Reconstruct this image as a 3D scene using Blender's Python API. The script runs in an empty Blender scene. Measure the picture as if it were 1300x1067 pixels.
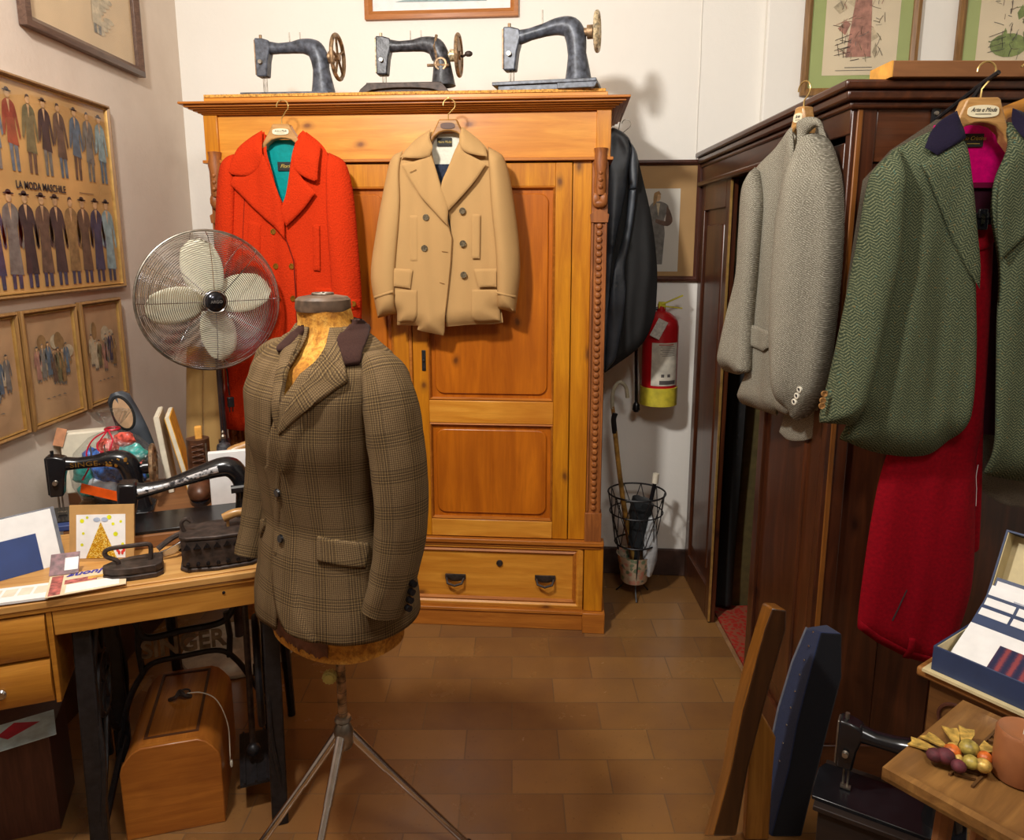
import bpy, bmesh, math, random
from math import sin, cos, pi, radians, sqrt, atan2
from mathutils import Vector, Matrix, noise
from mathutils.geometry import delaunay_2d_cdt
from mathutils.bvhtree import BVHTree

random.seed(7)
C = bpy.context.scene.collection
# ---------------------------------------------------------------- camera
TH = radians(10.8); FPX = 940.0; CX, CY = 650.0, 488.5; EYE = Vector((0, 0, 1.6))
FWD = Vector((0, cos(TH), -sin(TH))); UPV = Vector((0, sin(TH), cos(TH))); RGT = Vector((1, 0, 0))
cd = bpy.data.cameras.new('camera'); cam = bpy.data.objects.new('camera', cd); C.objects.link(cam)
cam.location = EYE; cam.rotation_euler = (radians(90) - TH, 0, 0)
cd.sensor_width = 36; cd.lens = 36 * FPX / 1300; cd.shift_y = -45 / 1300; cd.clip_start = 0.02
bpy.context.scene.camera = cam

def ray(px, py):
    return RGT * ((px - CX) / FPX) + UPV * (-(py - CY) / FPX) + FWD

def hit(px, py, x=None, y=None, z=None):
    d = ray(px, py)
    if y is not None: t = y / d.y
    elif x is not None: t = x / d.x
    else: t = (z - EYE.z) / d.z
    return EYE + d * t

class Fr:
    """an upright frame standing in the room: origin o, turned by yaw; local x right, local y away, local z up"""
    def __init__(s, o, yaw):
        s.o = Vector(o); s.yaw = yaw
        s.X = Vector((cos(yaw), sin(yaw), 0)); s.Y = Vector((-sin(yaw), cos(yaw), 0))
    def px(s, px, py, y=0.0):
        d = ray(px, py); t = ((s.o + s.Y * y) - EYE).dot(s.Y) / d.dot(s.Y)
        w = EYE + d * t - s.o
        return (w.dot(s.X), w.z)
    def pts(s, L, y=0.0): return [s.px(a, b, y) for a, b in L]
    def loc(s, w):
        w = Vector(w) - s.o
        return Vector((w.dot(s.X), w.dot(s.Y), w.z))
    def w(s, x, y, z): return s.o + s.X * x + s.Y * y + Vector((0, 0, z))

# ---------------------------------------------------------------- tags
def tag(o, label=None, cat=None, group=None, kind=None):
    if label: o['label'] = label
    if cat: o['category'] = cat
    if group: o['group'] = group
    if kind: o['kind'] = kind
    return o

def thing(name, label, cat, loc=(0, 0, 0), yaw=0.0, group=None):
    o = bpy.data.objects.new(name, None); C.objects.link(o); o.empty_display_size = 0.05
    o.location = loc; o.rotation_euler = (0, 0, yaw)
    return tag(o, label, cat, group)

def copy_tree(o, parent=None):
    c = o.copy(); C.objects.link(c); c.parent = parent
    for ch in o.children: copy_tree(ch, c)
    return c

# ---------------------------------------------------------------- mesh builder
def prof(d, R):
    t = min(max(d / R, 0), 1)
    return sqrt(max(0, 1 - (1 - t) ** 2))

def chaikin(P, n=1):
    for _ in range(n):
        Q = []
        for i in range(len(P)):
            a = P[i]; b = P[(i + 1) % len(P)]
            Q.append((a[0] * .75 + b[0] * .25, a[1] * .75 + b[1] * .25))
            Q.append((a[0] * .25 + b[0] * .75, a[1] * .25 + b[1] * .75))
        P = Q
    return P

def spline(P, ang=48, n=5):
    """closed outline drawn through its points, keeping its sharp corners"""
    N = len(P); out = []
    def corner(i):
        a = P[i - 1]; b = P[i]; c = P[(i + 1) % N]
        u = (b[0] - a[0], b[1] - a[1]); v = (c[0] - b[0], c[1] - b[1])
        return abs(atan2(u[0] * v[1] - u[1] * v[0], u[0] * v[0] + u[1] * v[1])) > radians(ang)
    cor = [corner(i) for i in range(N)]
    def tan(i, side):
        a = P[i - 1]; b = P[i]; c = P[(i + 1) % N]
        if cor[i]:
            return (c[0] - b[0], c[1] - b[1]) if side else (b[0] - a[0], b[1] - a[1])
        l1 = math.hypot(b[0] - a[0], b[1] - a[1]); l2 = math.hypot(c[0] - b[0], c[1] - b[1]); L = l2 if side else l1
        k = L / (l1 + l2 + 1e-9)
        return ((c[0] - a[0]) * k, (c[1] - a[1]) * k)
    for i in range(N):
        j = (i + 1) % N; a = P[i]; b = P[j]; ta = tan(i, True); tb = tan(j, False)
        for k in range(n):
            t = k / n; t2 = t * t; t3 = t2 * t
            h = (2 * t3 - 3 * t2 + 1, t3 - 2 * t2 + t, -2 * t3 + 3 * t2, t3 - t2)
            out.append((h[0] * a[0] + h[1] * ta[0] + h[2] * b[0] + h[3] * tb[0], h[0] * a[1] + h[1] * ta[1] + h[2] * b[1] + h[3] * tb[1]))
    return out

def clean(P, res):
    """even out the points of an outline so that edges are about res long"""
    out = [P[0]]; acc = 0
    for i in range(1, len(P)):
        d = math.hypot(P[i][0] - out[-1][0], P[i][1] - out[-1][1])
        if d >= res * .6: out.append(P[i])
    return out

def narrow(P):
    a = abs(sum(P[i][0] * P[(i + 1) % len(P)][1] - P[(i + 1) % len(P)][0] * P[i][1] for i in range(len(P)))) / 2
    p = sum(math.hypot(P[i][0] - P[i - 1][0], P[i][1] - P[i - 1][1]) for i in range(len(P)))
    return 2 * a / max(p, 1e-9)

def resample(P, res):
    out = []
    for i in range(len(P)):
        a = P[i]; b = P[(i + 1) % len(P)]
        L = math.hypot(b[0] - a[0], b[1] - a[1])
        if L < 1e-7: continue
        n = max(1, int(round(L / res)))
        for k in range(n): out.append((a[0] + (b[0] - a[0]) * k / n, a[1] + (b[1] - a[1]) * k / n))
    return out

def inside(P, x, y):
    c = False; n = len(P); j = n - 1
    for i in range(n):
        xi, yi = P[i]; xj, yj = P[j]
        if (yi > y) != (yj > y) and x < (xj - xi) * (y - yi) / (yj - yi) + xi: c = not c
        j = i
    return c

def edist(P, x, y):
    m = 1e9; n = len(P)
    for i in range(n):
        ax, ay = P[i]; bx, by = P[(i + 1) % n]
        dx, dy = bx - ax, by - ay; L = dx * dx + dy * dy
        t = 0 if L == 0 else max(0, min(1, ((x - ax) * dx + (y - ay) * dy) / L))
        q = (x - ax - t * dx) ** 2 + (y - ay - t * dy) ** 2
        if q < m: m = q
    return sqrt(m)

def fill(P, res):
    """triangulated grid inside outline P -> verts, tris, list of boundary indices in order"""
    B = resample(P, res)
    area = sum(B[i][0] * B[(i + 1) % len(B)][1] - B[(i + 1) % len(B)][0] * B[i][1] for i in range(len(B)))
    if area < 0: B.reverse()
    V = list(B); nb_ = len(B)
    for i in range(nb_):
        a, b, c = B[i - 1], B[i], B[(i + 1) % nb_]
        tx, ty = c[0] - a[0], c[1] - a[1]; L_ = math.hypot(tx, ty)
        if L_ < 1e-9: continue
        nx, ny = -ty / L_, tx / L_
        for dd in (.30, .85):
            q = (b[0] + nx * dd * res, b[1] + ny * dd * res)
            if inside(B, *q) and edist(B, *q) > dd * res * .93: V.append(q)
    ring = len(V)
    x0 = min(p[0] for p in B); x1 = max(p[0] for p in B); y0 = min(p[1] for p in B); y1 = max(p[1] for p in B)
    j = 0; y = y0 + res / 2
    while y < y1:
        x = x0 + res / 2 + (res / 2 if j % 2 else 0)
        while x < x1:
            if inside(B, x, y) and edist(B, x, y) > res * 1.35: V.append((x, y))
            x += res
        y += res * .87; j += 1
    nb = len(B)
    r = delaunay_2d_cdt([Vector(v) for v in V], [(i, (i + 1) % nb) for i in range(nb)], [], 1, 1e-6)
    verts = [(v.x, v.y) for v in r[0]]
    tris = [tuple(f) for f in r[2]]
    # boundary loop from edges used once
    cnt = {}
    for f in tris:
        for k in range(len(f)):
            e = (f[k], f[(k + 1) % len(f)])
            cnt[e] = 1
    bd = [e for e in cnt if (e[1], e[0]) not in cnt]
    return verts, tris, bd, B

class MB:
    def __init__(s): s.v = []; s.f = []; s.m = []; s.uv = {}; s.cur = 0
    def add(s, vs, fs, uvs=None, mat=None):
        n = len(s.v); s.v += [tuple(v) for v in vs]
        for f in fs: s.f.append(tuple(i + n for i in f)); s.m.append(s.cur if mat is None else mat)
        if uvs:
            for i, u in enumerate(uvs): s.uv[n + i] = u
        return s
    def box(s, x0, x1, y0, y1, z0, z1, mat=None, R=None):
        vs = [Vector((x, y, z)) for z in (z0, z1) for y in (y0, y1) for x in (x0, x1)]
        if R is not None: vs = [R @ v for v in vs]
        return s.add(vs, [(0, 2, 3, 1), (4, 5, 7, 6), (0, 1, 5, 4), (2, 6, 7, 3), (0, 4, 6, 2), (1, 3, 7, 5)], mat=mat)
    def obox(s, c, sx, sy, sz, rx=0, ry=0, rz=0, mat=None):
        from mathutils import Euler
        R = Matrix.Translation(c) @ Euler((rx, ry, rz)).to_matrix().to_4x4()
        return s.box(-sx / 2, sx / 2, -sy / 2, sy / 2, -sz / 2, sz / 2, mat, R)
    def cyl(s, a, b, r0, r1=None, n=16, mat=None, caps=True):
        a = Vector(a); b = Vector(b); r1 = r0 if r1 is None else r1
        d = (b - a).normalized(); u = d.orthogonal().normalized(); w = d.cross(u)
        vs = []
        for p, r in ((a, r0), (b, r1)):
            for i in range(n):
                t = 2 * pi * i / n; vs.append(p + u * cos(t) * r + w * sin(t) * r)
        fs = [(i, (i + 1) % n, n + (i + 1) % n, n + i) for i in range(n)]
        if caps: fs += [tuple(range(n - 1, -1, -1)), tuple(range(n, 2 * n))]
        return s.add(vs, fs, mat=mat)
    def tube(s, P, r, n=8, mat=None, closed=False, flat=1.0, up=None):
        P = [Vector(p) for p in P]; N = len(P)
        rs = r if isinstance(r, (list, tuple)) else [r] * N
        vs = []; pu = None
        for i, p in enumerate(P):
            if closed: d = P[(i + 1) % N] - P[i - 1]
            else: d = P[min(i + 1, N - 1)] - P[max(i - 1, 0)]
            if d.length < 1e-9: d = Vector((0, 0, 1))
            d.normalize()
            if up is not None: u = (Vector(up) - d * d.dot(Vector(up))).normalized()
            elif pu is None: u = d.orthogonal().normalized()
            else:
                u = pu - d * pu.dot(d)
                u = u.normalized() if u.length > 1e-6 else d.orthogonal().normalized()
            pu = u; w = d.cross(u)
            rr = rs[i]; ru, rw = rr if isinstance(rr, (list, tuple)) else (rr, rr * flat)
            for k in range(n):
                t = 2 * pi * k / n; vs.append(p + u * cos(t) * ru + w * sin(t) * rw)
        fs = []
        for i in range(N if closed else N - 1):
            j = (i + 1) % N
            for k in range(n): fs.append((i * n + k, i * n + (k + 1) % n, j * n + (k + 1) % n, j * n + k))
        if not closed: fs += [tuple(range(n - 1, -1, -1)), tuple((N - 1) * n + k for k in range(n))]
        return s.add(vs, fs, mat=mat)
    def lathe(s, pr, c=(0, 0, 0), n=24, axis='z', mat=None, sy=1.0, closed=False):
        vs = []; c = Vector(c)
        for r, h in pr:
            for k in range(n):
                t = 2 * pi * k / n; a, b = cos(t) * r, sin(t) * r * sy
                q = {'z': (a, b, h), 'y': (a, h, b), 'x': (h, a, b)}[axis]
                vs.append(c + Vector(q))
        fs = []
        m = len(pr)
        for i in range(m if closed else m - 1):
            j = (i + 1) % m
            for k in range(n):
                f = (i * n + k, i * n + (k + 1) % n, j * n + (k + 1) % n, j * n + k)
                fs.append(f if axis != 'y' else f[::-1])
        if not closed:
            if pr[0][0] > 1e-5: fs.append(tuple(range(n))[::-1])
            if pr[-1][0] > 1e-5: fs.append(tuple((m - 1) * n + k for k in range(n)))
        return s.add(vs, fs, mat=mat)
    def torus(s, c, R, r, axis='z', n=32, m=8, mat=None, sy=1.0):
        return s.lathe([(R + r * cos(2 * pi * k / m), r * sin(2 * pi * k / m)) for k in range(m)], c, n, axis, mat, sy, closed=True)
    def ball(s, c, r, n=16, sc=(1, 1, 1), mat=None):
        h = n // 2
        vs = [Vector(c) + Vector((0, 0, -r * sc[2]))]
        for i in range(1, h):
            p = -pi / 2 + pi * i / h
            for k in range(n):
                t = 2 * pi * k / n
                vs.append(Vector(c) + Vector((r * cos(p) * cos(t) * sc[0], r * cos(p) * sin(t) * sc[1], r * sin(p) * sc[2])))
        vs.append(Vector(c) + Vector((0, 0, r * sc[2])))
        fs = [(0, 1 + (k + 1) % n, 1 + k) for k in range(n)]
        for i in range(h - 2):
            for k in range(n):
                a = 1 + i * n
                fs.append((a + k, a + (k + 1) % n, a + n + (k + 1) % n, a + n + k))
        a = 1 + (h - 2) * n; t = len(vs) - 1
        fs += [(a + k, a + (k + 1) % n, t) for k in range(n)]
        return s.add(vs, fs, mat=mat)
    def prism(s, P, a0, a1, axis='y', mat=None):
        """outline P extruded along axis; P given in the two other axes (xz for y, xy for z, yz for x)"""
        area = sum(P[i][0] * P[(i + 1) % len(P)][1] - P[(i + 1) % len(P)][0] * P[i][1] for i in range(len(P)))
        P = list(P) if area > 0 else list(reversed(P)); n = len(P)
        f = {'y': lambda p, a: (p[0], a, p[1]), 'z': lambda p, a: (p[0], p[1], a), 'x': lambda p, a: (a, p[0], p[1])}[axis]
        if axis == 'y': a0, a1 = max(a0, a1), min(a0, a1)
        vs = [f(p, a0) for p in P] + [f(p, a1) for p in P]
        fs = [tuple(range(n))[::-1], tuple(range(n, 2 * n))] + [(i, (i + 1) % n, n + (i + 1) % n, n + i) for i in range(n)]
        return s.add(vs, fs, mat=mat)
    def shell(s, P, hf, thick=.01, bulge=0.0, R=.02, res=.012, uvr=0.0, mat=None, smooth=1, uvo=(0, 0)):
        """cloth piece: outline P in local xz; front surface at y=-hf(x,z) plus a rounded bulge, closed at the back"""
        if smooth: P = spline(P)
        res = min(res, max(narrow(P) * .55, .0025)); P = clean(P, res * .8)
        V, T, bd, B = fill(P, res)
        bs0 = set(e[0] for e in bd) | set(e[1] for e in bd); T2 = []
        for t in T:
            if all(i in bs0 for i in t):
                V.append((sum(V[i][0] for i in t) / 3, sum(V[i][1] for i in t) / 3)); c = len(V) - 1
                T2 += [(t[k], t[(k + 1) % 3], c) for k in range(3)]
            else: T2.append(t)
        T = T2
        F = []; K = []; uv = []
        cu, su = cos(uvr), sin(uvr)
        for x, z in V:
            d = edist(B, x, z); h = hf(x, z)
            F.append((x, -(h + bulge * prof(d, R)), z)); K.append((x, -(h - thick * prof(d, max(R * .5, .004))), z))
            uv.append((x * cu + z * su + uvo[0], -x * su + z * cu + uvo[1]))
        n = len(V)
        bset = set(e[0] for e in bd) | set(e[1] for e in bd)
        idx = {}; vs = list(F); us = list(uv)
        for i in range(n):
            if i in bset: idx[i] = i
            else: idx[i] = len(vs); vs.append(K[i]); us.append(uv[i])
        fs = [t for t in T] + [tuple(idx[i] for i in reversed(t)) for t in T if not all(i in bset for i in t)]
        return s.add(vs, fs, us, mat)
    def build(s, name, mats, parent=None, smooth=35, bevel=0, loc=None, yaw=None, solid=0, sub=0, rot=None):
        me = bpy.data.meshes.new(name); me.from_pydata(s.v, [], s.f); me.validate(clean_customdata=False)
        if not isinstance(mats, (list, tuple)): mats = [mats]
        for m in mats: me.materials.append(m)
        if len(me.polygons) == len(s.m): me.polygons.foreach_set('material_index', s.m)
        if s.uv:
            L = me.uv_layers.new(name='UVMap')
            for l in me.loops: L.data[l.index].uv = s.uv.get(l.vertex_index, (0, 0))
        if smooth:
            me.polygons.foreach_set('use_smooth', [True] * len(me.polygons))
            try: me.set_sharp_from_angle(angle=radians(smooth))
            except Exception: pass
        o = bpy.data.objects.new(name, me); C.objects.link(o)
        if parent is not None: o.parent = parent
        if loc is not None: o.location = loc
        if yaw is not None: o.rotation_euler = (0, 0, yaw)
        if rot is not None: o.rotation_euler = rot
        if sub:
            m = o.modifiers.new('s', 'SUBSURF'); m.levels = sub; m.render_levels = sub
        if solid:
            m = o.modifiers.new('t', 'SOLIDIFY'); m.thickness = solid; m.offset = 0
        if bevel:
            m = o.modifiers.new('b', 'BEVEL'); m.width = bevel; m.segments = 2; m.limit_method = 'ANGLE'; m.angle_limit = radians(40)
        return o

def text_into(mb, txt, size, at, mat=None, depth=.0004, shear=0.0, align='CENTER', face='front', font_scale=(1, 1), rotz=0.0, flip=False, bold=0.0):
    """letters as mesh in the local xz plane (front) or xy plane (top)"""
    cu = bpy.data.curves.new('t', 'FONT'); cu.body = txt; cu.size = size; cu.align_x = align; cu.align_y = 'CENTER'; cu.shear = shear
    cu.extrude = depth; cu.resolution_u = 3; cu.offset = bold
    o = bpy.data.objects.new('t', cu); C.objects.link(o)
    dg = bpy.context.evaluated_depsgraph_get(); me = o.evaluated_get(dg).to_mesh()
    vs = [v.co.copy() for v in me.vertices]; fs = [tuple(p.vertices) for p in me.polygons]
    o.evaluated_get(dg).to_mesh_clear(); bpy.data.objects.remove(o); bpy.data.curves.remove(cu)
    out = []
    for v in vs:
        x, y = v.x * font_scale[0], v.y * font_scale[1]
        if flip: x, y = -x, -y
        x, y = x * cos(rotz) - y * sin(rotz), x * sin(rotz) + y * cos(rotz)
        out.append(Vector(at) + (Vector((x, -v.z, y)) if face == 'front' else Vector((x, y, v.z))))
    mb.add(out, fs, mat=mat)
    return mb

# ---------------------------------------------------------------- materials
def lin(c):
    r = []
    for k in c[:3]:
        k = k / 255.0
        r.append(k / 12.92 if k <= .04045 else ((k + .055) / 1.055) ** 2.4)
    return (*r, 1.0)

class NT:
    def __init__(s, name):
        s.m = bpy.data.materials.new(name); s.m.use_nodes = True
        s.t = s.m.node_tree; s.n = s.t.nodes; s.l = s.t.links; s.b = s.n['Principled BSDF']
    def new(s, ty, **kw):
        x = s.n.new(ty)
        for k, v in kw.items(): setattr(x, k, v)
        return x
    def set(s, node, key, val):
        if hasattr(val, 'is_output') or isinstance(val, bpy.types.NodeSocket): s.l.new(val, node.inputs[key])
        else: node.inputs[key].default_value = val
    def coord(s, kind='Object'): return s.new('ShaderNodeTexCoord').outputs[kind]
    def map(s, vec, scale=(1, 1, 1), rot=(0, 0, 0), loc=(0, 0, 0)):
        x = s.new('ShaderNodeMapping'); s.set(x, 'Vector', vec); x.inputs['Scale'].default_value = scale
        x.inputs['Rotation'].default_value = rot; x.inputs['Location'].default_value = loc
        return x.outputs[0]
    def noise(s, vec, scale=5, detail=4, rough=.5, dist=0):
        x = s.new('ShaderNodeTexNoise'); s.set(x, 'Vector', vec); x.inputs['Scale'].default_value = scale
        x.inputs['Detail'].default_value = detail; x.inputs['Roughness'].default_value = rough; x.inputs['Distortion'].default_value = dist
        return x.outputs[0]
    def ramp(s, fac, stops, interp='LINEAR'):
        x = s.new('ShaderNodeValToRGB'); x.color_ramp.interpolation = interp; s.l.new(fac, x.inputs[0])
        e = x.color_ramp.elements
        while len(e) < len(stops): e.new(.5)
        for i, (p, c) in enumerate(stops): e[i].position = p; e[i].color = lin(c) if len(c) == 3 else c
        return x.outputs[0]
    def mix(s, fac, a, b, mode='MIX'):
        x = s.new('ShaderNodeMix', data_type='RGBA', blend_type=mode)
        for k, v in ((0, fac), (6, a), (7, b)):
            if isinstance(v, bpy.types.NodeSocket): s.l.new(v, x.inputs[k])
            elif k == 0: x.inputs[0].default_value = v
            else: x.inputs[k].default_value = lin(v)
        return x.outputs[2]
    def math(s, op, a, b=None, c=None):
        x = s.new('ShaderNodeMath', operation=op)
        for i, v in enumerate((a, b, c)):
            if v is None: continue
            if isinstance(v, bpy.types.NodeSocket): s.l.new(v, x.inputs[i])
            else: x.inputs[i].default_value = v
        return x.outputs[0]
    def sep(s, vec):
        x = s.new('ShaderNodeSeparateXYZ'); s.l.new(vec, x.inputs[0]); return x.outputs
    def bump(s, h, strength=.3, dist=.01):
        x = s.new('ShaderNodeBump'); x.inputs['Strength'].default_value = strength; x.inputs['Distance'].default_value = dist
        s.l.new(h, x.inputs['Height']); s.l.new(x.outputs[0], s.b.inputs['Normal'])
    def out(s, col=None, rough=.6, metal=0.0, spec=.5):
        if col is not None:
            if isinstance(col, bpy.types.NodeSocket): s.l.new(col, s.b.inputs['Base Color'])
            else: s.b.inputs['Base Color'].default_value = lin(col)
        if isinstance(rough, bpy.types.NodeSocket): s.l.new(rough, s.b.inputs['Roughness'])
        else: s.b.inputs['Roughness'].default_value = rough
        s.b.inputs['Metallic'].default_value = metal; s.b.inputs['Specular IOR Level'].default_value = spec
        return s.m

def plain(name, col, rough=.6, metal=0.0, var=.12, scale=30, spec=.5, bump=0.0, trans=0.0, alpha=1.0):
    t = NT(name); n = t.noise(t.coord(), scale, 3)
    d = tuple(max(0, c * (1 - var)) for c in col); u = tuple(min(255, c * (1 + var * .6)) for c in col)
    c = t.ramp(n, [(.3, d), (.7, u)])
    if bump: t.bump(n, bump, .003)
    m = t.out(c, rough, metal, spec)
    if trans: t.b.inputs['Transmission Weight'].default_value = trans
    if alpha < 1: t.b.inputs['Alpha'].default_value = alpha
    return m

def wood(name, c1, c2, axis='z', scale=1.0, rough=.45, knots=None, spec=.4, dark=None, coat=0.0, worn=None):
    t = NT(name); co = t.coord()
    st = {'z': (14, 14, 1.1), 'x': (1.1, 14, 14), 'y': (14, 1.1, 14)}[axis]
    v = t.map(co, tuple(k * scale for k in st))
    n = t.noise(v, 2.2, 8, .62, .8)
    c = t.ramp(n, [(.28, c1), (.5, tuple((a + b) / 2 for a, b in zip(c1, c2))), (.72, c2)])
    f = t.noise(t.map(co, tuple(k * scale * 6 for k in st)), 3, 3)
    c = t.mix(t.math('MULTIPLY', f, .22), c, tuple(k * .55 for k in c1))
    if dark:
        big = t.noise(co, 2.3 * scale, 3)
        c = t.mix(t.ramp(big, [(.45, (0, 0, 0)), (.7, (200, 200, 200))]), c, dark)
    if knots:
        kv = t.new('ShaderNodeTexVoronoi', feature='F1'); kv.inputs['Scale'].default_value = 1
        kv.voronoi_dimensions = '2D'; sp = t.sep(co); cm = t.new('ShaderNodeCombineXYZ')
        ka, kb = (4.6, 2.7) if axis == 'z' else (2.7, 4.6)
        t.l.new(t.math('MULTIPLY', sp[0], ka), cm.inputs[0]); t.l.new(t.math('MULTIPLY', sp[2], kb), cm.inputs[1])
        dv = t.new('ShaderNodeVectorMath', operation='ADD')
        t.l.new(cm.outputs[0], dv.inputs[0])
        sn = t.new('ShaderNodeTexNoise'); sn.inputs['Scale'].default_value = 9; t.l.new(co, sn.inputs['Vector'])
        sc_ = t.new('ShaderNodeVectorMath', operation='SCALE'); t.l.new(sn.outputs['Color'], sc_.inputs[0]); sc_.inputs['Scale'].default_value = .12
        t.l.new(sc_.outputs[0], dv.inputs[1]); t.l.new(dv.outputs[0], kv.inputs['Vector'])
        k = t.ramp(kv.outputs['Distance'], [(.02, (235, 235, 235)), (.055, (150, 150, 150)), (.10, (0, 0, 0))])
        c = t.mix(k, c, knots)
    t.bump(n, .12, .002)
    m = t.out(c, rough, 0, spec)
    if coat: t.b.inputs['Coat Weight'].default_value = coat; t.b.inputs['Coat Roughness'].default_value = .25
    return m

def herringbone(name, c1, c2, base, pitch=.0035, colw=.011, fleck=None, rough=.95, amt=.8):
    t = NT(name); uv = t.coord('UV'); s = t.sep(uv)
    tri = t.math('PINGPONG', s[0], colw)
    a = t.math('ADD', s[1], tri)
    w = t.math('PINGPONG', t.math('MULTIPLY', a, 1 / pitch), 1.0)
    n = t.noise(uv, 420, 3); b = t.noise(uv, 12, 4)
    w = t.math('ADD', t.math('MULTIPLY', w, amt), t.math('MULTIPLY', t.math('SUBTRACT', n, .5), 1.6))
    c = t.ramp(w, [(.2, c1), (.75, c2)])
    c = t.mix(t.math('MULTIPLY', b, .35), c, base)
    if fleck:
        for i, fc in enumerate(fleck):
            v = t.new('ShaderNodeTexVoronoi'); v.inputs['Scale'].default_value = 70 + 17 * i; t.l.new(t.map(uv, (1, 1, 1), loc=(i * 3.1, 1, 0)), v.inputs['Vector'])
            c = t.mix(t.ramp(v.outputs['Distance'], [(.06, (170, 170, 170)), (.16, (0, 0, 0))]), c, fc)
    t.bump(w, .3, .001)
    m = t.out(c, rough, 0, .1)
    return m

def glen_plaid(name):
    t = NT(name); uv = t.coord('UV'); s = t.sep(uv)
    P = .074
    def band(x):      # 1 inside the group of dense stripes
        return t.math('GREATER_THAN', t.math('PINGPONG', x, P / 2), P * .29)
    def fine(x, p): return t.math('PINGPONG', t.math('MULTIPLY', x, 2 / p), 1.0)
    bu, bv = band(s[0]), band(s[1])
    fu, fv = fine(s[0], .0062), fine(s[1], .0062)
    su = t.math('MULTIPLY', bu, t.math('GREATER_THAN', fu, .52)); sv = t.math('MULTIPLY', bv, t.math('GREATER_THAN', fv, .52))
    chk = t.math('MULTIPLY', fine(s[0], .0042), fine(s[1], .0042))
    base = t.ramp(t.math('ADD', t.math('MULTIPLY', chk, .7), t.math('MULTIPLY', t.noise(uv, 300, 3), .4)), [(.15, (76, 60, 42)), (.75, (138, 114, 82))])
    c = t.mix(t.math('MULTIPLY', su, .42), base, (36, 26, 20)); c = t.mix(t.math('MULTIPLY', sv, .42), c, (36, 26, 20))
    lu = t.math('MULTIPLY', bu, t.math('LESS_THAN', fu, .30)); lv = t.math('MULTIPLY', bv, t.math('LESS_THAN', fv, .30))
    c = t.mix(t.math('MULTIPLY', lu, .09), c, (170, 138, 74)); c = t.mix(t.math('MULTIPLY', lv, .08), c, (170, 138, 74))
    t.bump(t.noise(uv, 500, 2), .3, .001)
    m = t.out(c, .95, 0, .08)
    return m

def fabric(name, col, scale=500, var=.18, rough=.95, bump=.5, sheen=.1, coarse=0.0, big=.06, vec='UV'):
    t = NT(name); uv = t.coord(vec)
    n = t.noise(uv, scale, 3, .7); b = t.noise(uv, 9, 4)
    d = tuple(c * (1 - var) for c in col); u = tuple(min(255, c * (1 + var * .7)) for c in col)
    c = t.ramp(n, [(.3, d), (.7, u)])
    c = t.mix(t.math('MULTIPLY', b, big * 4), c, tuple(k * .8 for k in col))
    if coarse:
        v = t.new('ShaderNodeTexVoronoi'); v.inputs['Scale'].default_value = 170; t.l.new(uv, v.inputs['Vector'])
        t.bump(v.outputs['Distance'], coarse, .003)
    else: t.bump(n, bump, .001)
    m = t.out(c, rough, 0, .15); t.b.inputs['Sheen Weight'].default_value = sheen
    return m

M = {}
M['wall'] = None
def plaster(name, col, stain, amt=.25):
    t = NT(name); co = t.coord()
    n = t.noise(co, 3.0, 6, .6); f = t.noise(co, 60, 4); p = t.noise(co, 9, 5, .65)
    c = t.mix(t.ramp(n, [(.42, (0, 0, 0)), (.8, (int(255 * amt),) * 3)]), col, stain)
    c = t.mix(t.ramp(p, [(.62, (0, 0, 0)), (.75, (70, 70, 70))]), c, stain)
    t.bump(t.math('ADD', t.math('MULTIPLY', p, .8), t.math('MULTIPLY', f, .3)), .35, .006)
    return t.out(c, .85, 0, .25)
M['wall'] = plaster('cream_plaster', (242, 238, 230), (204, 192, 174), .3)
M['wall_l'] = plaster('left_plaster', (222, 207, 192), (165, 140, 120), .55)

def floor_mat():
    t = NT('terracotta'); co = t.coord()
    b = t.new('ShaderNodeTexBrick'); t.l.new(t.map(co, (1, 1, 1), rot=(0, 0, 0)), b.inputs['Vector'])
    b.inputs['Scale'].default_value = 1; b.inputs['Brick Width'].default_value = .30; b.inputs['Row Height'].default_value = .148
    b.inputs['Mortar Size'].default_value = .0025; b.inputs['Mortar Smooth'].default_value = .3; b.offset = .5
    b.inputs['Color1'].default_value = lin((112, 76, 46)); b.inputs['Color2'].default_value = lin((140, 100, 58)); b.inputs['Mortar'].default_value = lin((104, 78, 54))
    n = t.noise(co, 5, 6, .6); f = t.noise(co, 90, 3)
    c = t.mix(t.ramp(n, [(.35, (0, 0, 0)), (.7, (150, 150, 150))]), b.outputs[0], (158, 112, 52))
    c = t.mix(t.ramp(t.noise(t.map(co, loc=(3, 5, 0)), 3.5, 5), [(.5, (0, 0, 0)), (.75, (130, 130, 130))]), c, (92, 64, 50))
    c = t.mix(t.ramp(f, [(.64, (0, 0, 0)), (.72, (140, 140, 140))]), c, (70, 42, 28))
    h = t.math('ADD', t.math('MULTIPLY', b.outputs['Fac'], -1.2), t.math('MULTIPLY', n, .7))
    t.bump(h, .25, .004)
    return t.out(c, t.ramp(n, [(.3, (105, 105, 105)), (.7, (150, 150, 150))]), 0, .45)
M['floor'] = floor_mat()
M['ceiling'] = plain('ceiling_paint', (232, 224, 208), .9)
M['base'] = plain('brown_skirting', (74, 52, 44), .6, var=.25, scale=12)
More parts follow.
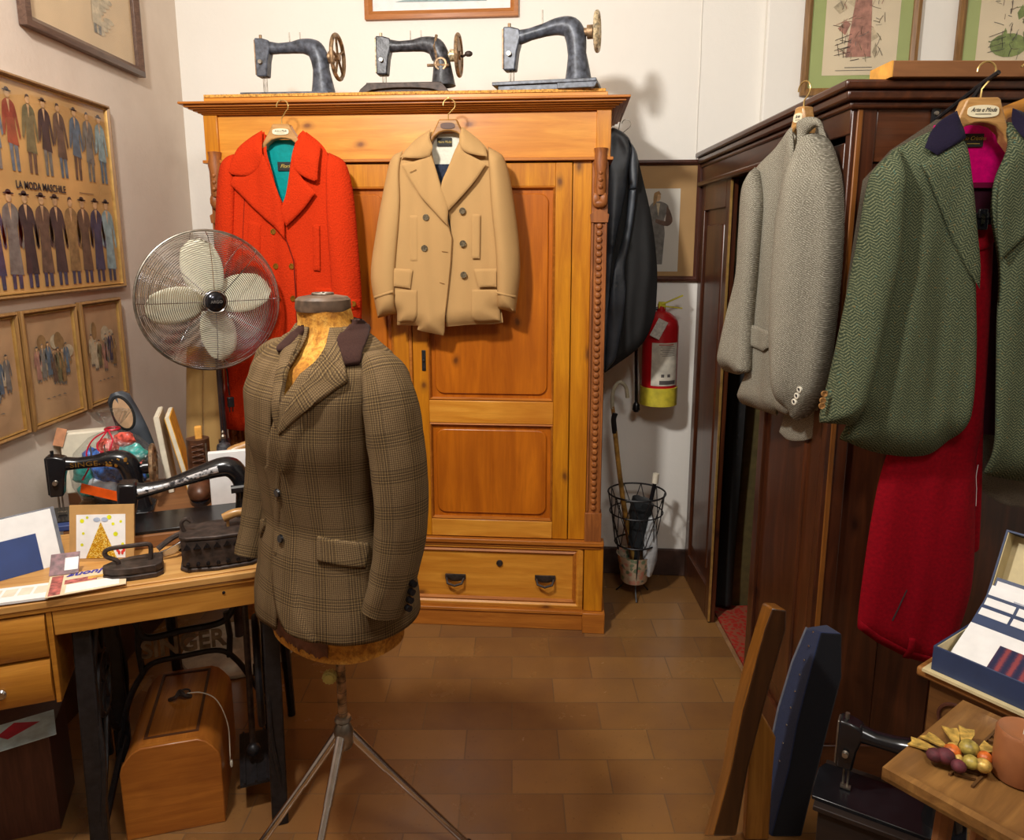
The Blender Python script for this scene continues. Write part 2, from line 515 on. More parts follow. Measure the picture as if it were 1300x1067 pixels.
# wardrobe woods
M['pine_v'] = wood('honey_pine_upright', (174, 100, 12), (228, 152, 28), 'z', 1.0, .34, (86, 46, 24), dark=(172, 94, 14), coat=.25)
M['pine_h'] = wood('honey_pine_level', (204, 126, 34), (240, 170, 66), 'x', 1.0, .34, (104, 54, 24), dark=(176, 98, 24), coat=.25)
M['pine_panel'] = wood('honey_pine_panel', (164, 82, 12), (216, 122, 22), 'z', .8, .32, (80, 40, 18), dark=(150, 74, 12), coat=.3)
M['pine_mould'] = wood('pine_moulding', (158, 88, 26), (208, 130, 48), 'x', 1.4, .38, None)
M['pine_carve'] = wood('carved_pine', (120, 66, 30), (184, 112, 54), 'z', 2, .45, None)
M['cork'] = plain('cork_top', (206, 150, 70), .9, var=.3, scale=160, bump=.4)
# dark armoire
M['dark_v'] = wood('dark_walnut_upright', (50, 24, 14), (96, 50, 26), 'z', 1.0, .32, (30, 14, 10), coat=.35)
M['dark_h'] = wood('dark_walnut_level', (62, 32, 18), (106, 60, 34), 'x', 1.0, .3, None, coat=.35)
M['dark_y'] = wood('dark_walnut_deep', (52, 26, 15), (94, 50, 27), 'y', 1.0, .3, None, coat=.35)
M['strip'] = wood('pale_edge_strip', (110, 64, 24), (150, 92, 36), 'z', 2, .4)
M['plank'] = wood('brown_plank', (120, 76, 42), (150, 100, 58), 'x', 1, .6)
M['rawend'] = plain('raw_wood_end', (226, 162, 70), .7)
M['oak_x'] = wood('golden_oak', (168, 108, 38), (214, 152, 66), 'x', 1.2, .4, None, coat=.2)
M['oak_top'] = wood('worn_oak_top', (186, 130, 66), (226, 176, 106), 'x', 1.4, .45, None)
M['oak_v'] = wood('oak_drawer', (160, 98, 28), (206, 142, 52), 'x', 1.2, .4, None, coat=.2)
M['case'] = wood('bentwood_case', (150, 84, 26), (196, 122, 46), 'x', 1.6, .38, None, coat=.3, dark=(120, 62, 20))
M['case_y'] = wood('bentwood_case_top', (150, 84, 26), (196, 122, 46), 'y', 1.6, .38, None, coat=.3, dark=(120, 62, 20))
M['case_dk'] = plain('case_dark_bead', (82, 46, 22), .5)
M['hanger'] = wood('hanger_wood', (160, 112, 60), (206, 160, 98), 'x', 3, .35, None, coat=.3)
M['hanger_dk'] = wood('old_hanger_wood', (130, 84, 40), (196, 144, 74), 'x', 3, .35, None, coat=.3)
M['frame_g'] = wood('gilt_brown_frame', (120, 84, 46), (168, 126, 74), 'z', 3, .4)
M['gilt'] = plain('gilt_edge', (190, 150, 84), .35, .5)
M['frame_p'] = wood('grey_brown_frame', (82, 60, 50), (120, 92, 76), 'x', 3, .35)
M['frame_dk'] = wood('dark_frame', (66, 36, 28), (92, 54, 40), 'z', 3, .4)
M['frame_or'] = wood('orange_frame', (166, 100, 48), (200, 130, 68), 'x', 3, .4)
M['iron'] = plain('black_cast_iron', (34, 32, 34), .45, .3, var=.3, bump=.3, scale=60)
M['iron_rust'] = plain('brown_cast_iron', (66, 54, 48), .55, .35, var=.35, bump=.5, scale=50)
M['black'] = plain('black_enamel', (24, 24, 27), .22, 0, var=.2)
M['worn'] = plain('worn_grey_enamel', (78, 82, 92), .42, .1, var=.45, scale=45, bump=.3)
M['worn2'] = plain('worn_black_enamel', (62, 62, 66), .42, .1, var=.55, scale=60, bump=.4)
M['chrome'] = plain('chrome', (205, 205, 208), .16, 1, var=.05)
M['steel'] = plain('dull_steel', (150, 142, 130), .38, .9, var=.25)
M['rust'] = plain('rusted_nickel', (150, 122, 92), .5, .6, var=.45, scale=60, bump=.3)
M['brass'] = plain('brass', (196, 150, 70), .3, .85, var=.2)
M['brass_w'] = plain('brass_wire', (206, 176, 110), .3, .8)
M['gold_btn'] = plain('dull_gold_button', (160, 110, 34), .35, .7)
M['white'] = plain('white_card', (240, 238, 236), .6, var=.03)
M['cream'] = plain('cream_card', (228, 218, 196), .7, var=.05)
M['label_c'] = plain('cream_label', (232, 220, 186), .5, var=.04)
M['ink'] = plain('dark_ink', (40, 34, 36), .7, var=.1)
M['ink_l'] = plain('brown_ink', (96, 74, 56), .7, var=.1)
M['navy'] = fabric('navy_cloth', (44, 56, 92), 300, vec='Object')
M['navy_m'] = plain('navy_card', (46, 66, 120), .5, var=.05)
M['kraft'] = plain('kraft_card', (190, 146, 88), .7, var=.06)
# garments
M['red'] = fabric('red_boucle_wool', (200, 50, 12), 420, .22, coarse=.5, sheen=0)
M['red_d'] = fabric('dark_red_piping', (120, 26, 8), 300)
M['teal'] = fabric('teal_satin', (0, 142, 140), 60, .08, .4, .1)
M['camel'] = fabric('camel_wool', (190, 150, 98), 600, .1, sheen=0, bump=.3)
M['camel_d'] = fabric('camel_stitch', (150, 112, 66), 600, .1)
M['tan_trouser'] = fabric('tan_cotton', (188, 150, 92), 400, .1)
M['offwhite'] = fabric('cream_lining', (226, 222, 204), 100, .06, .6)
M['plaidnavy'] = fabric('navy_plaid_lining', (44, 50, 66), 100, .3, .7)
M['black_lbl'] = plain('black_woven_label', (30, 28, 24), .7, var=.1)
M['gold_thread'] = plain('gold_thread', (196, 168, 70), .5)
M['grey_h'] = herringbone('grey_herringbone_tweed', (98, 92, 80), (200, 194, 176), (160, 153, 136), .0026, .0085, None, amt=.5)
M['green_h'] = herringbone('green_herringbone_tweed', (42, 52, 40), (128, 130, 98), (84, 92, 70), .0036, .0098, [(150, 110, 50), (40, 120, 120)], amt=.6)
M['green_lin'] = fabric('grey_brown_tweed', (98, 88, 74), 300, .25)
M['magenta'] = fabric('magenta_satin', (226, 0, 118), 60, .1, .35, .1)
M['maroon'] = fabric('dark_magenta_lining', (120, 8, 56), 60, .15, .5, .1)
M['velvet'] = fabric('midnight_velvet', (26, 20, 40), 300, .2, .9, .2, sheen=.03)
M['velvet_b'] = fabric('brown_velvet', (58, 36, 30), 300, .2, .9, .2, sheen=.03)
M['cord_red'] = fabric('crimson_velvet', (134, 0, 18), 120, .15, .85, .2, sheen=0)
M['leather'] = plain('black_leather', (56, 62, 70), .5, 0, var=.3, scale=14, bump=.25, spec=.7)
M['leather_m'] = plain('matt_black_cloth', (16, 15, 15), .8, var=.2)
M['plaid'] = glen_plaid('brown_glen_plaid')
def bust_mat():
    t = NT('aged_ochre_canvas'); co = t.coord()
    n = t.noise(co, 11, 8, .7, 1.2); f = t.noise(co, 90, 6, .75)
    c = t.ramp(n, [(.3, (120, 70, 28)), (.5, (196, 134, 50)), (.72, (222, 176, 88))])
    c = t.mix(t.ramp(f, [(.46, (0, 0, 0)), (.6, (190, 190, 190))]), c, (110, 58, 24))
    big = t.sep(co)[2]
    t.bump(f, .6, .003)
    return t.out(c, .8, 0, .2)
M['bust'] = bust_mat()
M['bust_dk'] = plain('brown_paper_patch', (106, 66, 44), .85, var=.25, scale=20, bump=.5)
M['cap'] = plain('worn_black_cap', (104, 84, 68), .5, .2, var=.5, scale=22, bump=.4)
M['glass'] = None
def glass_mat():
    t = NT('picture_glass'); f = t.new('ShaderNodeFresnel'); f.inputs[0].default_value = 1.45
    tr = t.new('ShaderNodeBsdfTransparent'); gl = t.new('ShaderNodeBsdfGlossy'); gl.inputs['Roughness'].default_value = .04
    g = t.new('ShaderNodeNewGeometry'); fr = t.math('MULTIPLY', f.outputs[0], t.math('SUBTRACT', 1.0, g.outputs['Backfacing']))
    mx = t.new('ShaderNodeMixShader'); t.l.new(fr, mx.inputs[0]); t.l.new(tr.outputs[0], mx.inputs[1]); t.l.new(gl.outputs[0], mx.inputs[2])
    o = t.n['Material Output']; t.l.new(mx.outputs[0], o.inputs[0])
    return t.m
M['glass'] = glass_mat()
def cello_mat():
    t = NT('cellophane'); f = t.new('ShaderNodeFresnel'); f.inputs[0].default_value = 1.7
    tr = t.new('ShaderNodeBsdfTransparent'); gl = t.new('ShaderNodeBsdfGlossy'); gl.inputs['Roughness'].default_value = .12
    n = t.noise(t.coord(), 40, 4); bp = t.new('ShaderNodeBump'); bp.inputs['Strength'].default_value = 1; bp.inputs['Distance'].default_value = .02
    t.l.new(n, bp.inputs['Height']); t.l.new(bp.outputs[0], gl.inputs['Normal'])
    tr.inputs[0].default_value = (.93, .95, .96, 1)
    mx = t.new('ShaderNodeMixShader'); t.l.new(t.math('MULTIPLY', t.math('ADD', f.outputs[0], .06), t.math('SUBTRACT', 1.0, t.new('ShaderNodeNewGeometry').outputs['Backfacing'])), mx.inputs[0]); t.l.new(tr.outputs[0], mx.inputs[1]); t.l.new(gl.outputs[0], mx.inputs[2])
    t.l.new(mx.outputs[0], t.n['Material Output'].inputs[0])
    return t.m
M['cello'] = cello_mat()
def sheer_mat():
    t = NT('ivory_fan_plastic'); t.out((226, 222, 196), .4); return t.m
M['blade'] = sheer_mat()
# ================================================================ the room
BW = Fr((.84, 3.40, 0), radians(-4.87))
LW = Fr((-1.52, 0, 0), radians(90))
def struct(name, mb, m, fr=None, **k):
    o = mb.build(name, m, loc=(fr.o if fr else None), yaw=(fr.yaw if fr else None), **k); o['kind'] = 'structure'; return o
H = 3.15
struct('floor', MB().box(-1.66, 2.5, -1.7, 3.8, -.1, 0), M['floor'])
struct('ceiling', MB().box(-1.66, 2.5, -1.7, 3.8, H, H + .1), M['ceiling'])
struct('wall_back', MB().box(-2.42, 1.7, 0, .12, 0, H), M['wall'], BW)
struct('wall_left', MB().box(-1.64, -1.52, -1.7, 3.75, 0, H), M['wall_l'])
struct('wall_right', MB().box(2.3, 2.42, -1.7, 3.4, 0, H), M['wall'])
struct('wall_front', MB().box(-1.66, 2.5, -1.75, -1.63, 0, H), M['wall'])
xs = BW.px(972, 60, -.04)[0]
struct('trim_1', MB().box(xs, 1.6, -.045, .0, 0, H), M['wall'], BW, bevel=.008)
xk = BW.px(888, 100, 0)[0]
mb = MB(); mb.tube([(xk + .012 * noise.noise(Vector((0, 0, z * 3))) , -.002, z) for z in [1.9 + .05 * i for i in range(25)]], .003, 5)
struct('trim_2', mb, M['wall'], BW)
struct('baseboard_back', MB().box(-2.36, 1.6, -.018, 0, 0, .135), M['base'], BW, bevel=.004)
struct('baseboard_left', MB().box(-1.52, -1.502, -1.6, 3.55, 0, .19), M['base'], bevel=.004)

# ================================================================ pictures
def bars(mb, x0, z0, x1, z1, w, y0, y1, mat=0):
    """mitred frame of four bars"""
    o = [(x0, z0), (x1, z0), (x1, z1), (x0, z1)]; i = [(x0 + w, z0 + w), (x1 - w, z0 + w), (x1 - w, z1 - w), (x0 + w, z1 - w)]
    ym = y0 - (y0 - y1) * -.0
    vs = [(a, y1, b) for a, b in o] + [(a, y0, b) for a, b in o] + [(a, y0 + (y1 - y0) * .35, b) for a, b in i] + [(a, y1, b) for a, b in i]
    # slightly raised middle of each bar
    m = [((a[0] + b[0]) / 2, (a[1] + b[1]) / 2) for a, b in zip(o, i)]
    vs += [(a, y0 - (y1 - y0) * .25, b) for a, b in m]
    fs = []
    for k in range(4):
        j = (k + 1) % 4
        fs += [(k, j, 4 + j, 4 + k), (4 + k, 4 + j, 16 + j, 16 + k), (16 + k, 16 + j, 8 + j, 8 + k), (8 + k, 8 + j, 12 + j, 12 + k), (12 + k, 12 + j, j, k)]
    mb.add(vs, fs, mat=mat)

def poly(mb, pts, y, mat):
    if len(pts) > 4 and len(pts) < 12: pts = spline(pts, 75, 3)
    mb.add([(a, y, b) for a, b in pts], [tuple(range(len(pts)))], mat=mat)
def ell(mb, cx, cz, rx, rz, y, mat, n=12):
    poly(mb, [(cx + rx * cos(2 * pi * k / n), cz + rz * sin(2 * pi * k / n)) for k in range(n)], y, mat)

def figure(mb, x, z, h, coat, skin, dark, long=.45, lean=0, hat=True, y=0, trouser=None):
    """a printed standing figure of height h with its feet at x,z"""
    w = h * .105; L = lambda a, b: (x + a * w + lean * b * h * .1, z + b * h)
    leg = dark if trouser is None else trouser
    poly(mb, [L(-.75, 0), L(-.25, 0), L(-.05, .5), L(-.8, .5)], y - .0002, leg)
    poly(mb, [L(.2, 0), L(.75, 0), L(.85, .5), L(.02, .5)], y - .0002, leg)
    poly(mb, [L(-1.0, long * .55), L(1.05, long * .5), L(.8, .62), L(1.15, .80), L(.4, .87), L(-.4, .87), L(-1.15, .80), L(-.75, .62)], y - .0004, coat)
    poly(mb, [L(-1.15, .80), L(-.85, .82), L(-.9, .55), L(-1.35, .42), L(-1.6, .46)], y - .0005, coat)
    poly(mb, [L(1.15, .80), L(.85, .82), L(1.0, .58), L(1.3, .40), L(1.6, .44)], y - .0005, coat)
    poly(mb, [L(-.25, .87), L(.25, .87), L(0, .70)], y - .0006, skin)
    ell(mb, *L(0, .93), w * .42, h * .05, y - .0006, skin)
    if hat:
        ell(mb, *L(0, .972), w * .85, h * .012, y - .0008, dark); ell(mb, *L(0, .985), w * .42, h * .028, y - .0008, dark)
    else:
        poly(mb, [L(-.45, .93), L(-.3, .985), L(.2, .995), L(.5, .95), L(.35, .965), L(-.2, .96)], y - .0008, dark)

def picture(name, label, fr, x0, z0, x1, z1, fw, fd, fmat, paper, group=None, mat=None, mw=0, art=None, artmats=(), gilt=False, glass=True, cat='picture'):
    cx, cz = (x0 + x1) / 2, (z0 + z1) / 2; w, h = x1 - x0, z1 - z0
    t = thing(name, label, cat, fr.w(cx, 0, cz), fr.yaw, group)
    b = MB(); bars(b, -w / 2, -h / 2, w / 2, h / 2, fw, -fd, -.003); fo = b.build('frame', fmat, t, bevel=.001)
    if gilt:
        b = MB(); bars(b, -w / 2 + fw, -h / 2 + fw, w / 2 - fw, h / 2 - fw, .005, -fd * .75, -.004); b.build('gilt_slip', M['gilt'], t)
    iw, ih = w / 2 - fw, h / 2 - fw
    MB().box(-iw - .004, iw + .004, -.008, -.003, -ih - .004, ih + .004).build('mount' if mat else 'print', mat or paper, t)
    if mat:
        MB().box(-iw + mw[0], iw - mw[1], -.0095, -.008, -ih + mw[2], ih - mw[3]).build('print', paper, t)
    if art:
        b = MB(); art(b, w, h, -.0105); b.build('drawing', list(artmats), t, smooth=0)
    if glass: MB().box(-iw, iw, -.0145, -.0130, -ih, ih).build('glass_pane', M['glass'], t)
    return t

P_old = plain('aged_yellow_print', (204, 160, 100), .75, var=.12, scale=5)
P_old2 = plain('aged_tan_print', (186, 150, 112), .75, var=.14, scale=6)
P_pale = plain('pale_tan_print', (214, 186, 146), .75, var=.06, scale=4)
P_grey = plain('grey_paper', (206, 200, 188), .75, var=.05, scale=4)
P_cream = plain('cream_print', (224, 208, 178), .75, var=.05, scale=4)
A = {k: plain('print_' + k, c, .8, var=.18, scale=40) for k, c in dict(brown=(104, 80, 66), darkbrown=(72, 54, 54), blue=(96, 112, 128), navy=(70, 66, 92), rust=(150, 66, 48), olive=(112, 106, 76), tan=(150, 118, 76), skin=(206, 166, 122), ltblue=(146, 168, 172), grey=(120, 116, 110), pink=(176, 128, 112), green=(128, 144, 84), pale=(196, 180, 150), black=(50, 46, 50), orange=(210, 140, 70)).items()}
am = list(A.values()); ai = {k: i for i, k in enumerate(A)}

# the big poster on the left wall
xr = LW.px(149, 250, -.02)[0]; zt = LW.px(70, 112, -.02)[1]; zb = LW.px(78, 374, -.02)[1]
def art_moda(b, w, h, y):
    cxl = (xr - 1.15 + xr) / 2; tx, tz = LW.px(57, 238, -.02); tx -= cxl; tz -= (zb + zt) / 2
    cols = ['navy', 'blue', 'rust', 'olive', 'darkbrown', 'brown', 'blue', 'grey', 'ltblue']
    for i in range(9):
        x = w / 2 - .06 - i * .083
        figure(b, x, .05, h * .36, ai[cols[(8 - i) % 9]], ai['skin'], ai['darkbrown'], .5 if i % 2 else .62, lean=(i % 3 - 1) * .25, hat=i % 2 == 0, y=y, trouser=ai[['blue', 'grey', 'brown'][i % 3]])
    cols = ['ltblue', 'navy', 'brown', 'tan', 'darkbrown', 'brown', 'darkbrown', 'grey', 'navy']
    for i in range(9):
        x = w / 2 - .07 - i * .078
        figure(b, x, -h / 2 + .03, h * .44, ai[cols[i]], ai['skin'], ai['darkbrown'], .28, lean=(i % 2 - .5) * .2, hat=i != 3, y=y, trouser=ai['navy'])
    text_into(b, 'LA MODA MASCHILE', .030, (tx, y - .0006, tz), ai['black'], font_scale=(.92, 1.05), bold=.0006)
    b.box(tx + .21, tx + .30, y - .0005, y, tz - .004, tz - .002, mat=ai['brown']); b.box(tx - .38, tx - .24, y - .0005, y, tz - .004, tz - .002, mat=ai['brown'])
picture('fashion_poster', 'large framed yellowed fashion print titled LA MODA MASCHILE with two rows of figures', LW, xr - 1.15, zb, xr, zt, .014, .022, M['frame_g'], P_old, art=art_moda, artmats=am, gilt=True)

# three narrow prints below it
def art_scene(seed):
    def f(b, w, h, y):
        r = random.Random(seed); cs = ['grey', 'brown', 'blue', 'navy', 'olive', 'pale', 'pink', 'tan']
        for k in range(9): ell(b, r.uniform(-.3, .3) * w, r.uniform(-.02, .22) * h, w * r.uniform(.05, .12), h * r.uniform(.03, .09), y - .0001 * k / 9, ai[r.choice(['pale', 'tan'])], 9)
        for k in range(7):
            figure(b, (-.27 + .09 * k + r.uniform(-.02, .02)) * w, r.uniform(-.20, -.10) * h, h * r.uniform(.26, .34), ai[r.choice(cs)], ai['skin'], ai['grey'], .15, hat=k % 2 == 0, y=y - .0003)
        for k in range(4): poly(b, [(-.2 * w + .1 * k * w, -.27 * h), (-.12 * w + .1 * k * w, -.28 * h), (-.15 * w + .1 * k * w, -.265 * h)], y - .0003, ai['grey'])
    return f
xl, xr = LW.px(36, 475, -.02)[0], LW.px(104, 455, -.02)[0]; zt, zb = LW.px(60, 391, -.02)[1], LW.px(80, 535, -.02)[1]; wB = xr - xl
picture('engraving', 'middle of three narrow framed street scene engravings under the big poster', LW, xl, zb, xr, zt, .014, .02, M['frame_g'], P_old2, 'narrow engravings on the left wall', art=art_scene(3), artmats=am, gilt=True)
xl2, xr2 = LW.px(108, 455, -.02)[0], LW.px(159, 440, -.02)[0]; zt2, zb2 = LW.px(126, 381, -.02)[1], LW.px(139, 511, -.02)[1]
picture('engraving', 'narrow framed crowd engraving nearest the room corner, beside the fan', LW, xl2 + .004, zb2, xr2, zt2, .014, .02, M['frame_g'], P_old2, 'narrow engravings on the left wall', art=art_scene(5), artmats=am, gilt=True)
xr3 = LW.px(31, 470, -.02)[0]
picture('engraving', 'narrow framed engraving cut by the left edge, nearest the camera', LW, xr3 - wB, zb, xr3, zt, .014, .02, M['frame_g'], P_old2, 'narrow engravings on the left wall', art=art_scene(9), artmats=am, gilt=True)
# top left
xr4 = LW.px(182, 60, -.03)[0]; xl4 = LW.px(33, 14, -.03)[0]; zb4 = LW.px(108, 64, -.03)[1]
def art_top(b, w, h, y):
    for k in range(10): ell(b, (.12 + .03 * (k % 4)) * w, (-.30 + .035 * k) * h, w * .05, h * .02, y, ai['pale'], 7)
    figure(b, .1 * w, -.32 * h, h * .6, ai['pale'], ai['pale'], ai['grey'], .2, y=y)
picture('framed_print', 'large framed faded print with a broad grey brown frame, high on the left wall', LW, xl4, zb4, xr4, zb4 + .5, .035, .03, M['frame_p'], P_pale, art=art_top, artmats=am)
# over the wardrobe
x0, zb5 = BW.px(463, 25, -.02); x1 = BW.px(658, 21, -.02)[0]
def art_blue(b, w, h, y):
    poly(b, [(-.3 * w, -.33 * h), (.3 * w, -.34 * h), (.2 * w, -.28 * h), (-.1 * w, -.27 * h)], y, ai['ltblue'])
picture('framed_print', 'orange wood framed print with white mount above the wardrobe sewing machines', BW, x0, zb5, x1, zb5 + .42, .035, .022, M['frame_or'], M['white'], art=art_blue, artmats=am)
# woman in a suit
x0, _ = BW.px(778, 280, -.02); x1, zb6 = BW.px(886, 357, -.02); zt6 = BW.px(850, 203, -.02)[1]
def art_suit(b, w, h, y):
    cx = .02 * w; u = h
    L = lambda a, c: (cx + a * u, c * u)
    poly(b, [L(-.075, -.36), L(.045, -.36), L(.06, -.10), L(-.06, -.10)], y, ai['grey'])
    poly(b, [L(-.06, -.10), L(.06, -.10), L(.05, .02), L(.085, .12), L(.03, .16), L(-.04, .16), L(-.085, .10), L(-.055, .0)], y - .0002, ai['grey'])
    poly(b, [L(.07, .13), L(.10, .08), L(.12, .0), L(.08, -.04), L(-.02, -.01), L(-.02, .02), L(.06, .0)], y - .0004, ai['brown'])
    poly(b, [L(-.02, .15), L(.012, .15), L(-.0, .04)], y - .0005, ai['pale'])
    ell(b, *L(-.01, .20), .026 * u, .036 * u, y - .0005, ai['skin'])
    poly(b, [L(-.045, .12), L(-.04, .23), L(.0, .25), L(.02, .22), L(-.01, .22), L(-.02, .16)], y - .0006, ai['tan'])
picture('framed_print', 'dark framed drawing of a person in a fitted suit, between wardrobe and armoire', BW, x0, zb6, x1, zt6, .022, .022, M['frame_dk'], P_grey, mat=plain('ochre_mount', (176, 138, 88), .7, var=.06, scale=3), mw=(.05, .07, .02, .10), art=art_suit, artmats=am)
# green mounted plates
GM = plain('sage_mount', (166, 178, 116), .8, var=.05, scale=4)
x0, _ = BW.px(1020, 60, -.065); x1 = BW.px(1166, 60, -.065)[0]; zp = BW.px(1095, 93, -.065)[1]; wG = x1 - x0
def art_strokes(b, w, h, y, seed):
    r = random.Random(seed + 20)
    for k in range(95):
        x = r.uniform(-.20, .21) * w; z = r.uniform(-.29, .38) * h; a = r.uniform(-.5, .5) + pi / 2 * (k % 3 > 0); L_ = r.uniform(.03, .11) * w; c = r.uniform(-.3, .3)
        P = [(x + L_ * (t - .5) * cos(a + c * t), y - .0013, z + L_ * (t - .5) * sin(a + c * t)) for t in (0, .25, .5, .75, 1)]
        b.tube(P, r.uniform(.0006, .0014), 4, mat=ai[['brown', 'grey', 'darkbrown', 'pink', 'olive'][k % 5]] if seed == 1 else ai[['grey', 'green', 'brown', 'black'][k % 4]])
def art_plate(seed):
    def f(b, w, h, y):
        r = random.Random(seed)
        for k in range(8):
            x = r.uniform(-.2, .22) * w; z = r.uniform(-.30, .3) * h; a = r.uniform(.02, .07) * w
            poly(b, [(x - a, z), (x + a * r.uniform(-.5, .5), z - h * .04), (x + a, z + h * r.uniform(-.02, .03)), (x + a * .2, z + h * r.uniform(.03, .07))], y - .00004 * k, ai[r.choice(['pale', 'pink', 'grey', 'tan', 'pale'] if seed == 1 else ['grey', 'pale', 'green', 'grey'])])
        if seed == 1: poly(b, [(-.12 * w, -.27 * h), (.10 * w, -.27 * h), (.07 * w, .1 * h), (-.06 * w, .12 * h)], y - .0012, ai['pink'])
        else:
            ell(b, -.05 * w, -.22 * h, .16 * w, .07 * h, y - .0012, ai['green'], 14)
        art_strokes(b, w, h, y, seed)
        for k in range(4): b.tube([(-.22 * w, y - .0014, (-.26 + .03 * k) * h), (-.08 * w, y - .0014, (-.24 + .035 * k) * h)], .0012, 4, mat=ai['black'])
        b.box(-.12 * w, .12 * w, y - .001, y, -.335 * h, -.331 * h, mat=ai['grey']); b.box(-.2 * w, .2 * w, y - .001, y, -.352 * h, -.349 * h, mat=ai['grey'])
    return f
hG = .66; z0 = zp - .085
picture('fashion_plate', 'framed fashion plate in a sage green mount, hung above the armoire end', Fr(BW.w(0, -.045, 0), BW.yaw), x0, z0, x1, z0 + hG, .03, .022, M['frame_g'], P_cream, 'green mounted plates above the armoire', mat=GM, mw=(.055, .05, .05, .06), art=art_plate(1), artmats=am)
x2 = BW.px(1214, 60, -.065)[0]
picture('fashion_plate', 'framed plate in a green mount with green drawing, cut by the right edge', Fr(BW.w(0, -.045, 0), BW.yaw), x2, z0, x2 + wG, z0 + hG, .03, .022, M['frame_g'], P_cream, 'green mounted plates above the armoire', mat=GM, mw=(.055, .05, .05, .06), art=art_plate(2), artmats=am)

# ================================================================ the honey pine wardrobe
W = Fr(hit(765, 802, z=0), radians(-4.6))
wr = thing('wardrobe', 'tall honey pine wardrobe with two panelled doors and a bottom drawer', 'wardrobe', W.o, W.yaw)
Z = lambda py, px=640, y=.02: W.px(px, py, y)[1]
X = lambda px, py, y=.02: W.px(px, py, y)[0]
xL = X(262, 170); xR = X(775, 170); wL, wR = xL, xR
zc0 = Z(140, 500); zc1 = Z(126, 500, -.04)
zdr = Z(685)            # ledge under the doors
ztop = zc1
MB().box(wL + .015, wR - .015, .045, .50, .05, ztop - .02).build('carcass', M['pine_v'], wr)
b = MB(); zp1 = Z(770)
b.box(wL - .005, 0 - .002, .0, .51, 0, zp1 - .015, mat=0); b.box(wL - .012, .006, -.006, .515, zp1 - .015, zp1, mat=0)
b.build('plinth', M['pine_mould'], wr, bevel=.003)
xb = X(739, 785)
for a0, a1 in ((xb, .006), (wL - .012, wL + .075)): MB().box(a0, a1, -.022, -.002, 0, zp1 + .003).build('plinth_block', M['pine_mould'], wr, bevel=.003)
# drawer
zd0, zd1 = zp1 + .012, Z(704)
b = MB(); bars(b, wL + .09, zp1, xb - .0, zdr - .012, .04, .012, .047); b.build('drawer_surround', M['pine_h'], wr, bevel=.002)
for a0, a1 in ((xb + .004, 0 - .004), (wL, wL + .088)):
    MB().box(a0, a1, .005, .047, zp1, zdr - .012).build('drawer_post', M['pine_v'], wr, bevel=.003)
dr = MB().box(wL + .128, xb - .038, .02, .05, zp1 + .038, zdr - .052).build('drawer', M['pine_h'], wr, bevel=.002)
b = MB(); bars(b, wL + .118, zp1 + .028, xb - .028, zdr - .042, .016, .012, .03); b.build('drawer_bead', M['pine_mould'], dr)
def pull(px, py):
    x, z = W.px(px, py, .01)
    b = MB(); b.box(x - .043, x + .043, .012, .02, z - .004, z + .018)
    b.tube([(x - .036, .008, z + .004), (x - .03, -.010, z - .012), (x, -.016, z - .020), (x + .03, -.010, z - .012), (x + .036, .008, z + .004)], .0055, 8)
    b.add(*half_cup(x, z)); b.build('drawer_pull', M['iron_rust'], dr, bevel=.001)
def half_cup(x, z):
    vs = []; fs = []; n = 10; m = 5
    for i in range(m + 1):
        a = (pi / 2) * i / m
        for k in range(n + 1):
            t = pi * k / n
            vs.append((x + cos(t) * .034, .014 - sin(a) * .018 * sin(t) ** .5, z + .012 - cos(a) * .026 * sin(t) ** .6))
    for i in range(m):
        for k in range(n): q = i * (n + 1) + k; fs.append((q, q + 1, q + n + 2, q + n + 1))
    return vs, fs
for q in ((578, 735), (692, 737)): pull(*q)
for q in ((318, 727), (420, 730)): pull(*q)
x, z = W.px(634, 716, .01)
for xx in (x, wL + (xR - xL) * .25):
    MB().lathe([(.001, -.004), (.012, -.003), (.014, 0), (.013, .008)], (xx, .014, z), 12, 'y').build('keyhole_plate', M['iron_rust'], dr)
# ledges and frieze
MB().box(wL - .008, wR + .012, -.008, .05, zdr - .012, zdr + .008).box(wL, wR, .0, .05, zdr - .026, zdr - .012).build('ledge', M['pine_mould'], wr, bevel=.004)
zf0 = Z(203); zf1 = Z(142)
MB().box(wL + .05, wR - .05, .018, .06, zf0 + .006, zf1).build('frieze_board', M['pine_h'], wr, bevel=.002)
for a0, a1 in ((wL - .002, wL + .052), (wR - .052, wR + .002)): MB().box(a0, a1, .006, .50, zf0 + .004, zf1).build('frieze_post', M['pine_v'], wr, bevel=.002)
MB().box(wL - .012, wR + .012, -.004, .50, zf0 - .006, zf0 + .006).build('frieze_bead', M['pine_mould'], wr, bevel=.002)
b = MB(); hh = (zc1 - zf1)
for k, (o, a, c) in enumerate([(.006, 0, .12), (.016, .12, .26), (.028, .26, .40), (.040, .40, .55), (.052, .55, .78), (.066, .78, 1.0)]):
    b.box(wL - o, wR + o, .006 - o, .50, zf1 + hh * a, zf1 + hh * c + .0005)
b.build('cornice', M['pine_mould'], wr, bevel=.003)
ztp = Z(116, 500, -.02)
x0 = X(258, 122, 0); x1 = X(776, 120, 0)
MB().box(x0, x1 - .012, .0, .50, zc1, ztp - .008).build('top_board', M['pine_h'], wr, bevel=.002)
MB().box(x0 + .003, x1 - .02, -.004, .50, ztp - .008, ztp + .002).build('cork_sheet', M['cork'], wr)
WTOP = ztp + .002
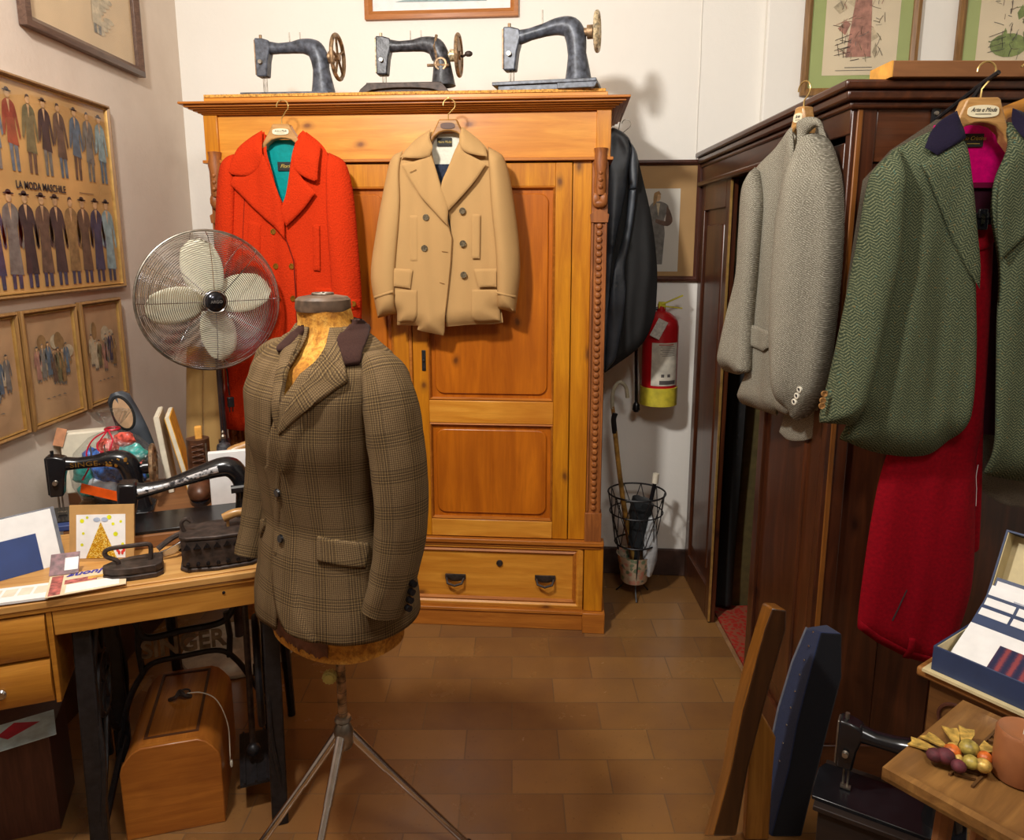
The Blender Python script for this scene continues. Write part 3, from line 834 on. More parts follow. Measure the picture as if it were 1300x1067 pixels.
# doors
xc = X(523, 400)
mid0, mid1 = Z(538), Z(509); up1 = Z(237); lo0 = Z(660); dt = Z(206) - .004
def raised(mbx, x0, x1, z0, z1):
    q = .035; r = []
    for cx_, cz_, a0 in ((x1 - q, z1 - q, 0), (x0 + q, z1 - q, 90), (x0 + q, z0 + q, 180), (x1 - q, z0 + q, 270)):
        for k in range(6): a = radians(a0 + 18 * k); r.append((cx_ + q * cos(a), cz_ + q * sin(a)))
    mbx.prism(r, .0175, .05)
def door(x0, x1, hinge):
    root = None
    b = MB(); sw = .062
    b.box(x0, x0 + sw, .012, .04, zdr + .012, dt); b.box(x1 - sw, x1, .012, .04, zdr + .012, dt)
    for a, c in ((zdr + .012, lo0), (mid0, mid1), (up1, dt)): b.box(x0 + sw, x1 - sw, .0125, .04, a, c)
    d = b.build('door', M['pine_v'], wr, bevel=.002)
    for a, c in ((lo0, mid0), (mid1, up1)):
        b = MB(); raised(b, x0 + sw + .026, x1 - sw - .026, a + .026, c - .026); b.build('door_panel', M['pine_panel'], d, bevel=.004)
        MB().box(x0 + sw, x1 - sw, .026, .04, a, c).build('door_field', M['pine_panel'], d)
        b = MB(); bars(b, x0 + sw, a, x1 - sw, c, .010, .0125, .03); b.build('door_bead', M['pine_mould'], d)
    for a, c in ((mid0, mid1), (lo0 - (lo0 - zdr - .012), lo0)):
        MB().box(x0 + sw + .0005, x1 - sw - .0005, .0105, .02, a + .001, c - .001).build('door_rail', M['pine_h'], d, bevel=.002)
    return d
d1 = door(xc + .001, X(724, 400), 1); d2 = door(xL + .115, xc - .014, 0)
MB().box(xc - .013, xc, .004, .03, zdr + .012, dt).build('door_strip', M['pine_mould'], d2, bevel=.003)
x, z = W.px(538, 458, .01)
b = MB(); b.box(x - .008, x + .008, .008, .014, z - .042, z + .042)
b.cyl((x, .0085, z), (x, .004, z), .006); b.build('lock_plate', M['iron'], d1, bevel=.003)
# stiles and carved pilasters
MB().box(X(725, 400), wR - .065, .018, .05, zdr + .01, zf0 - .006).build('stile', M['pine_v'], wr, bevel=.002)
MB().box(wL + .065, xL + .113, .018, .05, zdr + .01, zf0 - .006).build('stile', M['pine_v'], wr, bevel=.002)
def pilaster(x0, x1):
    c = (x0 + x1) / 2; w = x1 - x0; b = MB()
    b.box(x0, x1, .012, .06, zdr + .008, zf0 - .006)
    zb = zdr + .14; zt = Z(283)
    b.box(x0 + .002, x0 + .008, .004, .014, zb, zt); b.box(x1 - .008, x1 - .002, .004, .014, zb, zt)
    n = 44
    for k in range(n):
        z = zb + (zt - zb) * (k + .5) / n; b.ball((c, .010, z), .0135, 8, (1, .7, .9))
    b.box(x0 - .004, x1 + .004, .002, .06, zdr + .008, zb - .01)
    b.prism([(x0 - .002, zt), (x1 + .002, zt), (x1 + .006, zt + .03), (c, zt + .05), (x0 - .006, zt + .03)], .0, .03)
    b.ball((c, .004, zt + .07), .03, 12, (.95, .6, .6)); b.ball((c - .014, .0, zt + .085), .02, 10, (.8, .6, 1.4)); b.ball((c + .014, .0, zt + .085), .02, 10, (.8, .6, 1.4))
    b.lathe([(.020, 0), (.024, .03), (.021, .08), (.028, .12), (.022, .15), (.026, .17)], (c, .006, zt + .10), 14)
    for k in range(5): b.ball((c, -.016 + .002 * k, zt + .13 + .025 * k), .010 - .0006 * k, 8)
    b.build('carved_pilaster', M['pine_carve'], wr, bevel=.001)
pilaster(wR - .064, wR - .004); pilaster(wL + .004, wL + .064)
# nails for the hangers
for px_, py_ in ((358, 128), (570, 126)):
    x, z = W.px(px_, py_, -.05); MB().cyl((x, -.07, z), (x, -.02, z - .002), .0025).build('nail', M['brass'], wr)

# ================================================================ the dark armoire
AR = Fr((.84, 1.92, 0), 0)
ar = thing('armoire', 'large dark walnut armoire on the right with an open middle bay', 'wardrobe', AR.o, 0)
D = .66; L = 1.46; TP = 1.955
# near end (facing the camera)
for x0_, x1_ in ((0, .062), (D - .06, D)): MB().box(x0_, x1_, 0, .03, 0, TP - .02).build('end_post', M['dark_v'], ar, bevel=.003)
MB().box(.012, .026, -.004, .01, .02, TP - .03).build('pale_strip', M['strip'], ar, bevel=.002)
for z0_, z1_ in ((1.80, TP - .02), (0, .16)): MB().box(.062, D - .06, .004, .03, z0_, z1_).build('end_rail', M['dark_h'], ar, bevel=.003)
b = MB(); b.box(.062, .20, .012, .03, .16, 1.80); b.box(.2015, .36, .0135, .03, .16, 1.80); b.box(.3615, D - .06, .012, .03, .16, 1.80)
b.build('end_boards', M['dark_v'], ar, bevel=.002)
# front (facing into the room)
o0, o1 = .53, 1.01
b = MB(); b.box(0, .03, .031, .09, 0, 1.85); b.box(0, .03, o0 - .05, o0, 0, 1.85); b.box(0, .03, .09, o0 - .05, 1.72, 1.85); b.box(0, .03, .09, o0 - .05, .0, .14)
dd = b.build('near_door', M['dark_v'], ar, bevel=.003)
MB().box(.012, .028, .09, o0 - .05, .14, 1.72).build('door_field', M['dark_v'], dd)
MB().box(.004, .03, .14, o0 - .10, .20, 1.66).build('door_panel', M['dark_v'], dd, bevel=.008)
b = MB(); b.box(0, .03, o1, o1 + .06, 0, 1.85); b.box(0, .03, L - .06, L, 0, 1.85); b.box(0, .03, o1 + .06, L - .06, 1.74, 1.85); b.box(0, .03, o1 + .06, L - .06, 0, .14)
dd = b.build('far_door', M['dark_v'], ar, bevel=.003)
MB().box(.014, .028, o1 + .06, L - .06, .14, 1.74).build('door_field', M['dark_v'], dd)
MB().box(.005, .03, o1 + .10, L - .10, .20, 1.68).build('door_panel', M['dark_v'], dd, bevel=.008)
MB().box(-.002, .006, o1 - .008, o1 + .002, .01, 1.84).build('gilt_edge', M['gilt'], ar)
MB().box(-.004, .03, .001, L, 1.866, TP - .02).build('frieze', M['dark_y'], ar, bevel=.003)
b = MB(); b.box(-.022, .03, .45, L + .0, 1.846, 1.866); b.build('door_moulding', M['dark_y'], ar, bevel=.006)
b = MB(); b.box(-.012, D + .01, -.012, L, TP - .03, TP - .012); b.box(-.026, D + .02, -.026, L, TP - .012, TP + .012); b.box(-.036, D + .03, -.036, L, TP + .012, TP + .034)
b.build('cornice', M['dark_y'], ar, bevel=.006)
MB().box(.03, D, .03, L, 1.87, TP - .03).build('top_panel', M['dark_y'], ar)
MB().box(D - .02, D, .03, L, 0, TP - .03).build('back_panel', plain('olive_back', (120, 104, 56), .8), ar)
MB().box(.03, D, L - .02, L, 0, TP - .03).build('far_end', M['dark_v'], ar)
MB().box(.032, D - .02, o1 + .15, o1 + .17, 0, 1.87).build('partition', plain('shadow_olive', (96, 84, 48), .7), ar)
MB().box(.03, D - .02, o0 - .03, o0 - .01, 0, 1.87).build('partition', M['dark_v'], ar)
MB().cyl((.30, o0 - .01, 1.72), (.30, o1, 1.72), .012).build('clothes_rail', M['steel'], ar)
# carpet in the bay
cp = NT('red_carpet'); n_ = cp.noise(cp.coord(), 70, 2); v_ = cp.new('ShaderNodeTexVoronoi'); v_.inputs['Scale'].default_value = 55; cp.l.new(cp.coord(), v_.inputs['Vector'])
cpm = cp.out(cp.mix(cp.ramp(v_.outputs['Distance'], [(.35, (0, 0, 0)), (.6, (180, 180, 180))]), (168, 44, 36), (120, 110, 80)), .95, 0, .1)
tag(MB().box(.890, 1.44, 2.452, 3.06, .001, .012).build('carpet', cpm), 'red patterned carpet strip inside the open bay of the dark armoire', 'carpet')
b = MB(); b.box(.872, .888, 2.455, 2.93, .0, .006); struct('trim_3', b, plain('pale_threshold', (150, 112, 76), .6), bevel=.002)
# black coat added to make the open bay dark
AF = Fr((.02, 3.02, 0), 0)
b = MB()
def hang_h(x, z): return .05 + .022 * sin(x * 70 + z * 2) + .02 * noise.noise(Vector((x * 9, z * 3, 2)))
b.shell([(.876, .03), (.950, .03), (.956, 1.1), (.948, 1.42), (.930, 1.56), (.890, 1.58), (.876, 1.50)], lambda x, z: .01 * sin(x * 90 + z * 3), .02, .012, .02, .012)
tag(b.build('darkening_coat', M['leather_m'], loc=AF.o, yaw=AF.yaw), 'long black coat added to darken the open bay of the dark armoire', 'coat')

# shelf plank and bracket
x0, zb = hit(1133, 97, y=1.86).x, hit(1133, 97, y=1.86).z
zt_ = TP + .0345
b = MB(); b.box(x0 + .004, 1.56, 1.868, 1.98, zt_, zt_ + .036)
pl = thing('plank', 'brown wooden plank lying on top of the dark armoire end', 'plank', (x0, 1.868, zt_))
bb = MB().box(.004, .60, 0, .11, 0, .037).build('board', M['plank'], pl, bevel=.002); MB().box(0, .004, 0, .11, 0, .037).build('sawn_end', M['rawend'], pl)
br = thing('shelf_bracket', 'black iron triangular bracket screwed to the dark armoire end', 'bracket', (1.045, 1.92, 1.80))
b = MB(); b.box(-.011, .011, -.004, 0, -.05, .13); b.build('back_plate', M['iron'], br)
b = MB(); b.tube([(0, -.006, .10), (.025, -.145, .160)], .005, 6, up=(1, 0, 0)); b.tube([(0, -.006, -.0), (.025, -.140, .158)], .006, 6, up=(1, 0, 0)); b.tube([(.02, -.12, .150), (0.03, -.185, .172)], .0055, 6); b.build('arm', M['iron'], br)
for z in (-.03, .115): MB().lathe([(.001, -.008), (.005, -.0075), (.006, -.004)], (0, 0, z), 10, 'y').build('screw', M['steel'], br)

# ================================================================ light
def area(name, loc, size, power, col, target=None, shape='DISK'):
    l = bpy.data.lights.new(name, 'AREA'); l.shape = shape; l.size = size; l.energy = power; l.color = col
    o = bpy.data.objects.new(name, l); C.objects.link(o); o.location = loc
    d = Vector(target or (loc[0], loc[1], 0)) - Vector(loc); o.rotation_euler = d.to_track_quat('-Z', 'Y').to_euler()
    return o
area('ceiling_light', (-.85, 1.0, 2.85), .20, 55, (1, .965, .91), (0.1, 3.0, 1.5))
area('ceiling_light', (.45, .1, 3.05), .7, 32, (1, .965, .91), (.1, 2.6, 1.0))  # broad soft fill light added overhead, without a fixture
w = bpy.data.worlds.new('world'); bpy.context.scene.world = w; w.use_nodes = True
w.node_tree.nodes['Background'].inputs[0].default_value = (1, .93, .84, 1); w.node_tree.nodes['Background'].inputs[1].default_value = .24
sc = bpy.context.scene
sc.view_settings.view_transform = 'Standard'; sc.view_settings.look = 'None'; sc.view_settings.gamma = 1; sc.view_settings.exposure = 0.0
# ================================================================ garments hung flat: height field from the outer outline
def zpx(ox, oy, s, L): return [(ox + a / s, oy + b / s) for a, b in L]

class Cloth:
    """a garment hung in an upright frame; outline pixels are laid on the garment's own plane at its real distance"""
    def __init__(s, fr, y0, root, outer, T, R, fold=.006, seed=0, res=.016, graze=False):
        s.fr, s.y0, s.root, s.T, s.R, s.fold, s.seed, s.res = fr, y0, root, T, R, fold, seed, res
        s.graze = graze; s.ty = y0
        s.outer = resample(spline(fr.pts(outer, y0)), .02)
        s.base = -y0
    def P(s, L, off=None):
        if off is None or not s.graze: return s.fr.pts(L, s.y0)
        out = []
        for a, b in L:
            y = s.y0 - off
            for _ in range(4): x, z = s.fr.px(a, b, y); y = .5 * y + .5 * -(s.h(x, z) + off)
            out.append(s.fr.px(a, b, y))
        return out
    def h(s, x, z):
        d = edist(s.outer, x, z) if inside(s.outer, x, z) else 0
        f = s.fold * (noise.noise(Vector((x * 11, z * 1.8, s.seed))) + .6 * noise.noise(Vector((x * 23, z * 3.2, s.seed + 4))))
        q = min(d / s.R, 1.0); return s.base + s.T * q * (2 - q) + f * min(1, d / .04)
    def piece(s, name, L, mat, off=0.0, thick=.008, bulge=0.0, R=.02, uvr=0.0, smooth=1, parent=None, res=None, uvo=(0, 0), tilt=None):
        hf = (lambda x, z: s.h(x, z) + off + (tilt(x, z) if tilt else 0))
        b = MB(); b.shell(s.P(L, off), hf, thick, bulge, R, res or s.res, uvr, smooth=smooth, uvo=uvo)
        return b.build(name, mat, parent or s.root, smooth=60)
    def back(s, name, mat, y=.012, shrink=.0, L=None):
        b = MB(); P = s.P(L) if L else s.outer
        b.shell(P, lambda x, z: s.base - y, .006, 0, .02, .03, smooth=0)
        return b.build(name, mat, s.root, smooth=60)
    def dot(s, name, pxy, r, mat, parent=None, off=.0, t=.004, holes=True, rim=None):
        x, z = s.fr.px(pxy[0], pxy[1], s.y0 - s.T); y = -(s.h(x, z) + off)
        b = MB(); b.lathe([(.0008, -t * .4), (r * .62, -t * .45), (r * .72, -t), (r * .92, -t * .95), (r, -t * .3), (r * .9, .002)], (x, y, z), 16, 'y')
        o = b.build(name, mat, parent or s.root)
        return o
    def line(s, name, L, r, mat, off=.002, parent=None):
        pts = s.P(L); Q = []
        for i in range(len(pts) - 1):
            for k in range(6): Q.append((pts[i][0] + (pts[i + 1][0] - pts[i][0]) * k / 6, pts[i][1] + (pts[i + 1][1] - pts[i][1]) * k / 6))
        Q.append(pts[-1])
        return MB().tube([(x, -(s.h(x, z) + off), z) for x, z in Q], r, 5).build(name, mat, parent or s.root)

class Sleeve(Cloth):
    pass

def hanger(fr, y0, hook, neck, label, cat_label, woodm, text=None, hook_r=.022, arms=.19, hookm=None, drop=.04, lbl=None):
    """broad wooden suit hanger: neck = four pixels (tl,tr,br,bl); hook = pixel of the hook top"""
    p = [fr.px(a, b, y0) for a, b in neck]; hx, hz = fr.px(hook[0], hook[1], y0)
    cx = sum(q[0] for q in p) / 4; zt = (p[0][1] + p[1][1]) / 2; zb = (p[2][1] + p[3][1]) / 2
    t = thing('coat_hanger', cat_label, 'hanger', fr.w(cx, y0, zt), fr.yaw)
    wt = (p[1][0] - p[0][0]) / 2; wb = (p[2][0] - p[3][0]) / 2; hgt = zt - zb
    # body: neck block and two sloping arms, one piece of wood
    b = MB(); n = 9; path = []
    out = [(0, 0), (wt * .78, 0), (wt * .95, -.004), (wt, -.012), (wb, -hgt + .004)]
    if arms > wb:
        for k in range(1, n + 1): u = k / n; out.append((wb + (arms - wb) * u, -hgt - drop * u))
        for k in range(n, 0, -1): u = k / n; out.append((wb * .9 + (arms - .004 - wb * .9) * u, -hgt - drop * u - .020))
    out += [(wb * .88, -hgt - .010), (wb * .55, -hgt * .90), (wb * .25, -hgt * .82)]
    full = out + [(0, -hgt * .80)] + [(-x, z) for x, z in reversed(out[1:])]
    # build as loft across x so that the arms are thick and rounded
    b.prism([(a, c) for a, c in dedupe(full)], -.016, .020)
    b.build('body', woodm, t, bevel=.007)
    # oval label
    lw, lh = (wt * .72, .011) if lbl is None else lbl
    if text is not None:
        q = MB(); q.prism([(lw * cos(a) * (1 if abs(cos(a)) < .7 else 1), lh * (1 if sin(a) > 0 else -1) * abs(sin(a)) ** .5 - hgt * .45) for a in [2 * pi * k / 28 for k in range(28)]], -.0186, -.016)
        lb = q.build('label', M['label_c'] if text else woodm, t)
        if text:
            q = MB(); text_into(q, text, lh * .88, (0, -.0190, -hgt * .45 + lh * .22), shear=.5, font_scale=(.9, 1.1)); q.box(-lw * .5, lw * .5, -.0192, -.0186, -hgt * .45 - lh * .5, -hgt * .45 - lh * .4)
            q.build('lettering', M['ink'], lb)
    # hook
    L = []; dx = hx - cx; top = hz - zt
    L += [(0, 0, -.01), (0, 0, .004), (dx * .1, 0, top * .25), (dx * .7 + hook_r * .8, 0, top - hook_r * 1.6)]
    for k in range(0, 11):
        a = radians(-35 + 22 * k); L.append((dx + hook_r * cos(a) , 0, top - hook_r + hook_r * sin(a)))
    MB().tube(L, .0021, 8).build('hook', hookm or M['brass_w'], t)
    return t

def dedupe(P):
    out = []
    for p in P:
        if not out or math.hypot(p[0] - out[-1][0], p[1] - out[-1][1]) > 1e-4: out.append(p)
    if math.hypot(out[0][0] - out[-1][0], out[0][1] - out[-1][1]) < 1e-4: out.pop()
    return out

# ---------------------------------------------------------------- red coat
def Q(L): return zpx(240, 130, 2.483, L)
rc = thing('red_coat', 'red double breasted wool coat with teal lining hung on the wardrobe', 'coat', W.o, W.yaw)
y0 = -.075
outer = Q([(238, 92), (165, 135), (118, 176), (100, 210), (90, 320), (86, 460), (84, 640), (100, 800), (112, 1028), (200, 1040), (330, 1045), (430, 1040), (440, 900), (450, 720), (545, 690), (546, 620), (538, 480), (522, 300), (505, 215), (488, 183), (420, 140), (372, 92), (345, 120), (260, 120)])
Cr = Cloth(W, y0, rc, outer, .035, .07, .016, 1, .012)
Cr.back('lining', M['teal'], .0, L=Q([(250, 118), (345, 118), (420, 150), (470, 300), (440, 1000), (130, 1000), (110, 300), (160, 150)]))
Cr.back('back_panel', M['red'], .012, L=Q([(238, 100), (165, 145), (125, 185), (108, 240), (100, 460), (100, 700), (118, 1015), (330, 1030), (425, 1025), (435, 880), (445, 700), (520, 640), (510, 300), (480, 190), (420, 148), (372, 100), (345, 120), (260, 120)]))
bodyL = Q([(240, 93), (200, 115), (160, 160), (152, 240), (148, 420), (140, 700), (112, 1028), (230, 1038), (350, 1030), (356, 800), (352, 600), (348, 500), (320, 425), (318, 340), (295, 280), (270, 190), (253, 130)])
bodyR = Q([(370, 93), (420, 135), (445, 180), (452, 300), (460, 520), (455, 700), (440, 900), (430, 1035), (345, 1030), (352, 800), (350, 560), (345, 500), (318, 420), (312, 345), (335, 240), (350, 130)])
Cr.piece('right_front', bodyR, M['red'], .002)
Cr.piece('left_front', bodyL, M['red'], .008)
Cr.piece('sleeve', Q([(118, 176), (150, 165), (158, 240), (156, 420), (150, 640), (135, 800), (92, 800), (82, 640), (84, 460), (90, 320), (100, 210)]), M['red'], .010, .03, .016, .03)
sl = Cr.piece('sleeve', Q([(445, 160), (488, 183), (505, 215), (522, 300), (538, 480), (547, 620), (546, 690), (500, 688), (468, 640), (455, 480), (446, 300)]), M['red'], .012, .03, .018, .032)
Cr.piece('cuff_strap', Q([(410, 582), (470, 584), (470, 612), (410, 610)]), M['red'], .016, .006, .004, .01, smooth=0)
Cr.piece('cuff_strap', Q([(505, 620), (546, 616), (547, 645), (520, 652), (508, 646)]), M['red'], .033, .006, .004, .01, smooth=0)
Cr.piece('lapel', Q([(150, 262), (160, 238), (205, 232), (248, 165), (258, 170), (300, 280), (318, 345), (322, 432), (300, 405), (240, 352)]), M['red'], .024, .007, .006, .012, smooth=1)
Cr.piece('lapel', Q([(345, 140), (352, 170), (366, 232), (416, 288), (380, 335), (326, 392), (312, 346), (325, 290)]), M['red'], .024, .007, .006, .012, smooth=1)
Cr.piece('collar', Q([(241, 92), (205, 115), (168, 152), (148, 222), (158, 232), (205, 235), (240, 212), (256, 175), (250, 140)]), M['red'], .030, .008, .004, .010)
Cr.piece('collar', Q([(368, 92), (400, 118), (424, 145), (423, 248), (412, 252), (372, 234), (346, 210), (347, 140), (352, 110)]), M['red'], .030, .008, .004, .010)
for L_ in ([(202, 375), (240, 382), (238, 520), (198, 520)], [(403, 385), (424, 387), (424, 530), (402, 528)]):
    Cr.piece('pocket_welt', Q(L_), M['red'], .010, .004, .003, .006, smooth=0)
Cr.line('front_edge', Q([(322, 432), (345, 500), (352, 600), (356, 720), (356, 860)]), .0022, M['red_d'], .012)
Cr.line('seam', Q([(190, 255), (186, 400), (180, 600)]), .0014, M['red_d'], .008)
for q in ((268, 408), (275, 517), (328, 517), (333, 618), (280, 620)): Cr.dot('button', Q([q])[0], .0115, M['gold_btn'], off=.008)
Cr.dot('button', Q([(524, 634)])[0], .011, M['gold_btn'], off=.038)
x0, z0 = Cr.P(Q([(282, 216)]))[0]; x1, z1 = Cr.P(Q([(334, 188)]))[0]
lb = MB().box(x0, x1, -Cr.base - .006, -Cr.base - .002, z0, z1).build('woven_label', M['black_lbl'], rc)
b = MB(); text_into(b, 'Florio', (z1 - z0) * .6, ((x0 + x1) / 2, -Cr.base - .0066, (z0 + z1) / 2), shear=.4); b.build('label_script', M['gold_thread'], lb)
hanger(W, -.10, (358, 127), [(346, 158), (370, 158), (381, 180), (337, 181)], None, 'wooden hanger with oval cream label holding the red coat', M['hanger'], text='Arte e Moda', lbl=(.031, .011), arms=.11)

# ---------------------------------------------------------------- camel jacket
def Q(L): return zpx(460, 130, 3.333, L)
cj = thing('camel_jacket', 'camel double breasted jacket with wide lapels hung on the wardrobe door', 'jacket', W.o, W.yaw)
y0 = -.07
outer = Q([(298, 118), (240, 155), (180, 205), (130, 232), (102, 330), (60, 560), (40, 740), (70, 912), (148, 892), (150, 942), (240, 945), (235, 965), (345, 986), (356, 948), (460, 940), (596, 932), (575, 872), (650, 892), (670, 690), (640, 400), (600, 235), (530, 190), (425, 108), (400, 150), (330, 150)])
Cj = Cloth(W, y0, cj, outer, .035, .06, .012, 5, res=.011)
Cj.back('lining', M['offwhite'], .0, L=Q([(300, 135), (425, 130), (520, 220), (540, 500), (520, 900), (200, 900), (190, 300), (230, 200)]))
MB().shell(Cj.P(Q([(305, 262), (440, 262), (400, 420), (340, 420)])), lambda x, z: Cj.base + .003, .002, 0, .01, .02, smooth=0).build('plaid_lining', M['plaidnavy'], cj)
Cj.back('back_panel', M['camel'], .012, L=Q([(300, 118), (240, 160), (180, 215), (170, 400), (150, 700), (152, 936), (400, 930), (590, 925), (560, 600), (560, 300), (530, 200), (425, 108)]))
fr_ = Cj.piece('right_front', Q([(425, 112), (520, 185), (545, 230), (550, 330), (572, 600), (577, 780), (596, 932), (560, 938), (460, 941), (400, 946), (356, 950), (365, 800), (384, 600), (372, 470), (345, 365), (385, 240), (420, 150)]), M['camel'], .001)
fl_ = Cj.piece('left_front', Q([(300, 122), (240, 158), (178, 215), (165, 330), (168, 430), (152, 640), (150, 942), (240, 945), (233, 964), (345, 986), (352, 940), (385, 620), (386, 575), (370, 500), (345, 362), (312, 250), (298, 160)]), M['camel'], .010)
Cj.piece('sleeve', Q([(178, 205), (130, 232), (102, 330), (60, 560), (40, 740), (70, 912), (148, 892), (152, 700), (172, 430), (168, 300)]), M['camel'], .014, .03, .018, .028)
Cj.piece('sleeve', Q([(535, 190), (600, 235), (640, 400), (670, 690), (650, 892), (576, 870), (572, 650), (552, 430), (545, 300)]), M['camel'], .016, .03, .018, .028)
for L_ in ([(60, 818), (148, 790), (149, 800), (62, 828)], [(572, 795), (655, 815), (654, 825), (573, 805)]):
    Cj.piece('cuff_seam', Q(L_), M['camel'], .034, .003, .002, .006, smooth=0)
Cj.piece('lapel', Q([(180, 268), (268, 246), (298, 215), (318, 270), (345, 362), (372, 440), (370, 522), (330, 480), (250, 388)]), M['camel'], .024, .006, .005, .012)
Cj.piece('lapel', Q([(450, 222), (534, 266), (480, 345), (376, 460), (345, 364), (385, 260), (422, 180), (432, 200)]), M['camel'], .022, .006, .005, .012)
Cj.piece('collar', Q([(298, 118), (255, 145), (215, 180), (172, 240), (265, 246), (300, 236), (312, 200), (298, 160)]), M['camel'], .031, .007, .006, .014)
Cj.piece('collar', Q([(426, 108), (470, 140), (522, 190), (536, 236), (492, 232), (445, 218), (424, 190), (418, 150)]), M['camel'], .031, .007, .006, .014)
for L_ in ([(146, 700), (225, 706), (215, 785), (146, 775)], [(478, 704), (573, 702), (573, 778), (498, 780)]):
    Cj.piece('pocket_flap', Q(L_), M['camel'], .018, .005, .004, .008, smooth=1)
for L_ in ([(152, 790), (242, 792), (240, 895), (225, 925), (152, 925)], [(470, 790), (578, 790), (585, 920), (490, 925), (468, 905)]):
    Cj.piece('patch_pocket', Q(L_), M['camel'], .013, .004, .003, .006, smooth=1)
for L_ in ([(212, 480), (245, 480), (245, 672), (212, 672)], [(470, 475), (505, 475), (502, 660), (470, 660)]):
    Cj.piece('pocket_welt', Q(L_), M['camel'], .010, .004, .003, .006, smooth=0)
Cj.line('front_edge', Q([(372, 522), (386, 575), (380, 680), (362, 850), (348, 975)]), .0016, M['camel_d'], .012)
Cj.line('buttonhole', Q([(345, 630), (370, 634)]), .0014, M['camel_d'], .012, fl_); Cj.line('buttonhole', Q([(335, 760), (355, 766)]), .0014, M['camel_d'], .012, fl_); Cj.line('buttonhole', Q([(218, 304), (245, 292)]), .0012, M['camel_d'], .034, fl_)
bt = plain('smoke_shell_button', (104, 92, 72), .25, .1, var=.4, scale=200)
for q in ((272, 488), (265, 618), (425, 460), (427, 598), (430, 730)): Cj.dot('button', Q([q])[0], .0125, bt, off=.010)
x0, z0 = Cj.P(Q([(318, 186)]))[0]; x1, z1 = Cj.P(Q([(379, 151)]))[0]
lb = MB().box(x0, x1, -Cj.base - .006, -Cj.base - .001, z0, z1).build('woven_label', M['black_lbl'], cj)
b = MB(); text_into(b, 'Mauro Modas', (z1 - z0) * .42, ((x0 + x1) / 2, -Cj.base - .0066, (z0 + z1) / 2), shear=.4, font_scale=(.8, 1)); b.build('label_script', M['gold_thread'], lb)
hg = hanger(W, -.095, (570, 125), [(557, 152), (583, 152), (588, 170), (549, 172)], None, 'wooden hanger with dark oval badge holding the camel jacket', M['hanger_dk'], text='', lbl=(.026, .011), arms=.11)
for ch in hg.children:
    if ch.name.startswith('label'): ch.data.materials[0] = M['case_dk']

# ---------------------------------------------------------------- trousers hanging by the left post of the wardrobe
TF = Fr(W.w(wL, -.14, 0), W.yaw)
tt = thing('tan_trousers', 'tan trousers hanging behind the fan at the left end of the wardrobe', 'trousers', TF.o, TF.yaw)
Ct = Cloth(TF, -.02, tt, [(238, 440), (238, 590), (244, 700), (286, 700), (287, 590), (284, 440)], .03, .04, .012, 9, .02)
Ct.piece('left_leg', [(238, 440), (238, 590), (244, 700), (266, 700), (264, 590), (263, 440)], M['tan_trouser'], .004, .02, .01, .02)
Ct.piece('right_leg', [(262, 440), (264, 590), (264, 700), (286, 700), (287, 590), (284, 440)], M['tan_trouser'], .0, .02, .01, .02)

# ---------------------------------------------------------------- black garment at the wardrobe's right side
def Q(L): return zpx(740, 120, 3.556, L)
BF = Fr(W.w(wR + .12, .22, 0), W.yaw)
bc = thing('leather_coat', 'black leather coat hanging beside the right side of the wardrobe', 'coat', BF.o, BF.yaw)
outer = Q([(100, 170), (135, 150), (175, 168), (205, 205), (240, 262), (262, 345), (310, 560), (335, 780), (332, 930), (322, 1010), (265, 1130), (135, 1232), (98, 1258), (75, 1200), (75, 1000), (95, 700), (100, 400)])
Cb = Cloth(BF, 0, bc, outer, .03, .05, .03, 12, .012)
Cb.piece('coat_body', outer, M['leather_m'], 0, .04, .0, .03)
Cb.piece('sleeve', Q([(100, 170), (140, 152), (185, 175), (215, 215), (205, 330), (185, 480), (150, 640), (128, 760), (118, 900), (98, 1250), (75, 1200), (80, 900), (95, 500)]), M['leather'], .010, .02, .020, .02)
Cb.piece('collar', Q([(192, 190), (240, 262), (246, 330), (240, 430), (206, 432), (204, 330), (214, 250)]), M['leather'], .026, .012, .014, .02)
Cb.piece('front_fold', Q([(205, 425), (240, 430), (225, 560), (205, 680), (185, 780), (190, 900), (150, 1180), (100, 1250), (110, 1000), (140, 780), (180, 640)]), M['leather'], .010, .02, .014, .016)
x, z = BF.px(790, 166, 0)
wh = thing('wire_hanger', 'wire hanger hook above the black leather coat', 'hanger', BF.w(x, 0, z - .01), BF.yaw)
b = MB(); L = [(0, .0, -.04), (0, 0, 0)]
for k in range(10): a = radians(-60 + 26 * k); L.append((.015 + .018 * cos(a), 0, .035 + .018 * sin(a)))
b.tube(L, .0018, 6); b.tube([(-.02, 0, -.03), (-.012, 0, .03), (-.002, -.01, .075)], .0018, 6); b.build('hook', M['steel'], wh)

# ---------------------------------------------------------------- grey herringbone jacket on the armoire front
def Q(L): return zpx(900, 100, 2.135, L)
GF = Fr((.735, 2.20, 0), radians(-69))
gj = thing('grey_tweed_jacket', 'light grey herringbone tweed jacket hung on the dark armoire front', 'jacket', GF.o, GF.yaw)
outer = Q([(228, 125), (190, 180), (130, 240), (100, 300), (75, 550), (50, 795), (105, 797), (85, 850), (90, 882), (185, 914), (240, 928), (300, 850), (330, 700), (358, 450), (355, 300), (328, 200), (300, 130), (275, 105), (250, 110)])
Cg = Cloth(GF, .0, gj, outer, .04, .06, .012, 21, .012, graze=True)
Cg.back('back_panel', M['grey_h'], .02, L=Q([(250, 110), (200, 190), (130, 260), (110, 500), (92, 870), (185, 905), (300, 900), (330, 500), (320, 200), (290, 125)]))
Cg.piece('back_skirt', Q([(195, 880), (190, 958), (212, 978), (250, 982), (292, 972), (302, 850), (250, 800)]), M['grey_h'], -.045, .01, .004, .02)
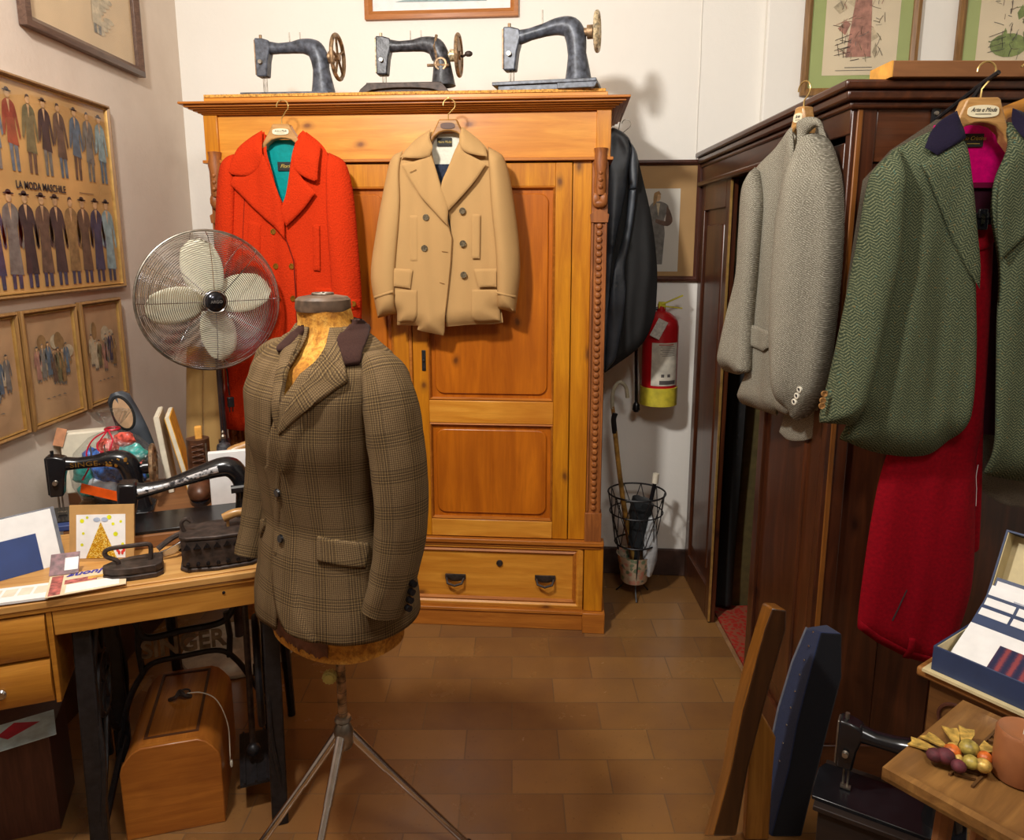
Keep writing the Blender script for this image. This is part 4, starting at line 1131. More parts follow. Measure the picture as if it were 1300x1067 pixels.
Cg.piece('left_front', Q([(228, 125), (190, 180), (130, 242), (120, 330), (112, 500), (104, 700), (85, 850), (90, 882), (185, 914), (200, 860), (205, 600), (215, 400), (232, 260), (240, 160)]), M['grey_h'], .0, .02, .004, .03)
Cg.piece('sleeve', Q([(130, 240), (100, 300), (88, 420), (75, 550), (50, 795), (78, 802), (105, 797), (112, 640), (130, 430), (136, 330)]), M['grey_h'], .026, .03, .022, .03, uvr=.08)
sl = Cg.piece('sleeve', Q([(262, 150), (235, 210), (212, 330), (200, 450), (184, 640), (182, 740), (190, 860), (240, 928), (258, 905), (290, 845), (314, 700), (336, 450), (336, 300), (318, 205), (292, 150)]), M['grey_h'], .048, .06, .05, .06, uvr=-.1)
Cg.piece('right_front', Q([(240, 160), (222, 290), (206, 400), (180, 520), (178, 700), (186, 900), (215, 915), (250, 850), (250, 500), (265, 250), (262, 150)]), M['grey_h'], .008, .02, .004, .03)
Cg.piece('lapel', Q([(226, 130), (232, 200), (222, 290), (207, 398), (190, 430), (176, 452), (182, 380), (196, 300), (206, 210)]), M['grey_h'], .030, .008, .006, .012)
Cg.piece('collar', Q([(238, 118), (262, 104), (296, 108), (310, 135), (290, 130), (266, 148), (240, 200), (228, 245), (226, 215), (240, 170)]), M['grey_h'], .066, .012, .014, .022)
Cg.piece('pocket_flap', Q([(108, 664), (170, 686), (164, 728), (148, 738), (110, 722)]), M['grey_h'], .012, .006, .004, .01, smooth=1)
gb = plain('pale_rim_button', (214, 208, 190), .3, var=.1)
def sleeve_btn(C_, px, r, mat, off, rimless=False):
    x, z = C_.fr.px(px[0], px[1], C_.y0 - C_.T - off * .6); y = -(C_.h(x, z) + off)
    b = MB(); b.lathe([(.0005, -.0035), (r * .5, -.0035), (r * .6, -.006), (r, -.005), (r, 0)], (x, y, z), 14, 'y'); o = b.build('sleeve_button', mat, C_.root)
    MB().lathe([(.0005, -.0045), (r * .55, -.0042), (r * .55, -.003)], (x, y, z), 12, 'y').build('button_centre', M['ink'], o)
for q in ((247, 843), (240, 860), (233, 876)): sleeve_btn(Cg, Q([q])[0], .0085, gb, .098)
hanger(GF, -.01, (1022, 103), [(1013, 137), (1025, 135), (1031, 165), (1009, 170)], None, 'golden wooden hanger of the grey tweed jacket, hooked on the armoire cornice', M['hanger'], text='Arte', lbl=(.016, .012), arms=.0)

# ---------------------------------------------------------------- green herringbone jacket on the bracket
def Q(L): return zpx(1020, 100, 1.907, L)
NF = Fr((1.10, 1.76, 0), radians(-3))
gr = thing('green_tweed_jacket', 'green herringbone tweed jacket with dark velvet collar and magenta lining', 'jacket', NF.o, NF.yaw)
outer = Q([(355, 88), (300, 130), (240, 160), (172, 208), (150, 240), (120, 400), (70, 650), (28, 826), (105, 832), (85, 872), (180, 906), (290, 912), (345, 880), (440, 960), (534, 976), (660, 985), (700, 880), (780, 850), (770, 600), (740, 400), (700, 210), (600, 150), (492, 80), (480, 110), (365, 110)])
Cn = Cloth(NF, 0, gr, outer, .05, .09, .014, 33, .011)
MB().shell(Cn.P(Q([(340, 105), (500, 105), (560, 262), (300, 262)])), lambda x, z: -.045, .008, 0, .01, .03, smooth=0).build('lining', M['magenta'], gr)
MB().shell(Cn.P(Q([(300, 262), (560, 262), (560, 880), (300, 860)])), lambda x, z: -.045, .008, 0, .01, .03, smooth=0).build('lower_lining', fabric('dark_gap_lining', (58, 12, 30), 60, .15, .6, .1), gr)  # gap beside the trousers: its darkness is put into the lining colour
Cn.back('back_panel', M['green_lin'], .062, L=Q([(355, 88), (240, 165), (170, 240), (130, 500), (100, 800), (300, 880), (440, 945), (700, 960), (700, 400), (680, 220), (492, 80)]))
rf = Cn.piece('right_front', Q([(358, 110), (300, 130), (210, 175), (200, 300), (195, 450), (140, 700), (105, 832), (85, 872), (180, 906), (290, 912), (340, 880), (375, 802), (390, 650), (388, 520), (383, 440), (376, 340), (360, 180)]), M['green_h'], .004, .02, .006, .02)
lf = Cn.piece('left_front', Q([(486, 105), (560, 135), (640, 200), (650, 400), (650, 700), (640, 975), (534, 976), (436, 958), (438, 800), (445, 600), (448, 450), (425, 330), (432, 250), (470, 160)]), M['green_h'], .0, .02, .006, .02)
Cn.piece('left_skirt', Q([(440, 962), (534, 976), (640, 975), (640, 1055), (534, 1053), (480, 1030), (442, 990)]), M['green_lin'], -.05, .01, .004, .02)
Cn.piece('sleeve', Q([(215, 170), (172, 208), (150, 240), (120, 400), (70, 650), (28, 826), (105, 832), (142, 700), (196, 450), (206, 300), (212, 240)]), M['green_h'], .030, .04, .026, .035, uvr=.14)
Cn.piece('sleeve', Q([(640, 180), (700, 210), (740, 400), (770, 600), (800, 850), (710, 860), (660, 600), (645, 400), (640, 260)]), M['green_h'], .016, .04, .024, .035, uvr=-.12)
Cn.piece('lapel', Q([(252, 212), (292, 188), (340, 150), (359, 150), (364, 230), (374, 330), (388, 450), (388, 505), (350, 440), (300, 330)]), M['green_h'], .018, .007, .006, .012, uvr=-.25)
Cn.piece('lapel', Q([(484, 130), (510, 190), (560, 250), (540, 290), (500, 370), (440, 440), (428, 360), (430, 260), (455, 190)]), M['green_h'], .016, .007, .006, .012, uvr=.25)
Cn.piece('collar', Q([(356, 82), (310, 112), (266, 174), (288, 194), (358, 152), (364, 118)]), M['velvet'], .028, .008, .008, .015)
Cn.piece('collar', Q([(488, 76), (520, 90), (560, 130), (570, 210), (545, 225), (525, 212), (502, 180), (482, 142)]), M['velvet'], .028, .008, .008, .015)
Cn.line('pocket_seam', Q([(350, 505), (348, 620), (320, 770), (270, 850), (235, 890)]), .0014, M['ink'], .006)
Cn.line('pocket_seam', Q([(270, 550), (262, 640), (245, 720), (215, 748), (170, 742)]), .0012, M['ink'], .006)
Cn.line('buttonhole', Q([(356, 590), (380, 596)]), .0014, M['ink'], .006, rf); Cn.line('buttonhole', Q([(340, 702), (368, 708)]), .0014, M['ink'], .006, rf); Cn.line('buttonhole', Q([(300, 500), (335, 490)]), .0012, M['ink'], .006, rf)
nb = plain('horn_button', (150, 108, 60), .35, var=.3, scale=120)
for q in ((178, 623), (143, 733)): Cn.dot('button', Q([q])[0], .011, nb, off=.005)
for q in ((48, 762), (44, 778), (42, 791)): Cn.dot('sleeve_button', Q([q])[0], .008, nb, off=.056)
def flat(cl, px, py, y):
    return cl.fr.px(px, py, y)
x0, z0 = NF.px(1222, 184, .02); x1, z1 = NF.px(1256, 168, .02)
lb = MB().box(x0, x1, .040, .045, z0 - .002, z1).build('woven_label', M['black_lbl'], gr)
b = MB(); text_into(b, 'Florio Cristina', (z1 - z0) * .48, ((x0 + x1) / 2, .0395, (z0 + z1) / 2 + .003), shear=.4, font_scale=(.85, 1)); b.box(x0 + .02, x1 - .008, .0392, .040, z0 + .004, z0 + .0055); b.build('label_script', M['gold_thread'], lb)
x0, z0 = NF.px(1214, 238, .02); x1, z1 = NF.px(1262, 231, .02)
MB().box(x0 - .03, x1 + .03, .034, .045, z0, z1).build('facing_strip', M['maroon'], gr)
hanger(NF, .0, (1254, 78), [(1220, 126), (1266, 124), (1276, 164), (1208, 166)], None, 'golden wooden hanger with oval cream label holding the green tweed jacket', M['hanger'], text='Arte e Moda', lbl=(.034, .0135), arms=.10, hook_r=.02, drop=.05)

# ---------------------------------------------------------------- crimson trousers on a clip hanger
ct = thing('crimson_trousers', 'crimson velvet trousers hung waist down inside the open green jacket', 'trousers', NF.o, NF.yaw)
def Q2(L): return zpx(1040, 560, 3.558, L)
full = [(1216, 292), (1238, 294), (1262, 289), (1257, 400), (1248, 540)] + Q2([(712, 60), (706, 300), (692, 640), (640, 835), (590, 940), (500, 1002), (392, 972), (260, 905), (172, 842), (175, 790), (204, 560), (240, 330), (290, 110)]) + [(1165, 480), (1200, 380), (1212, 330)]
Ck = Cloth(NF, .028, ct, full, .022, .05, .010, 44, .014)
Ck.piece('front_leg', full, M['cord_red'], 0, .02, .004, .03)
Ck.piece('rear_leg', [(1252, 330), (1261, 330), (1254, 500), (1247, 700), (1240, 706), (1236, 690), (1244, 500)], M['cord_red'], -.014, .008, .004, .01)
Ck.piece('waistband', Q2([(172, 798), (260, 862), (392, 930), (500, 958), (560, 962), (500, 1004), (392, 975), (260, 908), (172, 845)]), M['cord_red'], .005, .006, .004, .01, smooth=0)
Ck.piece('belt_loop', Q2([(378, 858), (408, 862), (396, 975), (366, 968)]), M['cord_red'], .012, .004, .003, .006, smooth=0)
Ck.line('pocket_slit', Q2([(378, 655), (345, 720), (310, 790)]), .0024, M['ink'], .003)
Ck.piece('folded_cuff', [(1216, 288), (1262, 285), (1262, 305), (1240, 318), (1219, 321)], M['cord_red'], .006, .010, .006, .01)
Ck.line('crease', Q2([(445, 110), (415, 350), (385, 640)]), .0014, M['cord_red'], .002)
Ck.line('loose_thread', [(1241, 590), (1238, 605), (1239, 620), (1238, 642)], .0008, M['white'], .003)
gh = thing('clip_hanger', 'black clip hanger with steel hook holding the crimson trousers', 'hanger', NF.w(0, 0, 0), NF.yaw)
def HP(px, py, y=-.008): x, z = NF.px(px, py, y); return (x, y, z)
b = MB(); b.tube([HP(1222, 232), HP(1228, 229), HP(1232, 236), HP(1231, 248), HP(1226, 262), HP(1232, 276)], .0022, 8); b.build('hook', M['chrome'], gh)
b = MB(); b.tube([HP(1228, 279), HP(1262, 277), HP(1330, 270), HP(1390, 264)], .004, 8); b.build('bar', M['black'], gh)
x, y, z = HP(1242, 280)
b = MB(); b.box(x - .017, x + .017, y - .012, y + .012, z - .022, z + .018); b.box(x - .011, x + .011, y - .018, y - .012, z + .004, z + .026)
b.build('clip', M['black'], gh, bevel=.003)
MB().box(x - .004, x + .004, y - .020, y - .018, z - .008, z + .014).build('clip_spring', M['chrome'], gh)
# the next hanger, cut by the right edge
h2 = thing('coat_hanger', 'pale orange wooden hanger cut by the right edge, beside the green jacket', 'hanger', NF.w(*NF.px(1312, 150, .03)[:1], .07, NF.px(1312, 150, .03)[1]), NF.yaw)
b = MB(); b.tube([(-.072, 0, -.022), (-.045, 0, .018), (0, 0, .036), (.045, 0, .022), (.10, 0, -.01), (.16, 0, -.05)], [(.011, .016)] * 6, 10, up=(0, 1, 0)); b.build('body', M['oak_x'], h2)
b = MB(); b.tube([(0, 0, .04), (0, 0, .09), (.012, 0, .115), (.0, 0, .135), (-.018, 0, .12)], .0022, 8); b.build('hook', M['brass_w'], h2)
# ================================================================ the tailor's bust and its plaid jacket
PHI = radians(40)
DF = Fr((-.412, 1.62, 0), -PHI)
bu = thing('tailor_bust', 'old ochre canvas tailor bust with a worn cap on a chrome tripod stand', 'mannequin', DF.o, DF.yaw)
def ringpt(r, th, ex=2.35):
    z, a, b_, dy = r
    s_, c_ = sin(th), cos(th)
    k = (abs(s_) ** ex + abs(c_) ** ex) ** (-1 / ex)
    return Vector((a * s_ * k, -b_ * c_ * k + dy, z))
def lerp_rings(R, z):
    if z <= R[0][0]: return (z,) + tuple(R[0][1:])
    for p, q in zip(R, R[1:]):
        if p[0] <= z <= q[0]:
            t = (z - p[0]) / (q[0] - p[0]); t = t * t * (3 - 2 * t) * .5 + t * .5
            return (z,) + tuple(p[i] + (q[i] - p[i]) * t for i in (1, 2, 3))
    return (z,) + tuple(R[-1][1:])
def loft(R, zs, th0=0, th1=2 * pi, n=64, off=0, close=True):
    vs = []; m = n if close else n + 1
    for z in zs:
        r = lerp_rings(R, z); r = (r[0], r[1] + off, r[2] + off, r[3])
        for k in range(m): vs.append(ringpt(r, th0 + (th1 - th0) * k / n))
    fs = []
    for i in range(len(zs) - 1):
        for k in range(n):
            j = (k + 1) % m
            fs.append((i * m + k, i * m + j, (i + 1) * m + j, (i + 1) * m + k))
    return vs, fs
BR = [(.70, .168, .128, 0), (.80, .172, .130, 0), (.92, .145, .112, 0), (1.0, .134, .105, 0), (1.12, .150, .122, -.004), (1.25, .165, .132, -.008), (1.33, .165, .115, 0), (1.375, .135, .085, .01), (1.40, .085, .065, .01), (1.425, .062, .056, .006), (1.47, .056, .054, .0)]
zs = [.70 + .77 * k / 60 for k in range(61)]
vs, fs = loft(BR, zs)
n = 64; fs = [f for f in fs] + [tuple(range(n))[::-1]]
MB().add(vs, fs).build('canvas_body', M['bust'], bu, smooth=80)
# ragged brown paper at the hem
b = MB(); vs = []; fs = []; m = 120
for i in range(7):
    for k in range(m + 1):
        th = -1.9 + 2.55 * k / m
        lo = .700; hi = .79 + .03 * sin(th * 2 + 1)
        jag = .012 * noise.noise(Vector((th * 9, 3, 1))) + .010 * noise.noise(Vector((th * 31, 5, 1)))
        z = (lo + .022 + jag - .012 * max(0, sin(th))) * (1 - i / 6) + hi * i / 6
        r = lerp_rings(BR, z); r = (z, r[1] + .003, r[2] + .003, r[3]); vs.append(ringpt(r, th))
for i in range(6):
    for k in range(m): q = i * (m + 1) + k; fs.append((q, q + 1, q + m + 2, q + m + 1))
MB().add(vs, fs).build('paper_band', M['bust_dk'], bu, solid=.003)
MB().lathe([(.05, 1.454), (.058, 1.456), (.060, 1.463), (.059, 1.480), (.053, 1.486), (.03, 1.490), (.001, 1.491)], n=40).build('neck_cap', M['cap'], bu)
MB().torus((0, 0, 1.493), .022, .0022, n=24).cyl((-.003, 0, 1.489), (.003, 0, 1.495), .003).build('ring', M['steel'], bu)
# stand
MB().cyl((0, 0, .44), (0, 0, .71), .011, n=20).cyl((0, 0, .64), (0, 0, .70), .0175, n=20).build('pole', M['rust'], bu)
b = MB()
for k in range(5): b.torus((0, 0, .48 + .028 * k), .0112, .0006, n=20, m=4)
b.build('pole_groove', M['iron_rust'], bu)
MB().lathe([(.012, .47), (.018, .468), (.021, .460), (.014, .452), (.019, .445), (.024, .43), (.024, .40), (.018, .385), (.012, .38)], n=24).build('hub', M['steel'], bu)
def knob(c, r, m_):
    b = MB(); P = []
    for k in range(48): a = 2 * pi * k / 48; rr = r * (1 + .07 * cos(a * 12)); P.append((rr * cos(a), rr * sin(a)))
    b.prism(P, -.007, .007); b.prism([(q[0] * .7, q[1] * .7) for q in P], -.010, .007)
    b.cyl((0, 0, 0), (0, .03, 0), .004, n=10)
    b.build('clamp_knob', m_, bu, loc=c, yaw=PHI, bevel=.001)
knob((-.024, -.026, .636), .017, plain('pale_plastic', (176, 158, 140), .5)); knob((-.006, -.028, .585), .0165, plain('yellowed_plastic', (178, 168, 96), .45))
for k, a in enumerate((radians(-90 + 40 + 8), radians(-90 + 40 - 58), radians(-90 + 40 + 72), )):
    a = [radians(-62), radians(-128), radians(60), radians(170)][k]
    d = Vector((cos(a), sin(a), 0))
    lg = MB().cyl(d * .012 + Vector((0, 0, .425)), d * .10 + Vector((0, 0, .30)), .0125, .011, 16).cyl(d * .09 + Vector((0, 0, .315)), d * .31 + Vector((0, 0, .012)), .0095, n=16).build('leg', M['chrome'], bu)
    MB().ball(tuple(d * .312 + Vector((0, 0, .0125))), .0125, 12).build('foot', M['black'], lg)

# ---- jacket
pj = thing('plaid_jacket', 'brown checked wool jacket with dark velvet collar worn by the tailor bust', 'jacket', DF.o, DF.yaw)
JR = [(.760, .205, .162, 0), (.80, .205, .160, 0), (.90, .188, .146, 0), (1.0, .168, .132, 0), (1.08, .168, .136, -.003), (1.2, .186, .150, -.008), (1.28, .192, .147, -.008), (1.335, .186, .128, 0), (1.365, .165, .105, .006), (1.39, .125, .085, .01), (1.41, .088, .070, .012), (1.425, .075, .064, .012)]
# closed reference surface for draping lapels, collar and pockets
vs, fs = loft(JR, [.70 + .74 * k / 90 for k in range(91)], n=120)
wv = [DF.w(*v) for v in vs]; BV = BVHTree.FromPolygons(wv, fs)
V0, V1 = 1.135, 1.425
def gap(z):          # half angle of the front opening
    if z >= V0: t = (z - V0) / (V1 - V0); return (-.02 + .62 * t ** 1.15 + .25 * max(0, t - .75) , 0)
    return (0, 0)
def edges(z):
    """(start, end) angle of the cloth: start is the wearer's left front, end the wearer's right front"""
    if z >= V0:
        t = (z - V0) / (V1 - V0); g = .66 * t ** 1.0 + .45 * max(0, t - .7) * 2
        return (g - .04, 2 * pi + .06 + .16 * t)
    t = (V0 - z) / (V0 - .745)
    cut = max(0, t - .52) / .48
    return (-.10 + .42 * cut ** 2.2, 2 * pi + .05 - .10 * cut ** 3)
zs = [.765 + (V1 - .765) * k / 70 for k in range(71)]
n = 110
def jacket_body():
    b = MB(); vs = []; uv = []; fs = []
    for z in zs:
        a0, a1 = edges(z)
        for k in range(n + 1):
            th = a0 + (a1 - a0) * k / n
            zz = z
            low = max(0, (.80 - z) / .055)
            if low > 0: zz = z + low * (.030 * cos(th) * 0 + .006 * sin(th * 3)) + (.022 * low * max(0, 1 - (th - a0) / .5) ** 2)
            r = lerp_rings(JR, z); f = .004 * noise.noise(Vector((sin(th) * 2.4, cos(th) * 2.4, z * 4))) + (.006 * sin(th * 9) * low * .4)
            o = f + (.006 if k < n * .06 else 0) * 1
            rr = (zz, r[1] + o, r[2] + o, r[3])
            vs.append(ringpt(rr, th)); uv.append((th * .175, zz))
    for i in range(len(zs) - 1):
        for k in range(n): q = i * (n + 1) + k; fs.append((q, q + 1, q + n + 2, q + n + 1))
    b.add(vs, fs, uv); return b.build('jacket_body', M['plaid'], pj, smooth=80, solid=.005)
jacket_body()
def arm(path, rad, name='sleeve', roll=0):
    b = MB(); P = [Vector(p) for p in path]
    # resample by catmull
    Q_ = []; Rr = []
    for i in range(len(P) - 1):
        p0, p1, p2, p3 = P[max(i - 1, 0)], P[i], P[i + 1], P[min(i + 2, len(P) - 1)]
        for k in range(8):
            t = k / 8
            Q_.append(.5 * ((2 * p1) + (-p0 + p2) * t + (2 * p0 - 5 * p1 + 4 * p2 - p3) * t * t + (-p0 + 3 * p1 - 3 * p2 + p3) * t ** 3))
            Rr.append(tuple(rad[i][j] + (rad[i + 1][j] - rad[i][j]) * t for j in (0, 1)))
    Q_.append(P[-1]); Rr.append(rad[-1])
    N = len(Q_); m = 40; vs = []; uv = []; fs = []; L = 0
    for i, p in enumerate(Q_):
        d = (Q_[min(i + 1, N - 1)] - Q_[max(i - 1, 0)]).normalized()
        u = Vector((0, 1, 0)); u = (u - d * d.dot(u)).normalized(); w = d.cross(u)
        if i: L += (p - Q_[i - 1]).length
        for k in range(m + 1):
            t = 2 * pi * k / m
            f = 1 + .05 * noise.noise(Vector((cos(t) * 1.6, sin(t) * 1.6, i * .22 + roll))) + .03 * noise.noise(Vector((cos(t) * 3, sin(t) * 3, i * .5 + roll)))
            vs.append(p + u * cos(t) * Rr[i][0] * f + w * sin(t) * Rr[i][1] * f); uv.append((k / m * .36 + roll * .01, -L))
    for i in range(N - 1):
        for k in range(m): q = i * (m + 1) + k; fs.append((q, q + 1, q + m + 2, q + m + 1))
    c = len(vs); vs.append(Q_[0]); uv.append((0, 0))
    for k in range(m): fs.append((k + 1, k, c))
    b.add(vs, fs, uv); o = b.build(name, M['plaid'], pj, smooth=80)
    return o, Q_
sR, _ = arm([(.155, .008, 1.372), (.190, .004, 1.345), (.215, .0, 1.27), (.232, .0, 1.15), (.240, -.004, 1.03), (.232, -.02, .92), (.215, -.038, .835)],
         [(.028, .012), (.054, .030), (.066, .044), (.066, .048), (.063, .045), (.058, .041), (.053, .037)], roll=3)
sL, _ = arm([(-.155, .008, 1.372), (-.188, .004, 1.345), (-.212, .0, 1.27), (-.230, .0, 1.15), (-.246, -.006, 1.03), (-.252, -.03, .92), (-.250, -.06, .835)],
         [(.028, .012), (.058, .034), (.070, .048), (.068, .050), (.062, .046), (.056, .042), (.052, .036)], roll=7)
def Qb(L): return zpx(290, 360, 2.136, L)
def drape(name, L, mat, off=.006, thick=.005, res=4.0, uvr=0.0, parent=None, tree=BV, fallback=1.55):
    """lay a cut piece of cloth on the chest: every point of its outline comes to rest on the jacket surface"""
    P = spline([(a, -b) for a, b in L])
    res = min(res, max(narrow(P) * .5, 1.2)); P = clean(P, res * .8)
    V, T, bd, B = fill(P, res)
    top = []; bot = []; uv = []
    for x, ny in V:
        d = ray(x, -ny); h_ = tree.ray_cast(EYE, d.normalized())
        if h_[0] is None:
            t = fallback / d.y; q = EYE + d * t; h_ = tree.find_nearest(q)
        p, nn = h_[0], h_[1]
        if nn.dot(d) > 0: nn = -nn
        e = prof(edist(B, x, ny), 3.0)
        lp = DF.loc(p); ln = DF.loc(p + nn) - lp
        top.append(lp + ln * (off + thick * e)); bot.append(lp + ln * (off - .006)); 
        th = atan2(lp.x, -lp.y); u, v = th * .175, lp.z
        uv.append((u * cos(uvr) + v * sin(uvr), -u * sin(uvr) + v * cos(uvr)))
    n_ = len(V); vs = top + bot
    fs = []
    # orientation: pixel space is right handed seen from the camera
    for t in T: fs.append(tuple(t)); fs.append(tuple(i + n_ for i in reversed(t)))
    for a, b_ in bd: fs.append((b_, a, a + n_, b_ + n_))
    return MB().add(vs, fs, uv + uv).build(name, mat, parent or pj, smooth=50)
drape('lapel', Qb([(203, 128), (188, 158), (150, 192), (140, 230), (128, 300), (128, 360), (144, 412), (148, 372), (154, 290), (172, 215), (200, 162)]), M['plaid'], .007, .005, uvr=.2)
drape('lapel', Qb([(296, 160), (312, 205), (324, 268), (280, 300), (215, 348), (148, 414), (145, 395), (162, 345), (200, 290), (244, 228), (280, 180)]), M['plaid'], .009, .005, uvr=.7)
drape('collar', Qb([(208, 112), (180, 138), (137, 180), (140, 193), (168, 182), (192, 160), (208, 134)]), M['velvet_b'], .009, .004)
drape('collar', Qb([(330, 88), (350, 92), (378, 140), (366, 180), (354, 226), (318, 230), (304, 195), (296, 160), (316, 130), (330, 106)]), M['velvet_b'], .012, .004)
drape('pocket_flap', Qb([(246, 684), (300, 694), (378, 704), (376, 740), (370, 772), (310, 766), (245, 752), (243, 715)]), M['plaid'], .007, .005, uvr=.03)
drape('pocket_flap', Qb([(96, 640), (106, 638), (104, 660), (94, 690)]), M['plaid'], .007, .004)
drape('front_edge', Qb([(140, 405), (150, 420), (158, 480), (152, 560), (150, 640), (144, 740), (130, 740), (132, 640), (136, 540), (138, 460)]), M['plaid'], .006, .005)
def on_chest(q):
    d = ray(*q); h_ = BV.ray_cast(EYE, d.normalized()); return h_
for q in ((146, 563), (155, 690)):
    h_ = on_chest(Qb([q])[0])
    if h_[0]:
        p = DF.loc(h_[0] + h_[1] * .012); nn = DF.loc(h_[0] + h_[1]) - DF.loc(h_[0])
        MB().cyl(p, p + nn * .004, .0095, .008, 16).build('button', M['black'], pj)
# cuff buttons on the near sleeve
for k in range(4):
    z = .853 + .017 * k
    c = Vector((.262 - .0 * k, -.052 + .004 * k, z)); 
    p = Vector((.2745 + .0012 * k, -.02 + .004 * k, z))
    MB().cyl(p - Vector((.006, 0, 0)), p + Vector((.004, -.001, 0)), .0078, .007, 14).build('sleeve_button', M['black'], sR)
# ================================================================ treadle sewing table
TFm = Fr((-.979, 1.678, 0), radians(20.5))
tb = thing('treadle_table', 'old oak sewing table on a black cast iron treadle stand by the left wall', 'table', TFm.o, TFm.yaw)
a0, a1 = -.37, .53
b = MB(); b.box(a0, a1, -.004, .45, .748, .766); b.box(a0 + .02, a1 - .02, .010, .44, .766, .771)
b.build('tabletop', M['oak_top'], tb, bevel=.004)
MB().box(a0 + .005, a1 - .005, -.001, .45, .735, .748).build('edge_moulding', M['oak_x'], tb, bevel=.004)
MB().box(-.128, a1 - .01, .004, .024, .672, .735).build('apron', M['oak_x'], tb, bevel=.002)
MB().box(-.128, a1 - .01, .42, .438, .672, .735).build('rear_apron', M['oak_x'], tb)
for px_, py_ in ((284, 753),):
    x, z = TFm.px(px_, py_, .002); MB().lathe([(.001, -.001), (.004, 0), (.004, .004)], (x, .002, z), 10, 'y').build('screw', M['iron'], tb)
def drawers(x0, x1, zb):
    MB().box(x0, x1, .03, .42, zb, .735).box(x1 - .012, x1, .004, .42, zb - .004, .735).box(x0, x0 + .012, .004, .42, zb - .004, .735).build('drawer_case', M['oak_v'], tb, bevel=.002)
    h = (.735 - zb) / 2
    for i in range(2):
        z0 = zb + h * i + .004; z1 = zb + h * (i + 1) - .004
        b = MB(); n = 10; P = []
        for k in range(n + 1): t = k / n; P.append((-.012 * sin(pi * t) ** .7 + .004, z0 + (z1 - z0) * t))
        vs = [(xx, y, z) for xx in (x0 + .014, x1 - .014) for y, z in P] + [(xx, .03, z) for xx in (x0 + .014, x1 - .014) for z in (z0, z1)]
        m = n + 1
        fs = [(m + k, k, k + 1, m + k + 1)[::-1] for k in range(n)] + [(m + k, m + k + 1, k + 1, k) for k in range(0)]
        fs += [tuple(range(m)) + (2 * m + 1, 2 * m), tuple(reversed(range(m, 2 * m))) + (2 * m + 2, 2 * m + 3)]
        fs += [(0, 2 * m, 2 * m + 2, m), (m - 1, 2 * m - 1, 2 * m + 3, 2 * m + 1)]
        b.add(vs, fs); d = b.build('drawer', M['oak_v'], tb)
        xm = (x0 + x1) / 2; zm = (z0 + z1) / 2
        if i == 0: MB().lathe([(.005, 0), (.005, -.010), (.012, -.014), (.013, -.020), (.009, -.024), (.001, -.025)], (xm, -.006, zm), 18, 'y').build('drawer_knob', M['chrome'], d)
        else: MB().lathe([(.001, -.002), (.005, -.001), (.005, .003)], (xm, -.008, zm + .01), 12, 'y').build('keyhole', M['iron'], d)
drawers(a0 + .01, -.130, .500); drawers(.405, .515, .555)
# iron stand
def swept(name, P, r=.011, par=tb, m_='iron', fl=.7): return MB().tube(P, r, 8, flat=fl).build(name, M[m_], par)
def curve(P, n=7):
    out = []; P = [Vector(p) for p in P]
    for i in range(len(P) - 1):
        p0, p1, p2, p3 = P[max(i - 1, 0)], P[i], P[i + 1], P[min(i + 2, len(P) - 1)]
        for k in range(n):
            t = k / n; out.append(.5 * ((2 * p1) + (-p0 + p2) * t + (2 * p0 - 5 * p1 + 4 * p2 - p3) * t * t + (-p0 + 3 * p1 - 3 * p2 + p3) * t ** 3))
    out.append(P[-1]); return out
for sx, sg in ((-.078, 1), (.365, -1)):
    for y0_, y1_ in ((.035, -.0), (.40, .44)):
        b = MB(); b.add([(sx - .020, y0_, .735), (sx + .022, y0_, .735), (sx + .012, y1_, .0), (sx - .032, y1_, .0), (sx - .020, y0_ + .03, .735), (sx + .022, y0_ + .03, .735), (sx + .012, y1_ + .03, .0), (sx - .032, y1_ + .03, .0)],
              [(0, 1, 2, 3)[::-1], (4, 5, 6, 7), (0, 1, 5, 4), (3, 2, 6, 7)[::-1], (0, 4, 7, 3), (1, 2, 6, 5)])
        lg = b.build('leg', M['iron'], tb, bevel=.004)
        b = MB(); b.tube(curve([(sx + .03 * sg, y0_ + .01, .66), (sx + .012 * sg, y0_ + .01, .5), (sx + .02 * sg, y1_ + .01, .3), (sx - .0 * sg, y1_ + .012, .1), (sx + .01 * sg, y1_ + .012, .01)]), .007, 8)
        b.build('leg_scroll', M['iron'], lg)
    b = MB()
    b.tube(curve([(sx, .05, .70), (sx, .15, .60), (sx, .22, .50), (sx, .29, .60), (sx, .39, .70)]), .009, 8, flat=.6)
    b.tube(curve([(sx, .02, .12), (sx, .14, .22), (sx, .22, .32), (sx, .30, .22), (sx, .42, .12)]), .009, 8, flat=.6)
    b.tube([(sx, .02, .10), (sx, .42, .10)], .009, 8); b.torus((sx, .22, .41), .085, .008, 'x', 32, 8)
    for k in range(6): a = 2 * pi * k / 6; b.tube([(sx, .22, .41), (sx, .22 + .085 * cos(a), .41 + .085 * sin(a))], .006, 6)
    b.build('side_frame', M['iron'], tb)
